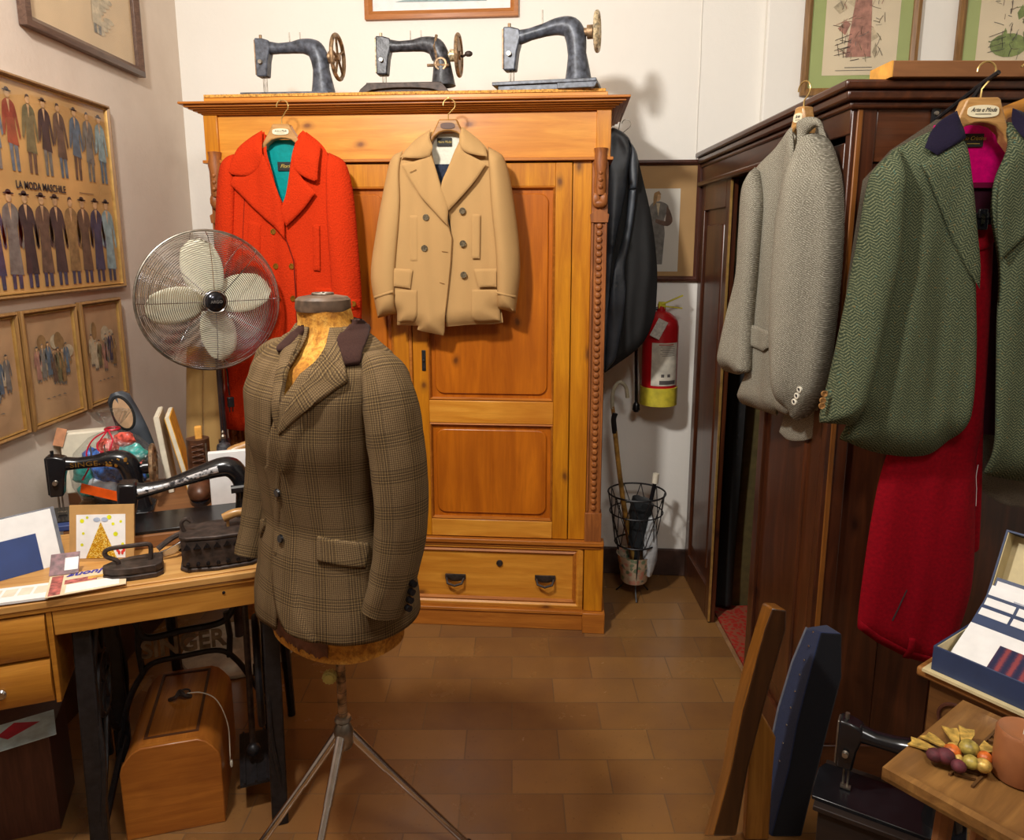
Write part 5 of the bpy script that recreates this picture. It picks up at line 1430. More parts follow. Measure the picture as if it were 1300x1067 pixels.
# brace with the name plate
yb = .36
L1, L2, zt_, zm_ = .0, .235, .445, .362
b = MB()
b.tube(curve([(-.075, yb, .60), (-.03, yb, .56), (-.005, yb, .50), (L1 + .02, yb, .448), (.118, yb, .452), (L2 - .01, yb, .458), (L2 + .03, yb, .50), (L2 + .055, yb, .57), (L2 + .10, yb, .62), (.36, yb, .64)]), .0105, 8, flat=.8)
b.tube(curve([(-.085, yb, .10), (-.05, yb, .24), (-.01, yb, .32), (L1 + .03, yb, .362), (.118, yb, .368), (L2 - .02, yb, .366), (L2 + .03, yb, .32), (L2 + .08, yb, .22), (.36, yb, .12)]), .0105, 8, flat=.8)
b.tube([(L1 + .0, yb, .50), (L1 - .005, yb, .41), (L1 + .0, yb, .33)], .010, 8, flat=.8); b.tube([(L2 + .008, yb, .49), (L2 + .014, yb, .41), (L2 + .008, yb, .34)], .010, 8, flat=.8)
br_ = b.build('brace', M['iron'], tb)
b = MB(); text_into(b, 'SINGER', .088, (L1 + .118, yb - .002, .408), depth=.004, font_scale=(.80, .88), bold=.002)
b.build('name_letters', plain('bare_cast_letters', (128, 112, 88), .6, var=.3), br_)
# treadle plate, pitman rod, wheel
b = MB(); b.box(.255, .345, .08, .32, .085, .093)
for k in range(3): b.box(.265 + .03 * k, .271 + .03 * k, .08, .32, .093, .099)
b.build('treadle_plate', M['iron'], tb)
b = MB(); b.torus((.325, .22, .36), .15, .011, 'x', 48, 8); b.cyl((.31, .22, .36), (.36, .22, .36), .018)
for k in range(5): a = 2 * pi * k / 5 + .3; b.tube([(.325, .22, .36), (.325, .22 + .15 * cos(a), .36 + .15 * sin(a))], .008, 6)
b.build('drive_wheel', M['iron'], tb)
MB().tube([(.30, .23, .62), (.298, .20, .40), (.295, .17, .12)], .009, 8).build('pitman_rod', M['iron_rust'], tb)
MB().ball((.296, .165, .14), .02, 12).build('rod_bearing', M['iron'], tb)

# second table behind it
t2 = thing('work_table', 'dark wooden table behind the treadle table, carrying the black sewing machine', 'table', TFm.w(0, .46, 0), TFm.yaw)
MB().box(-.185, .46, .005, .455, .745, .77).build('tabletop', M['plank'], t2, bevel=.003)
MB().box(-.17, .43, .03, .37, .70, .745).build('apron', M['frame_dk'], t2)
for sx in (-.15, .075, .41):
    for yy in (.045, .355):
        if sx == .075 and yy > .1: continue
        MB().tube([(sx, yy, .70), (sx, yy, .40), (sx + .012, yy, 0)], [.022, .017, .013], 8).build('leg', M['iron'], t2)
MB().tube([(.12, .05, .70), (.10, .05, .6), (.085, .05, .52)], .011, 8).build('stay', M['iron'], t2)

# bentwood cover under the table
CF = Fr(hit(215, 940, z=.275), radians(16)); CF.o.z = 0
cs = thing('machine_cover', 'bentwood sewing machine cover standing on the floor under the treadle table', 'box', CF.o, CF.yaw)
def arch(w, h, r, n=8):
    P = [(-w, 0), (w, 0)]
    for k in range(n + 1): a = radians(0 + 62 * k / n); P.append((w - r + r * cos(a), h - .045 - .0 + r * sin(a) - .0 + .0))
    Q_ = [(-x, z) for x, z in reversed(P[2:])]
    return P + Q_
ww = .125
prof_ = [(-ww, 0), (ww, 0), (ww, .20), (ww - .006, .222), (ww - .020, .242), (ww - .034, .258), (ww - .055, .268), (-ww + .055, .268), (-ww + .034, .258), (-ww + .020, .242), (-ww + .006, .222), (-ww, .20)]
MB().prism(prof_, .0, .37).build('shell', M['case_y'], cs, bevel=.003)
MB().prism([(x * 1.015, z * 1.01) for x, z in prof_], -.012, .004).build('end_board', M['case'], cs, bevel=.003)
b = MB(); bars(b, -.070, .03, .070, .35, .008, -.003, .0)
b2 = MB(); b2.v = [(x, z, .268 - y) for x, y, z in b.v]; b2.f = [f for f in b.f]; b2.m = b.m
b2.build('top_bead', M['case_dk'], cs)
b = MB()
b.tube(curve([(-.03, .20, .272), (-.01, .19, .285), (.0, .205, .292), (.015, .19, .284), (.03, .20, .274)]), .006, 6); b.torus((.01, .21, .283), .016, .003, 'z', 20, 6)
b.build('handle', M['iron_rust'], cs)
b = MB(); b.tube(curve([(.02, .20, .285), (.06, .195, .283), (.105, .16, .272), (.137, .10, .23), (.140, .08, .15), (.138, .085, .12)]), .0016, 6); b.ball((.141, .085, .11), .009, 8, (.5, 1, 1.4)); b.build('key_string', M['cream'], cs)

# low carton with a leaflet under the left drawers
cx = hit(24, 930, z=.30)
MBc = thing('dark_box', 'dark brown box on the floor below the left drawers', 'box', (cx.x - .01, cx.y + .03, 0), radians(20))
MB().box(-.11, .075, -.06, .13, 0, .285).build('body', M['frame_dk'], MBc, bevel=.002)
lf_ = thing('leaflet', 'pale blue leaflet with a red triangle lying below the left drawers', 'leaflet', (cx.x - .01, cx.y + .03, .286), radians(34))
MB().box(-.10, .075, -.075, .055, 0, .002).build('sheet', plain('pale_blue_paper', (196, 220, 224), .6), lf_)
b = MB(); b.add([(-.06, .0, .0025), (.04, .012, .0025), (-.02, .045, .0025), (-.035, -.03, .0025)], [(0, 1, 2), (0, 3, 1)]); b.build('red_triangle', plain('red_print', (190, 30, 56), .5), lf_, smooth=0)

# ================================================================ sewing machines
def machine(name, label, loc, yaw, s=1.0, enamel='worn', plate='rust', wheelm='rust', bed='plate', wheel_r=.062, pins=2, crank=False, gold=False, text=None, highcol=False, spokes=True, group=None, deco=None, bedm=None, patch=False):
    t = thing(name, label, 'sewing machine', loc, yaw, group)
    S = lambda *p: tuple(k * s for k in p)
    E = M[enamel]; bh = {'plate': .012, 'plinth': .040, 'slab': .032}[bed]
    if bed == 'plate':
        b = MB(); b.prism([S(-.07, -.085), S(.30, -.085), S(.315, -.06), S(.315, .06), S(.30, .085), S(-.06, .085), S(-.075, .05), S(-.075, -.05)], 0, bh * s, 'z'); b.build('bed', bedm or E, t, bevel=.002)
    elif bed == 'plinth':
        P = [S(-.085, 0), S(-.05, 0)] + [S(-.05 + .30 * k / 12, .004 + .016 * sin(pi * k / 12) ** .5) for k in range(13)] + [S(.285, 0), S(.29, .006), S(.265, .036), S(.255, .04), S(-.045, .04), S(-.075, .016)]
        b = MB(); b.prism(dedupe(P), -.09 * s, -.075 * s); b.prism([S(-.085, 0), S(.29, 0), S(.265, .036), S(-.045, .036)], -.075 * s, .09 * s); b.box(-.05 * s, .26 * s, -.088 * s, .088 * s, .034 * s, .041 * s); b.build('bed', bedm or E, t, bevel=.002)
    else:
        b = MB(); b.box(-.03 * s, .31 * s, -.075 * s, .075 * s, .0, .020 * s); b.prism([S(-.05, -.085), S(.33, -.085), S(.33, .085), S(-.05, .085)], .020 * s, .032 * s, 'z'); b.prism([S(.19, 0), S(.325, 0), S(.335, .02), S(.19, .02)], -.084 * s, -.075 * s); b.build('bed', bedm or E, t, bevel=.002)
    h = bh
    top = .235 if highcol else .205
    c = .255
    pts = [(c, 0, h), (c - .002, 0, h + .05), (c - .006, 0, h + .10), (c - .012, 0, top - .045), (c - .032, 0, top - .012), (c - .075, 0, top - (.0 if not highcol else .005)), (.13, 0, top - (.004 if not highcol else .014)), (.075, 0, top - (.006 if not highcol else .026)), (.035, 0, top - (.004 if not highcol else .034)), (.0, 0, top - (.004 if not highcol else .036))]
    rad = [(.052, .052), (.044, .042), (.038, .034), (.040, .038), (.038, .038), (.032, .030), (.026, .023), (.025, .021), (.026, .026), (.026, .036)]
    P = curve([Vector(p) * s for p in pts], 5); R_ = []
    for i in range(len(rad) - 1):
        for k in range(5): u = k / 5; R_.append((s * (rad[i][0] * (1 - u) + rad[i + 1][0] * u), s * (rad[i][1] * (1 - u) + rad[i + 1][1] * u)))
    R_.append((s * rad[-1][0], s * rad[-1][1]))
    b = MB(); b.tube(P, R_, 16, up=(0, 1, 0)); arm_ = b.build('arm', E, t, smooth=60)
    zt2 = top - (.036 if highcol else .004)
    b = MB(); b.prism([S(-.022, zt2 - .115), S(.022, zt2 - .115), S(.030, zt2 - .05), S(.044, zt2 + .0), S(.038, zt2 + .026), S(.010, zt2 + .034), S(-.022, zt2 + .036)], -.026 * s, .026 * s)
    b.build('head', E, t, bevel=.005)
    MB().box(-.027 * s, -.021 * s, -.020 * s, .020 * s, (zt2 - .108) * s, (zt2 + .030) * s).build('face_plate', M[plate], t, bevel=.002)
    b = MB(); b.cyl(S(.0, 0, h + .012), S(.0, 0, zt2 - .10), .0035 * s); b.cyl(S(.012, .0, h + .008), S(.012, 0, zt2 - .10), .003 * s); b.box(-.006 * s, .022 * s, -.012 * s, .006 * s, (h + .004) * s, (h + .010) * s)
    b.build('needle_bar', M['steel'], t)
    MB().cyl(S(-.004, 0, zt2 + .034), S(-.004, 0, zt2 + .052), .006 * s).build('presser_knob', M[plate], t)
    b = MB(); b.lathe([(.001, -.018 * s), (.008 * s, -.018 * s), (.009 * s, -.012 * s), (.004 * s, -.010 * s), (.009 * s, -.006 * s), (.009 * s, 0)], S(.002, -.022, zt2 - .06), 12, 'y'); b.build('tension_dial', M['steel'], t)
    for k in range(pins): MB().cyl(S(.12 + .045 * k, 0, top - .02), S(.12 + .045 * k, 0, top + .055), .0022 * s).build('spool_pin', M['steel'], t)
    # hub and hand wheel
    wz = (top - .045) if not highcol else top - .022
    wz = min(wz, top - .03)
    b = MB(); b.cyl(S(c - .01, 0, wz), S(c + .062, 0, wz), .016 * s, .013 * s, 16); b.cyl(S(c + .030, 0, wz), S(c + .050, 0, wz), .024 * s, n=20); b.build('wheel_hub', M[plate], t)
    b = MB(); b.torus(S(c + .066, 0, wz), wheel_r * s, .0085 * s, 'x', 40, 10); b.cyl(S(c + .058, 0, wz), S(c + .075, 0, wz), .017 * s, n=20)
    if spokes:
        for k in range(5): a = 2 * pi * k / 5 + .5; b.tube([S(c + .066, 0, wz), S(c + .066, wheel_r * cos(a), wz + wheel_r * sin(a))], .0055 * s, 6)
    else: b.cyl(S(c + .062, 0, wz), S(c + .068, 0, wz), wheel_r * s * .95, n=36)
    b.build('balance_wheel', M[wheelm], t)
    if crank:
        b = MB(); b.tube([S(c + .07, -.0, wz), S(c + .085, -.02, wz - .01), S(c + .10, -.03, wz - .005)], .005 * s, 8); b.ball(S(c + .112, -.034, wz - .003), .013 * s, 12, (1.3, .9, .9)); b.build('crank_handle', M['iron_rust'], t)
        b = MB(); b.tube([S(c - .06, -.036, wz - .045), S(c + .03, -.036, wz - .045)], .006 * s, 8); b.tube([S(c - .012, -.036, wz - .05), S(c - .030, -.034, wz + .03), S(c - .022, -.02, wz + .075)], .006 * s, 8); b.torus(S(c - .004, -.036, wz - .04), .022 * s, .006 * s, 'y', 20, 6); b.build('bobbin_winder', M['rust'], t)
    if text:
        b = MB(); text_into(b, text, .032 * s, (.108 * s, -.0262 * s, (top - .006) * s), rotz=.0, font_scale=(1.05, .8), depth=.0006)
        b.build('name_lettering', M['brass'], arm_)
    if deco:
        b = MB(); r = random.Random(4)
        for k in range(deco[0]):
            x = r.uniform(deco[1], deco[2]); z = top - .006 + r.uniform(-.015, .013); rr = r.uniform(.003, .007)
            b.lathe([(.0004, -.0012), (rr * s, 0), (rr * s, .006)], (x * s, -(.0262 + (x - .13) * .09) * s, z * s), 7, 'y')
        b.build('gilt_ornament', M['brass'], arm_)
    return t

yy = .10
def on_top(px, py, y=yy):
    x, z = W.px(px, py, y); return W.w(x, y, WTOP)
M['cream_rust'] = plain('flaked_cream_plate', (196, 176, 140), .4, .2, var=.45, scale=90)
p = on_top(336, 118)
machine('sewing_machine', 'antique sewing machine with a tall spoked wheel, leftmost on top of the wardrobe', p, W.yaw, .93, 'worn', 'rust', 'rust', 'plate', .085, group='antique sewing machines on the wardrobe')
p = on_top(487, 118)
machine('sewing_machine', 'antique sewing machine with hand crank and wavy base, middle on top of the wardrobe', p, W.yaw, .92, 'worn2', 'cream_rust', 'rust', 'plinth', .078, spokes=False, crank=True, group='antique sewing machines on the wardrobe', bedm=M['iron_rust'])
p = on_top(648, 118)
machine('sewing_machine', 'large arched grey sewing machine with a raised wheel, rightmost on top of the wardrobe', p, W.yaw - radians(8), 1.02, 'worn', 'rust', 'cream_rust', 'slab', .063, pins=1, highcol=True, group='antique sewing machines on the wardrobe')
# the two on the tables
machine('sewing_machine', 'black sewing machine with gold SINGER lettering, in front of the cellophane bag', TFm.w(-.215, .60, .77), TFm.yaw, .84, 'black', 'black', 'rust', 'plate', .08, text='SINGER', deco=(24, .168, .24), spokes=False)
m2 = thing('sewing_machine', 'black and silver sewing machine behind the two irons on the treadle table', 'sewing machine', TFm.w(.02, .33, .771), TFm.yaw)
MB().box(-.03, .40, -.09, .09, 0, .038).build('wooden_base', M['plank'], m2, bevel=.003)
MB().box(-.02, .39, -.08, .08, .038, .048).build('bed', M['black'], m2, bevel=.002)
P = curve([(.30, 0, .045), (.298, 0, .10), (.292, 0, .148), (.27, 0, .182), (.235, 0, .186), (.17, 0, .170), (.10, 0, .152), (.04, 0, .142), (-.005, 0, .14)], 5)
rad = [(.036, .030), (.026, .022), (.030, .026), (.034, .030), (.032, .028), (.027, .022), (.021, .016), (.022, .020), (.030, .032)]; R_ = []
for i in range(len(rad) - 1):
    for k in range(5): u = k / 5; R_.append(tuple(rad[i][j] * (1 - u) + rad[i + 1][j] * u for j in (0, 1)))
R_.append(rad[-1])
am2 = MB().tube(P, R_, 18, up=(0, 1, 0)).build('arm', M['black'], m2, smooth=60)
ss = NT('silver_transfer'); ss_ = ss.out(ss.ramp(ss.noise(ss.coord(), 110, 3), [(.42, (70, 70, 74)), (.5, (196, 196, 200)), (.8, (236, 236, 238))]), .22, .5)
P2 = [p + Vector((0, -R_[i][0] * .30, .002)) for i, p in enumerate(P)][20:38]; MB().tube(P2, [(R_[i + 20][0] * .76, R_[i + 20][1] * .62) for i in range(18)], 18, up=(0, 1, 0)).build('silver_ornament', ss_, am2, smooth=60)
MB().prism([(-.035, .065), (.005, .060), (.018, .12), (.020, .170), (-.03, .172)], -.03, .03).build('head', M['black'], m2, bevel=.008)
MB().cyl((-.012, 0, .052), (-.012, 0, .08), .004).build('needle_bar', M['steel'], m2)
b = MB(); b.cyl((.30, 0, .155), (.375, 0, .155), .016, n=16); b.lathe([(.018, 0), (.026, .004), (.026, .014), (.018, .018)], (.335, 0, .155), 20, 'x'); b.build('wheel_hub', M['steel'], m2)
MB().torus((.385, 0, .155), .062, .009, 'x', 36, 10).cyl((.378, 0, .155), (.392, 0, .155), .02).build('balance_wheel', M['steel'], m2)
MB().tube([(.265, -.04, .128), (.40, -.04, .132)], .012, 10).build('motor_bar', M['black'], m2)
MB().cyl((.205, 0, .20), (.205, 0, .262), .002).build('spool_pin', M['steel'], m2)

# ================================================================ things on the tables
def put(px, py, z=.771): w_ = hit(px, py, z=z); return w_
# flat iron
o = TFm.w(.048, .075, .771)
fi = thing('flat_iron', 'small rusty flat iron with a bent rod handle at the front of the table', 'iron', o, TFm.yaw + radians(4))
Ps = [(-.072, -.010), (-.05, -.030), (-.01, -.042), (.05, -.044), (.066, -.03), (.066, .03), (.05, .044), (-.01, .042), (-.05, .028), (-.072, .008)]
b = MB(); b.prism(Ps, 0, .013, 'z'); b.prism([(x * .95, y * .95) for x, y in Ps], .013, .017, 'z'); b.prism([(x * .99, y * .99) for x, y in Ps], .017, .034, 'z'); b.build('sole', M['iron_rust'], fi, bevel=.003)
b = MB(); b.tube(curve([(-.035, 0, .033), (-.040, 0, .045), (-.060, 0, .058), (-.062, 0, .072), (-.045, 0, .078), (.0, 0, .077), (.035, 0, .075), (.040, 0, .060), (.036, 0, .033)]), .0058, 8); b.build('handle', M['iron_rust'], fi)
# charcoal iron
o = TFm.w(.245, .085, .771)
ci = thing('charcoal_iron', 'dark cast iron charcoal iron with notched rim at the right of the table', 'iron', o, TFm.yaw)
Pc = [(-.085, -.030), (-.07, -.048), (.0, -.060), (.08, -.055), (.125, -.02), (.13, .0), (.125, .02), (.08, .055), (0, .060), (-.07, .048), (-.085, .03)]
b = MB(); b.prism([(x * 1.06, y * 1.06) for x, y in Pc], 0, .010, 'z'); b.build('sole', M['iron_rust'], ci, bevel=.003)
b = MB(); b.prism(Pc, .010, .084, 'z'); bo = b.build('firebox', M['iron_rust'], ci, bevel=.004)
b = MB()
for k in range(8):
    x = -.07 + .024 * k; yv = -.0585 + .0016 * abs(k - 3)
    b.cyl((x, yv - .006, .022), (x, yv + .01, .022), .0048, n=10)
    b.prism([(x - .009, .064), (x + .009, .064), (x, .078)], yv - .0045, yv + .01)
b.build('air_hole', M['black'], bo)
b = MB(); b.prism([(x * 1.04, y * 1.04) for x, y in Pc], .084, .094, 'z'); b.build('lid', M['iron_rust'], ci, bevel=.003)
b = MB(); b.tube(curve([(-.075, 0, .09), (-.082, 0, .115), (-.070, 0, .128), (-.058, 0, .118)]), .005, 8); b.build('latch', M['iron_rust'], ci)
b = MB(); b.tube(curve([(.02, 0, .118), (.05, 0, .128), (.085, 0, .126), (.11, 0, .115)]), [.012] * 22, 12); b.tube([(.03, 0, .094), (.03, 0, .12)], .004, 6); b.tube([(.10, 0, .094), (.10, 0, .12)], .004, 6); b.build('handle', M['hanger'], ci)
# tailor's shears
o = TFm.w(.135, .155, .771)
sh = thing('shears', 'chrome and black tailor shears lying between the flat iron and charcoal iron', 'shears', o, TFm.yaw + radians(6))
b = MB()
b.torus((.045, .0, .03), .036, .0055, 'y', 28, 8, sy=1); 
for v in range(len(b.v)): x, y, z = b.v[v]; b.v[v] = (x, y, .012 + (z - .03) * .55 + .015)
b.build('handle_loop', M['black'], sh)
b = MB(); b.prism([(-.10, .012), (-.02, .028), (.03, .05), (.035, .042), (.0, .014), (-.09, .004)], -.012, -.006); b.build('blade', M['chrome'], sh, bevel=.001)
b = MB(); b.tube(curve([(-.04, 0, .03), (.0, .01, .052), (.04, .01, .062), (.07, .01, .048)]), .008, 8); b.build('grip', M['iron_rust'], sh)
# christmas tree card
o = put(88, 714); o2 = put(170, 712)
KF = Fr(o, atan2((o2 - o).y, (o2 - o).x)); wK = (o2 - o).length
cdk = thing('greeting_card', 'square kraft framed card with a golden glitter tree and yellow dots', 'card', KF.o, KF.yaw)
def leaned(mbx, ang):
    R = Matrix.Rotation(ang, 4, 'X'); mbx.v = [tuple(R @ Vector(v)) for v in mbx.v]; return mbx
h_ = wK * .90; la = radians(-12)
leaned(MB().box(0, wK, 0, .006, 0, h_), la).build('kraft_board', M['kraft'], cdk)
leaned(MB().box(wK * .11, wK * .87, -.001, .0, h_ * .06, h_ * .83), la).build('white_panel', M['white'], cdk)
b = MB(); b.add([(wK * .26, -.0016, h_ * .06), (wK * .74, -.0016, h_ * .06), (wK * .49, -.0016, h_ * .70)], [(0, 1, 2)])
gl = NT('gold_glitter'); gv = gl.new('ShaderNodeTexVoronoi'); gv.inputs['Scale'].default_value = 520; gl.l.new(gl.coord(), gv.inputs['Vector'])
glm = gl.out(gl.ramp(gl.sep(gv.outputs['Color'])[0], [(.2, (196, 130, 10)), (.6, (240, 186, 10)), (.95, (255, 240, 150))]), .35, .3)
leaned(b, la).build('glitter_tree', glm, cdk, smooth=0)
b = MB()
for x, z, r in ((.2, .72, .028), (.28, .78, .018), (.62, .78, .030), (.68, .66, .020), (.80, .70, .018), (.22, .50, .018), (.20, .30, .02), (.72, .48, .030), (.83, .30, .02)): ell(b, x * wK, z * h_, r * wK * 1.2, r * wK * 1.2, -.0016, 0, 12)
leaned(b, la).build('yellow_dot', plain('yellow_print', (222, 224, 20), .5), cdk, smooth=0)
b = MB()
for k in range(6): a = 2 * pi * k / 6; ell(b, .80 * wK + .05 * wK * cos(a), .20 * h_ + .05 * wK * sin(a), .02 * wK, .035 * wK, -.0018, 0, 8)
leaned(b, la).build('red_flower', plain('red_flower_print', (220, 60, 50), .5), cdk, smooth=0)
b = MB()
for k in (-1, 1): ell(b, .49 * wK + k * .06 * wK, .74 * h_, .055 * wK, .035 * wK, -.0022, 0, 12)
leaned(b, la).build('ribbon_bow', plain('silver_ribbon', (176, 190, 214), .3), cdk, smooth=0)
# big white catalogue
o = put(-70, 758); o2 = put(80, 716)
KF = Fr(o, atan2((o2 - o).y, (o2 - o).x)); wK = (o2 - o).length
ct_ = thing('catalogue', 'large white catalogue with a navy panel propped at the left of the table', 'catalogue', KF.o, KF.yaw)
la = radians(-22)
leaned(MB().box(0, wK, .0, .012, 0, .150), la).build('cover', M['white'], ct_, bevel=.001)
leaned(MB().box(.02, wK - .045, -.0015, 0, .0, .095), la).build('navy_panel', M['navy_m'], ct_)
leaned(MB().box(.004, wK + .012, .013, .030, 0, .155), la).build('backing_folder', plain('grey_folder', (120, 122, 130), .6), ct_)
# sheets and postcards at the front
o = put(2, 752)
s1 = thing('price_sheet', 'white printed sheet lying at the left front edge of the table', 'paper', TFm.w(-.235, .030, .771), TFm.yaw - radians(2))
MB().box(-.14, .105, -.03, .055, 0, .006).build('sheet', M['white'], s1)
b = MB()
for k in range(7): b.box(-.13 + .033 * k, -.104 + .033 * k, .0, .04, .006, .0066)
b.build('printed_column', M['cream'], s1)
s2 = thing('postcard', 'colourful postcard with upside down blue writing, overlapping the white sheet', 'postcard', TFm.w(-.055, .045, .778), TFm.yaw + radians(6))
MB().box(-.085, .085, -.05, .075, 0, .0015).build('card', plain('warm_card', (238, 214, 178), .5, var=.1, scale=12), s2)
b = MB(); b.box(-.08, -.055, -.045, .07, .0015, .002); b.box(-.05, .02, .01, .035, .0015, .0021); b.build('red_print', plain('dusty_red_print', (176, 96, 88), .5, var=.4, scale=70), s2)
b = MB(); b.box(-.045, .07, -.042, .005, .0015, .002); b.build('white_print', M['white'], s2)
b = MB(); b.box(.0, .075, .018, .034, .0021, .0024); b.build('orange_print', plain('orange_print', (240, 170, 80), .5, var=.3, scale=60), s2)
b = MB(); text_into(b, 'Juong', .034, (-.005, .060, .0026), face='top', flip=True, shear=.3, bold=.0008); b.build('blue_script', plain('blue_print', (60, 60, 170), .5), s2)
s3 = thing('photo_card', 'small dark photograph card leaning on the catalogue beside the postcard', 'card', TFm.w(-.105, .11, .782), TFm.yaw)
leaned(MB().box(-.045, .02, 0, .0015, 0, .06), radians(-50)).build('card', plain('maroon_photo', (120, 84, 88), .4, var=.5, scale=50), s3)
leaned(MB().box(-.012, .018, -.001, 0, .01, .045), radians(-50)).build('white_patch', M['white'], s3)
# blue packet behind
o = put(52, 652)
s4 = thing('blue_packet', 'flat blue packet lying behind the catalogue at the foot of the sewing machine', 'packet', TFm.w(-.20, .475, .771), TFm.yaw)
MB().box(-.055, .055, -.012, .02, 0, .018).build('packet', M['navy_m'], s4, bevel=.003)
# cellophane gift bag
o = TFm.w(-.065, .735, .77)
gb_ = thing('gift_bag', 'clear cellophane gift bag of teal, red and blue wares tied with red ribbon', 'bag', o, 0)
R0 = random.Random(3)
cols = [plain('teal_plastic', (0, 150, 140), .35, var=.3, scale=60), plain('coral_red', (222, 84, 70), .4, var=.5, scale=70), plain('blue_foil', (60, 110, 190), .3, var=.6, scale=60), plain('white_foil', (220, 226, 232), .25)]
spots = [(-.075, -.03, .085, .05, 0), (-.08, -.03, .03, .032, 0), (.055, -.04, .14, .045, 0), (-.0, -.06, .165, .040, 1), (.04, -.05, .185, .036, 1), (-.005, -.07, .10, .048, 2), (.05, -.06, .08, .04, 2), (-.04, -.06, .135, .036, 2), (-.02, -.08, .045, .04, 3), (.04, -.07, .035, .035, 3), (.0, .0, .09, .07, 0), (.085, -.04, .11, .026, 1)]
for x, y, z, r, c_ in spots:
    b = MB(); q = Vector((x * 1.1, y * .55 - .005, z * 1.12)); b.ball(tuple(q), r * (.86 if c_ == 1 else 1.05), 22, (1.15, .62, .85))
    for i, v in enumerate(b.v):
        d_ = Vector(v) - q; b.v[i] = tuple(q + d_ * (1 + .38 * noise.noise(Vector(v) * 34) + .16 * noise.noise(Vector(v) * 90)))
    b.build('wrapped_item', cols[c_], gb_, smooth=70)
b = MB(); pr = [(.05, .001), (.12, .01), (.145, .05), (.148, .10), (.13, .16), (.08, .21), (.022, .235), (.018, .243), (.04, .27), (.06, .30)]
b.lathe(pr, (0, -.01, 0), 30, sy=.62)
for i, v in enumerate(b.v):
    f = 1 + .07 * noise.noise(Vector((v[0] * 30, v[1] * 30, v[2] * 14))) + (.25 * sin(atan2(v[1], v[0]) * 9) if v[2] > .26 else 0); b.v[i] = (v[0] * f, v[1] * f, v[2])
b.build('cellophane_wrap', M['cello'], gb_, smooth=80)
b = MB(); b.torus((0, -.01, .239), .021, .004, 'z', 20, 6); b.tube(curve([(0, -.035, .24), (-.03, -.07, .22), (-.045, -.09, .18), (-.035, -.10, .14), (-.05, -.12, .10)]), .0025, 6); b.tube(curve([(0, -.035, .24), (.03, -.07, .215), (.02, -.09, .18), (-.01, -.09, .20), (0, -.04, .24)]), .0025, 6)
b.build('ribbon', plain('crimson_ribbon', (196, 20, 50), .4), gb_)
b = MB(); b.obox((.02, -.118, .055), .16, .004, .030, ry=radians(14)); b.build('orange_tag', plain('orange_strap', (246, 92, 10), .5), gb_)
# paper parcel, shoe, books, boot
o = TFm.w(-.205, .865, .77); 
pp = thing('paper_parcel', 'crumpled cream paper parcel behind the cellophane bag', 'parcel', o, TFm.yaw)
b = MB(); b.obox((.03, 0, .105), .14, .05, .21, rz=.1); b2 = b.build('paper', M['cream'], pp, bevel=.006)
MB().obox((-.035, -.034, .20), .03, .006, .06, ry=.3).build('torn_edge', plain('salmon_paper', (214, 150, 110), .7), pp)
o = TFm.w(-.03, .885, .77)
sp = thing('black_shoe', 'black leather shoe propped heel up behind the cellophane bag', 'shoe', o, TFm.yaw - radians(8))
def shoe(mb, L=.27, ang=0):
    n = 16; m = 16; rows = []
    for i in range(n + 1):
        u = i / n; w_ = .040 * (1 - .28 * sin(pi * min(1, u * 1.15)) * 0) * (.62 + .38 * sin(pi * (.18 + .72 * u)) ) ; w_ = .034 + .012 * sin(pi * u) if u < .85 else .036 * sqrt(max(0, 1 - ((u - .85) / .16) ** 2)) + .004
        h_ = .066 - .01 * u if u < .45 else .062 - .04 * ((u - .45) / .55)
        rows.append((u * L, w_ if i else .02, h_))
    vs = []; fs = []
    for x, w_, h_ in rows:
        for k in range(m):
            a = 2 * pi * k / m; vs.append(Vector((x, w_ * cos(a), h_ * .5 + h_ * .5 * sin(a))))
    for i in range(n):
        for k in range(m): fs.append((i * m + k, i * m + (k + 1) % m, (i + 1) * m + (k + 1) % m, (i + 1) * m + k))
    fs += [tuple(range(m))[::-1], tuple(n * m + k for k in range(m))]
    mb.add(vs, fs)
Rs = Matrix.Translation((-.03, .0, .325)) @ Matrix(((.34, .94, 0, 0), (-.20, .07, -.98, 0), (-.92, .33, .21, 0), (0, 0, 0, 1)))
b = MB(); shoe(b); b.v = [tuple(Rs @ Vector(v)) for v in b.v]; b.build('upper', M['leather'], sp, smooth=60)
b = MB(); P = [(.015 + .115 * (1 + cos(a)) / 2, .030 * sin(a)) for a in [2 * pi * k / 24 for k in range(24)]]
b.tube([(x, y, .064 - x * .05) for x, y in P], .005, 8, closed=True); b.v = [tuple(Rs @ Vector(v)) for v in b.v]; b.build('collar_rim', M['leather_m'], sp)
b = MB(); b.prism([(x * .98, y * .93) for x, y in P], .0585, .0645, 'z'); b.v = [tuple(Rs @ Vector(v)) for v in b.v]; b.build('insole', plain('tan_insole', (176, 140, 104), .6), sp)
o = TFm.w(.075, .80, .77)
for k, (lbl_, col, dx, hh_, an) in enumerate((('slim cream book leaning behind the black sewing machine, beside the shoe', (222, 210, 186), 0, .265, -.10), ('slim yellow book leaning behind the hand wheel of the black sewing machine', (232, 172, 54), .045, .262, -.20))):
    bk = thing('book', lbl_, 'book', TFm.w(.075 + dx, .815, .77), TFm.yaw, 'books behind the black machine')
    MB().obox((0, 0, hh_ / 2), .018, .17, hh_, ry=an).build('cover', plain('cover_%s' % ('cream', 'yellow')[k], col, .6), bk, bevel=.002)
    MB().obox((0, -.002, hh_ / 2 + .002), .012, .169, hh_, ry=an).build('pages', M['cream'], bk)
o = TFm.w(.185, .66, .77)
bt_ = thing('laced_boot', 'brown laced leather ankle boot with a wooden last standing behind the machines', 'boot', o, TFm.yaw)
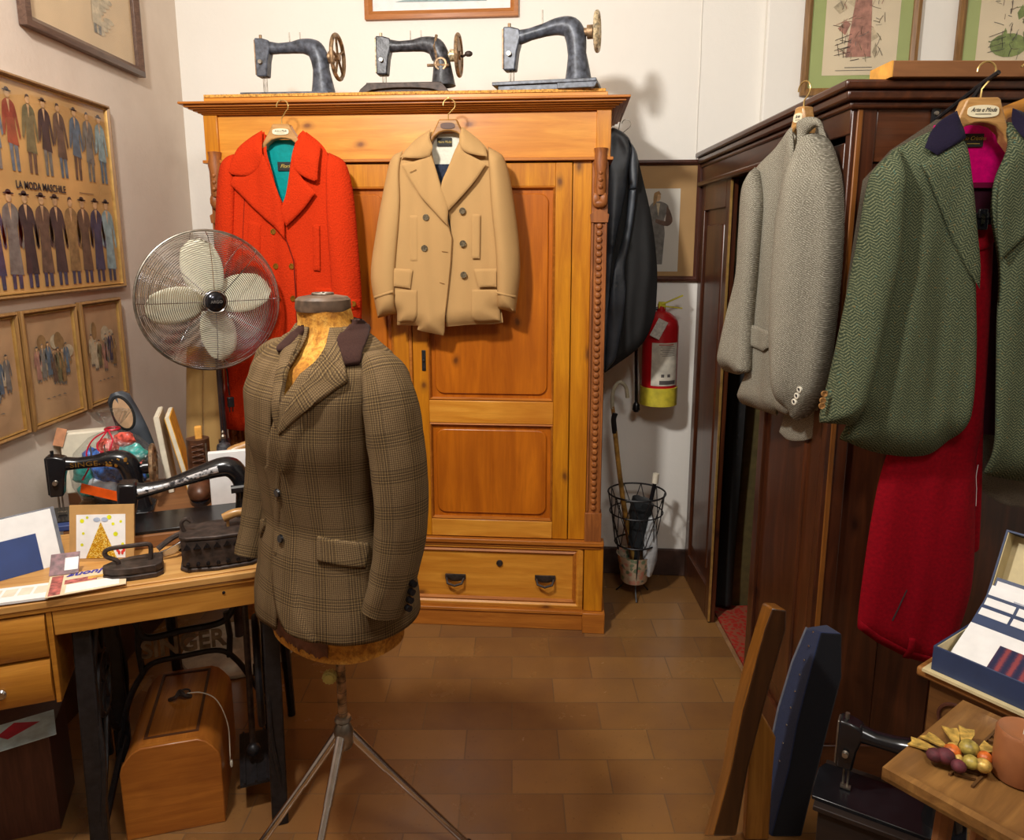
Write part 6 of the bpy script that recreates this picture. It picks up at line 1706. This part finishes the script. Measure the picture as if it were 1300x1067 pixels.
blm = plain('brown_boot_leather', (84, 52, 34), .4, var=.35, scale=22, bump=.3)
b = MB(); P = curve([(0, .03, .0), (0, .03, .04), (0, .025, .09), (0, .02, .14), (0, .02, .195)], 4); b.tube(P, [(.050, .036)] * 4 + [(.045, .035)] * 4 + [(.040, .036)] * 4 + [(.038, .036)] * 5, 20, up=(0, 1, 0)); b.ball((0, -.045, .035), .04, 16, (1, 1.7, .95)); b.build('upper', blm, bt_, smooth=60)
MB().prism([(.036 * cos(a), -.02 + .10 * sin(a)) for a in [2 * pi * k / 24 for k in range(24)]], .0, .014, 'z').build('sole', M['black'], bt_)
b = MB()
for k in range(7):
    z = .075 + .017 * k; y = -.027 + .001 * k; b.tube([(-.018, y, z), (.018, y - .002, z + .008)], .002, 5); b.tube([(.018, y, z), (-.018, y - .002, z + .008)], .002, 5)
b.build('laces', M['case_dk'], bt_)
MB().obox((.004, .02, .213), .022, .022, .045).build('wooden_last', M['rawend'], bt_, bevel=.003)
o = TFm.w(.265, .66, .77)
bl = thing('dark_bottle', 'narrow dark metal canister standing right of the laced boot', 'canister', o, TFm.yaw)
MB().lathe([(.001, 0), (.022, 0), (.023, .003), (.023, .165), (.020, .172), (.008, .178), (.008, .19)], n=20).build('body', M['worn2'], bl)
MB().lathe([(.004, .19), (.008, .192), (.009, .20), (.004, .206), (.006, .214), (.001, .22)], n=14).build('cap', M['steel'], bl)
# iron with a big wooden handle
o = TFm.w(.365, .60, .77)
wi = thing('wooden_handled_iron', 'old iron with a thick turned wooden handle behind the silver sewing machine', 'iron', o, TFm.yaw + radians(8))
b = MB(); b.prism([(-.09, 0), (-.06, -.045), (.07, -.045), (.07, .045), (-.06, .045)], 0, .05, 'z'); b.build('sole', M['iron_rust'], wi, bevel=.004)
b = MB(); b.tube(curve([(-.05, 0, .05), (-.062, 0, .11), (-.05, 0, .150), (.0, 0, .155), (.06, 0, .165), (.078, 0, .12), (.06, 0, .05)]), .007, 8); b.build('bracket', M['iron'], wi)
b = MB(); b.tube(curve([(-.085, -.005, .158), (-.06, -.005, .170), (.0, -.005, .185), (.05, -.005, .203), (.085, -.005, .205)], 5), [.014, .017, .018, .018, .017, .017, .016, .016, .016, .017, .017, .018, .019, .019, .018, .018, .017, .016, .015, .013, .011], 14); b.build('handle', M['hanger'], wi)
o = TFm.w(.30, .52, .77)
wb = thing('white_box', 'plain white card box standing behind the silver sewing machine', 'box', o, TFm.yaw)
MB().box(-.08, .10, -.012, .012, 0, .185).build('box', M['white'], wb, bevel=.002)
o = TFm.w(.43, .72, .77)
ol = thing('shoe_last', 'orange wooden shoe last on a black iron post beside the red coat', 'shoe last', o, TFm.yaw)
MB().lathe([(.04, 0), (.04, .01), (.014, .02), (.012, .17), (.02, .19), (.0, .191)], n=18).build('post', M['iron'], ol)
b = MB(); b.tube(curve([(-.03, 0, .225), (.0, 0, .222), (.05, 0, .216), (.10, 0, .208), (.14, 0, .205)], 4), [(.012, .016)] + [(.027, .030)] * 4 + [(.022, .022)] * 4 + [(.026, .018)] * 4 + [(.024, .015)] * 3 + [(.008, .006)], 14, up=(0, 1, 0)); b.build('last', M['rawend'], ol, smooth=60)

# ================================================================ pedestal fan
FF = Fr((-1.09, 2.72, 0), radians(37))
fn = thing('pedestal_fan', 'chrome pedestal fan with cream blades standing before the wardrobe corner', 'fan', FF.o, FF.yaw)
MB().lathe([(.001, 0), (.215, 0), (.22, .006), (.216, .014), (.15, .022), (.05, .030), (.03, .05), (.024, .06)], n=48).build('base', plain('ivory_base', (190, 180, 158), .35), fn)
MB().cyl((0, 0, .05), (0, 0, .85), .0165, n=20).cyl((0, 0, .84), (0, 0, 1.27), .0125, n=20).cyl((0, 0, .82), (0, 0, .87), .022, n=20).build('pole', plain('dark_chrome', (92, 84, 92), .2, .9), fn)
hc = W.o; 
hp = hit(267, 382, y=2.62); hl = FF.loc(hp); hz_ = hl.z; hx_ = hl.x; hy_ = hl.y
b = MB(); b.cyl((0, 0, 1.24), (0, 0, 1.30), .02); b.lathe([(.001, .15), (.04, .145), (.055, .12), (.058, .04), (.05, .0), (.02, -.02)], (hx_, hy_ + .03, hz_), 24, 'y'); b.tube([(0, 0, 1.28), (hx_, hy_ + .08, hz_ - .02)], .016, 10)
b.build('motor', M['cap'], fn)
Rg = .244
def grille(front):
    b = MB(); sg = -1 if front else 1; N = 31
    def dome(t):   # t 0 centre .. 1 rim
        return (.062 if front else .075) * sqrt(max(0, 1 - t ** 3.2)) 
    for k in range(N):
        t = (.17 if front else .22) + (.985 - (.17 if front else .22)) * k / (N - 1); b.torus((hx_, hy_ + sg * dome(t), hz_), Rg * t, .00135, 'y', 56, 4)
    for k in range(8):
        a = 2 * pi * k / 8 + (0 if front else .2); b.tube([(hx_ + Rg * t * cos(a), hy_ + sg * (dome(t) - .002), hz_ + Rg * t * sin(a)) for t in [.12 + .88 * j / 10 for j in range(11)]], .0016, 5)
    return b.build('front_grille' if front else 'rear_grille', M['chrome'], fn)
grille(True); grille(False)
MB().torus((hx_, hy_, hz_), Rg, .0042, 'y', 72, 8).build('guard_rim', M['steel'], fn)
b = MB(); b.lathe([(.001, -.078), (.020, -.076), (.032, -.070), (.040, -.060), (.041, -.052)], (hx_, hy_, hz_), 28, 'y'); hb = b.build('hub_badge', plain('dark_chrome_badge', (60, 60, 66), .15, .9), fn)
MB().torus((hx_, hy_ - .066, hz_), .037, .003, 'y', 28, 8).build('badge_ring', M['chrome'], hb)
b = MB(); text_into(b, 'ARGO', .014, (hx_, hy_ - .0785, hz_), depth=.0005); b.build('badge_letters', M['chrome'], hb)
for k, a0_ in enumerate((100, 12, 186, 280)):
    b = MB(); vs = []; n1, n2 = 10, 8; a0_ = radians(a0_)
    for i in range(n1 + 1):
        r = .030 + .185 * i / n1; wd = (.020 + .046 * sin(pi * min(1, .12 + .78 * i / n1)) ** .8)
        if i == n1: wd *= .55
        for j in range(n2 + 1):
            q = (j / n2 - .5) * 2; tw = .022 * q * (1 - .3 * i / n1)
            u, v = r + (.0 if abs(q) < .9 else -.004), q * wd
            vs.append((hx_ + u * cos(a0_) - v * sin(a0_), hy_ + .0 + tw, hz_ + u * sin(a0_) + v * cos(a0_)))
    fs = [(i * (n2 + 1) + j, i * (n2 + 1) + j + 1, (i + 1) * (n2 + 1) + j + 1, (i + 1) * (n2 + 1) + j) for i in range(n1) for j in range(n2)]
    b.add(vs, fs).build('blade', M['blade'], fn, solid=.002)
MB().cyl((hx_, hy_ - .05, hz_), (hx_, hy_ + .03, hz_), .03, n=24).build('blade_hub', M['blade'], fn)
b = MB(); b.tube(curve([(hx_, hy_ + .13, hz_ - .04), (.03, .03, 1.15), (.022, -.02, 1.08), (.024, -.022, 1.04)]), .003, 6); b.build('cord', M['black'], fn)
b = MB(); b.obox((.026, -.022, 1.015), .022, .018, .038); b.cyl((.020, -.022, .996), (.020, -.022, .976), .0022); b.cyl((.032, -.022, .996), (.032, -.022, .976), .0022); b.build('plug', M['black'], fn, bevel=.003)
# ================================================================ fire extinguisher
EF = Fr(BW.w(BW.px(838, 440, -.10)[0], -.10, 0), BW.yaw)
ex = thing('fire_extinguisher', 'red fire extinguisher with a yellow base and white label on the back wall', 'extinguisher', EF.w(0, 0, .87), EF.yaw)
zz = lambda py: EF.px(836, py, 0)[1] - .87
zb_, z1_, z2_ = zz(514), zz(490), zz(400)
r = .080
MB().lathe([(.001, zb_ + .01), (r * .8, zb_), (r + .004, zb_ + .006), (r + .005, z1_), (r, z1_ + .001)], n=36).build('base_skirt', plain('yellow_plastic', (206, 190, 60), .45), ex)
MB().lathe([(r, z1_ - .005), (r, z2_ - .05), (r * .93, z2_ - .025), (r * .75, z2_ - .005), (r * .45, z2_ + .012), (.02, z2_ + .018), (.018, z2_ + .04), (.001, z2_ + .04)], n=36).build('cylinder', plain('extinguisher_red', (178, 22, 30), .3, var=.05), ex)
b = MB(); vs = []; n = 16
za, zc_ = zz(488), zz(433)
for z in (za + .006, zc_):
    for k in range(n + 1): a = radians(-122 + 92 * k / n); vs.append((r * 1.012 * cos(a), r * 1.012 * sin(a), z))
b.add(vs, [(k, k + 1, n + 2 + k, n + 1 + k) for k in range(n)]); lb = b.build('label', plain('grey_white_label', (204, 198, 182), .5), ex)
b = MB(); zs_ = zc_ - za
def lab(z, a0, a1, h, mat=0):
    v = []
    for zq in (z, z + h):
        for k in range(7): a = radians(a0 + (a1 - a0) * k / 6); v.append((r * 1.018 * cos(a), r * 1.018 * sin(a), zq))
    b.add(v, [(k, k + 1, 8 + k, 7 + k) for k in range(6)], mat=mat)
for k in range(6): lab(zc_ - .018 - .008 * k, -95 + (k % 2) * 6, -45, .0022)
lab(za + .012, -95, -38, .018); lab(za + .045, -90, -80, .014); lab(za + .045, -70, -60, .014)
b.build('label_print', plain('label_ink', (84, 78, 76), .6), lb)
b = MB(); lab(zc_ - .010, -100, -50, .004); b.build('label_heading', plain('label_red', (170, 50, 40), .6), lb)
zt3 = z2_ + .03
b = MB(); b.cyl((0, 0, zt3), (0, 0, zt3 + .02), .018, n=16)
b.obox((.045, -.01, zt3 + .038), .10, .020, .006, ry=radians(-24)); b.obox((.045, -.01, zt3 + .006), .09, .020, .006, ry=radians(6)); b.obox((.0, -.005, zt3 + .014), .03, .022, .03)
b.build('lever', plain('yellow_lever', (210, 200, 50), .45), ex, bevel=.002)
b = MB(); b.tube(curve([(-.015, .0, zt3), (-.07, .0, zt3 - .03), (-.105, .0, zt3 - .12), (-.10, .0, zb_ + .06), (-.098, .0, zb_ + .01)]), .0075, 8); b.lathe([(.009, 0), (.016, -.012), (.018, -.035), (.012, -.045), (.001, -.046)], (-.098, 0, zb_ + .01), 16); b.build('hose', M['black'], ex)
MB().obox((-.018, -.088, zz(415)), .045, .003, .085, ry=radians(26), rz=radians(-6)).build('paper_tag', plain('grey_tag', (196, 190, 180), .6, var=.12, scale=120), ex)
MB().box(-.02, .02, .078, .10, z2_ - .09, z2_ - .04).build('wall_bracket', M['iron'], ex)

# ================================================================ umbrella stand, canes
US = hit(806, 742, z=0); US.y = 3.19
US = Vector((hit(806, 700, y=3.19).x, 3.19, 0))
us = thing('umbrella_stand', 'black wire umbrella basket around a flowered pot beside the wardrobe', 'umbrella stand', US, 0)
zr = hit(806, 625, y=3.19).z; zp_ = hit(806, 702, y=3.19).z; zk = hit(806, 688, y=3.19).z
b = MB(); b.torus((0, 0, zr), .128, .004, 'z', 40, 6); b.torus((0, 0, zk), .092, .004, 'z', 36, 6); b.torus((0, 0, zk + (zr - zk) * .62), .119, .003, 'z', 36, 6)
for k in range(10):
    a = 2 * pi * k / 10; a2 = a + 2 * pi / 20
    b.tube([(.128 * cos(a), .128 * sin(a), zr), (.110 * cos(a2), .110 * sin(a2), (zr + zk) / 2), (.092 * cos(a), .092 * sin(a), zk)], .0022, 5)
    b.tube([(.128 * cos(a), .128 * sin(a), zr), (.110 * cos(a - 2 * pi / 20), .110 * sin(a - 2 * pi / 20), (zr + zk) / 2), (.092 * cos(a), .092 * sin(a), zk)], .0022, 5)
for k in range(3): a = 2 * pi * k / 3 - pi / 2; b.tube(curve([(.092 * cos(a), .092 * sin(a), zk), (.060 * cos(a), .060 * sin(a), .10), (.05 * cos(a), .05 * sin(a), .05), (.085 * cos(a), .085 * sin(a), .004)]), .004, 6)
b.build('wire_basket', M['iron'], us)
fp = NT('flowered_ceramic'); v_ = fp.new('ShaderNodeTexVoronoi'); v_.inputs['Scale'].default_value = 60; fp.l.new(fp.coord(), v_.inputs['Vector'])
cr = fp.ramp(fp.sep(v_.outputs['Color'])[0], [(.0, (196, 176, 150)), (.35, (200, 140, 120)), (.55, (120, 140, 110)), (.75, (206, 186, 160)), (.95, (80, 110, 110))], 'CONSTANT')
fpm = fp.out(fp.mix(fp.ramp(v_.outputs['Distance'], [(.5, (255, 255, 255)), (.8, (0, 0, 0))]), (190, 172, 146), cr), .3)
MB().lathe([(.001, .072), (.056, .072), (.060, .078), (.080, .200), (.084, .208), (.077, .204), (.05, .085), (.001, .085)], n=32).build('ceramic_pot', fpm, us)
def in_stand(name, label, cat, P, r, m_, grp=None, parts=None):
    t = thing(name, label, cat, US, 0, grp); MB().tube(curve(P), r, 10).build('shaft', m_, t); return t
c1 = in_stand('walking_cane', 'bamboo walking cane leaning in the umbrella stand against the wardrobe side', 'cane', [(.02, .0, .08), (-.03, .0, .3), (-.075, .0, .55), (-.105, .01, .78)], .011, plain('bamboo', (166, 126, 60), .5, var=.35, scale=30))
MB().tube(curve([(-.105, .01, .77), (-.112, .01, .83), (-.105, .01, .86)]), .012, 10).build('grip', M['iron'], c1)
c2 = in_stand('walking_cane', 'dark cane with curved pale crook handle, leaning behind the bamboo cane', 'cane', [(.01, .04, .08), (-.05, .05, .4), (-.10, .06, .80), (-.112, .06, .88)], .009, M['hanger_dk'])
MB().tube(curve([(-.112, .06, .87), (-.11, .06, .95), (-.085, .06, .99), (-.055, .06, .97), (-.045, .06, .92)]), .009, 10).build('crook', plain('pale_crook', (176, 166, 140), .5), c2)
u1 = thing('umbrella', 'folded black umbrella with a cream handle tip in the umbrella stand', 'umbrella', US, 0)
b = MB(); b.tube(curve([(.0, -.01, .10), (.01, -.01, .25), (.012, -.01, .40), (.03, -.01, .47)]), [(.012)] * 7 + [.042] * 7 + [.050] * 7 + [.03], 12)
for i, v in enumerate(b.v): a = atan2(v[1] + .01, v[0]); f = 1 + .12 * sin(a * 7 + v[2] * 9); b.v[i] = (v[0] * f, (v[1] + .01) * f - .01, v[2])
b.build('canopy', fabric('umbrella_black', (34, 36, 38), 200, vec='Object'), u1)
MB().cyl((.066, -.0, .46), (.080, 0, .545), .009, n=12).build('handle_neck', M['black'], u1); MB().cyl((.080, 0, .54), (.084, 0, .585), .014, n=14).build('handle_tip', M['cream'], u1)
u2 = thing('plastic_wrap', 'crumpled clear plastic sleeve stuffed in the umbrella stand', 'plastic', US, 0)
b = MB(); b.ball((.062, -.035, .25), .05, 16, (.6, .6, 3.0))
for i, v in enumerate(b.v): f = 1 + .5 * noise.noise(Vector((v[0] * 40, v[1] * 40, v[2] * 16))); b.v[i] = ((v[0] - .062) * f + .062, (v[1] + .035) * f - .035, v[2])
b.build('sleeve', plain('frosted_plastic', (176, 178, 180), .25), u2)

# ================================================================ boards leaning by the armoire
LF = Fr((.66, 1.74, 0), 0)
def slab(name, label, cat, A_, B_, y, th, mats):
    P = LF.pts(A_, y); R_ = LF.pts(B_, y + th); x0 = sum(q[0] for q in P) / len(P); n = len(P)
    area = sum(P[i][0] * P[(i + 1) % n][1] - P[(i + 1) % n][0] * P[i][1] for i in range(n))
    if area < 0: P.reverse(); R_.reverse()
    t = thing(name, label, cat, LF.w(x0, y, 0), 0)
    b = MB(); vs = [(a - x0, 0, c) for a, c in P] + [(a - x0, th, c) for a, c in R_]
    b.add(vs, [tuple(range(n))], mat=0); b.f.append(tuple(range(n, 2 * n))[::-1]); b.m.append(1)
    for i in range(n): b.f.append(((i + 1) % n, i, n + i, n + (i + 1) % n)); b.m.append(1)
    b.build('board', mats, t, bevel=.005); return t, x0
wc, x0 = slab('carved_wooden_slab', 'curved varnished wooden slab with painted-in shade leaning at the armoire corner, beside the floor tiles', 'wooden board',
     [(980, 772), (999, 775), (998, 800), (978, 870), (962, 930), (950, 976), (935, 1062), (905, 1062), (928, 976), (943, 900), (957, 850), (970, 800)],
     [(968, 765), (985, 766), (985, 800), (966, 870), (952, 930), (940, 976), (925, 1062), (893, 1062), (916, 976), (930, 900), (942, 850), (957, 800)],
     -.10, .09, [wood('shaded_varnish', (40, 22, 12), (78, 46, 22), 'z', 1, .3, None, coat=.3), wood('lit_varnish', (104, 62, 20), (166, 108, 40), 'z', 1, .3, None, coat=.4)])  # front in a shaded copy, sides in a lit copy of one varnish
P = [(a - x0, c) for a, c in LF.pts([(958, 900), (966, 903), (984, 935), (980, 980), (975, 1064), (945, 1064), (950, 965)], -.0)]
MB().prism(P, .092, .12).build('lower_block', wood('amber_block', (120, 76, 28), (176, 120, 52), 'z', 1, .35), wc, bevel=.004)
nvd = fabric('navy_board_cloth', (36, 46, 78), 240, .15, vec='Object')
A_ = [(1042, 803), (1069, 805), (1069, 860), (1039, 976), (1018, 1062), (980, 1062), (1002, 976), (1012, 920), (1027, 860)]
B_ = [(1024, 797), (1050, 793), (1052, 860), (1020, 976), (1000, 1062), (948, 1062), (972, 976), (988, 900), (1006, 840)]
pb, x0 = slab('padded_board', 'navy cloth covered narrow board with studded edge leaning by the armoire', 'padded board', A_, B_, .02, .10, [fabric('shaded_board_cloth', (24, 24, 30), 240, .15, vec='Object'), nvd])  # near-black front: the navy cloth with its shade put into the colour
b = MB()
FA = LF.pts([(1042, 803), (1027, 860), (1012, 920), (1002, 976)], .02); FB = LF.pts([(1024, 797), (1006, 840), (988, 900), (972, 976)], .12)
for k in range(9):
    u = .05 + 2.8 * k / 8; i = int(u); f = u - i
    pa = Vector((FA[i][0] + (FA[i + 1][0] - FA[i][0]) * f - x0, 0, FA[i][1] + (FA[i + 1][1] - FA[i][1]) * f)); pb_ = Vector((FB[i][0] + (FB[i + 1][0] - FB[i][0]) * f - x0, .10, FB[i][1] + (FB[i + 1][1] - FB[i][1]) * f))
    b.ball(tuple(pa * .55 + pb_ * .45), .0035, 8)
b.build('stud', M['chrome'], pb)
MB().tube([(a - x0, .10, c) for a, c in FB], .003, 6).build('piping', plain('grey_piping', (110, 112, 122), .6), pb)

# low crate and the sewing machine at the bottom right
o = hit(1052, 1010, y=1.50)
SMz = .362
crm = wood('black_brown_wood', (26, 18, 14), (48, 32, 24), 'x', 1, .6)
ck = thing('low_crate', 'low dark wooden crate in front of the armoire', 'crate', (o.x + .11, 1.455, 0), radians(-32))
for k, (z0, z1) in enumerate(((0, .11), (.125, .235), (.25, SMz - .012))): MB().box(-.13, .07, -.08, .08, z0, z1).build('board_course', crm, ck, bevel=.003)
MB().box(-.14, .08, -.09, .09, SMz - .012, SMz).build('top', crm, ck, bevel=.002)
machine('sewing_machine', 'small black sewing machine on the low crate at the foot of the armoire', (o.x + .03, 1.50, SMz), radians(-32), .78, 'black', 'steel', 'steel', 'plate', .06, pins=0)

# ================================================================ desk with swatch box
dk = thing('side_desk', 'old wooden desk at the right edge carrying the navy swatch box', 'desk', (.862, 1.418, 0), radians(-55))
MB().box(-.012, .60, -.0, .46, .70, .722).build('desktop', wood('desk_wood', (120, 76, 36), (172, 118, 62), 'x', 1.2, .4), dk, bevel=.006)
MB().box(.01, .58, .02, .44, .56, .70).build('apron', wood('desk_apron', (92, 58, 28), (136, 92, 48), 'x', 1.2, .45), dk, bevel=.003)
for x_ in (.19, .56):
    for y_ in (.04, .42): MB().tube([(x_, y_, .56), (x_, y_, .3), (x_, y_, 0)], [.022, .018, .012], 10).build('leg', M['frame_dk'], dk)
b = MB(); b.torus((.07, .018, .63), .035, .004, 'y', 24, 6); b.build('carved_ring', M['frame_dk'], dk)
BX = Fr((.873, 1.405, .722), radians(-55)); 
bx = thing('swatch_box', 'open navy box of fabric swatch cards standing on the wooden desk', 'box', BX.o, BX.yaw)
navb = plain('navy_boxboard', (48, 62, 96), .5, var=.06); ivb = plain('ivory_boxboard', (214, 196, 150), .6, var=.05)
w_, d_, hgt_ = .42, .255, .060
MB().box(-.012, w_ + .012, -.012, d_ + .012, 0, .006).build('base_board', ivb, bx)
b = MB(); b.box(0, w_, 0, .004, .006, hgt_); b.box(0, .004, .004, d_, .006, hgt_); b.box(w_ - .004, w_, .004, d_, .006, hgt_); b.box(.004, w_ - .004, d_ - .004, d_, .006, hgt_); b.build('tray', navb, bx, bevel=.001)
b = MB(); b.box(.004, w_ - .004, .004, .006, .006, hgt_ - .002); b.box(.004, .006, .006, d_ - .004, .006, hgt_ - .002); b.build('tray_lining', ivb, bx)
Rl = Matrix.Translation((0, d_, hgt_)) @ Matrix.Rotation(radians(-24), 4, 'X')
b = MB(); b.box(0, w_, 0, .004, -.0, .185); b.box(0, .004, -.045, .0, 0, .185); b.box(w_ - .004, w_, -.045, .0, 0, .185); b.box(.004, w_ - .004, -.045, 0, .181, .185); b.v = [tuple(Rl @ Vector(v)) for v in b.v]; b.build('lid', navb, bx)
b = MB(); b.box(.005, w_ - .005, -.003, -.001, .005, .180); b.box(.0045, .0060, -.044, -.003, .005, .180); b.v = [tuple(Rl @ Vector(v)) for v in b.v]; b.build('lid_lining', ivb, bx)
sw = NT('tartan_swatch'); s_ = sw.sep(sw.coord()); st = sw.math('PINGPONG', sw.math('MULTIPLY', s_[0], 1 / .011), 1.0)
swm = sw.out(sw.ramp(sw.math('ADD', sw.math('MULTIPLY', st, .8), sw.math('MULTIPLY', sw.noise(sw.coord(), 260, 2), .4)), [(.35, (36, 38, 70)), (.6, (70, 44, 70)), (.85, (140, 62, 66))]), .9)
for k in range(5):
    z0 = .012 + .020 * (4 - k) * 0; y0_ = .012 + .045 * k
    card = thing('swatch_card', ['white swatch card with a navy and maroon striped swatch, frontmost in the navy box', 'navy swatch card with white tabs directly behind the striped swatch card', 'navy swatch card with two thin white edges in the middle of the box', 'white swatch card with a grey patch near the lid of the box', 'navy swatch card rearmost in the box, against the lid'][k], 'card', BX.w(0, 0, 0), BX.yaw, 'swatch cards in the navy box')
    an = radians(-62 + 7 * k); Rc = Matrix.Translation((.012, y0_ * .8 + .01, .016 + .006 * k)) @ Matrix.Rotation(an, 4, 'X')
    Lc = .150 - .004 * k
    def T(mbx): mbx.v = [tuple(Rc @ Vector(v)) for v in mbx.v]; return mbx
    main = M['white'] if k in (0, 3) else navb
    T(MB().box(0, w_ - .03, 0, .003, 0, Lc)).build('card', main, card)
    if k == 0:
        T(MB().box(.07, w_ - .06, -.001, 0, .010, .098)).build('swatch', swm, card)
        b = MB(); text_into(b, 'ARISTON', .012, (.15, -.0004, .118), depth=.0003, font_scale=(1.3, 1)); T(b).build('card_lettering', plain('grey_print', (150, 150, 156), .6), card)
    if k in (1, 2, 4): T(MB().box(.004, .06, -.0012, 0, Lc - .026, Lc - .008)).build('white_tab', M['white'], card); T(MB().box(.066, w_ - .036, -.0012, 0, Lc - .026, Lc - .008)).build('white_strip', M['white'], card)
    if k == 3: T(MB().box(.05, .12, -.001, 0, Lc - .06, Lc - .02)).build('grey_patch', plain('grey_patch', (180, 180, 190), .6), card)
gbx = thing('grey_pouch', 'dark grey card stand on the desk edge behind the candle', 'card stand', BX.w(.21, -.055, -.022 + .022), BX.yaw)
# wooden tray on a stool
TR = Fr((.604, 1.069, 0), radians(-53))
st_ = thing('stool', 'wooden stool under the old wooden tray at the lower right', 'stool', TR.w(.18, .14, 0), TR.yaw)
MB().box(-.13, .13, -.11, .11, .715, .739).build('seat', M['plank'], st_, bevel=.003)
for a_ in (-1, 1):
    for c_ in (-1, 1): MB().tube([(a_ * .10, c_ * .085, .715), (a_ * .12, c_ * .10, 0)], .014, 8).build('leg', M['plank'], st_)
ty = thing('wooden_tray', 'old scooped wooden tray with a carved band, under the candle', 'tray', TR.w(0, 0, .739), TR.yaw)
trm = wood('tray_wood', (106, 70, 34), (164, 118, 62), 'y', 1.1, .5, None, dark=(84, 56, 34))
b = MB(); nx, ny = 24, 20; vs = []; Wt, Dt = .40, .30
for j in range(ny + 1):
    for i in range(nx + 1):
        x = Wt * i / nx; y = Dt * j / ny
        e = min(x, Wt - x, y, Dt - y); z = .022 - .014 * prof(max(0, e - .018), .035)
        vs.append((x, y, z))
fs = [(j * (nx + 1) + i, j * (nx + 1) + i + 1, (j + 1) * (nx + 1) + i + 1, (j + 1) * (nx + 1) + i) for j in range(ny) for i in range(nx)]
b.add(vs, fs); b.box(0, Wt, 0, Dt, 0, .0065); 
for (xa, ya), (xb_, yb_) in (((0, 0), (Wt, 0)), ((Wt, 0), (Wt, Dt)), ((Wt, Dt), (0, Dt)), ((0, Dt), (0, 0))): b.add([(xa, ya, 0), (xb_, yb_, 0), (xb_, yb_, .022), (xa, ya, .022)], [(0, 1, 2, 3)])
b.build('tray_body', trm, ty)
b = MB()
for k in range(9): b.obox((.085 + .0 * k, .10 + .019 * k, .0115), .030, .006, .005, rz=.5)
b.box(.066, .070, .085, .275, .008, .0125); b.box(.10, .104, .085, .275, .008, .0125)
b.build('carved_band', plain('carved_brown', (96, 64, 32), .5), ty)
# candle
cdl = hit(1288, 985, z=.75)
cn = thing('candle', 'thick tan pillar candle standing at the lower right edge', 'candle', (cdl.x + .005, cdl.y, .7495), 0)
wax = plain('tan_wax', (158, 100, 62), .4, var=.06); 
MB().lathe([(.001, 0), (.036, 0), (.038, .003), (.038, .078), (.035, .083), (.030, .080), (.012, .076), (.001, .076)], n=36).build('wax', wax, cn)
MB().cyl((0, 0, .075), (.001, 0, .086), .0012, n=6).build('wick', M['cream'], cn)
# dried flowers
r_ = random.Random(8)
base = hit(1222, 972, z=.752)
dcols = [('gold', (206, 168, 84)), ('orange', (216, 110, 40)), ('plum', (92, 36, 44)), ('olive', (170, 150, 70))]
dm = [plain('dried_' + n_, c_, .4 if n_ != 'plum' else .7, .2 if n_ == 'gold' else 0, var=.3, scale=80) for n_, c_ in dcols]
df = thing('dried_flowers', 'small bunch of gold, orange and plum dried flowers lying on the wooden tray', 'dried flowers', (base.x, base.y, .752), 0)
for k, (dx, dy, rr, mi) in enumerate(((-.012, .012, .014, 1), (.02, .018, .016, 3), (-.03, .0, .015, 2), (-.045, .005, .013, 2), (.005, -.012, .013, 3), (.0, .03, .009, 0), (.035, .0, .012, 1), (-.02, -.02, .012, 2), (.02, -.02, .013, 0), (-.01, .0, .010, 0))):
    MB().ball((dx, dy, rr + .002), rr, 12, (1, 1, .85)).build('seed_head', dm[mi], df)
for k, (dx, dy, an, ln) in enumerate(((-.045, .02, 2.4, .05), (.028, .045, .9, .06), (-.02, .04, 2.0, .04), (.05, .02, .4, .04), (.012, .05, 1.2, .05))):
    b = MB(); P = [(0, 0), (ln * .3, .007), (ln * .75, .013), (ln, .016), (ln * .93, .004), (ln * 1.02, -.008), (ln * .75, -.010), (ln * .3, -.006)]
    b.prism([(x * cos(an) - y * sin(an) + dx * .6, x * sin(an) + y * cos(an) + dy * .6) for x, y in P], .012, .015, 'z'); b.build('gold_leaf', dm[0], df)
MB().obox((.04, 0, .05), .08, .003, .10, rx=-.15).obox((.04, .022, .05), .08, .003, .10, rx=.25).build('stand', plain('grey_board', (84, 78, 74), .6), gbx)
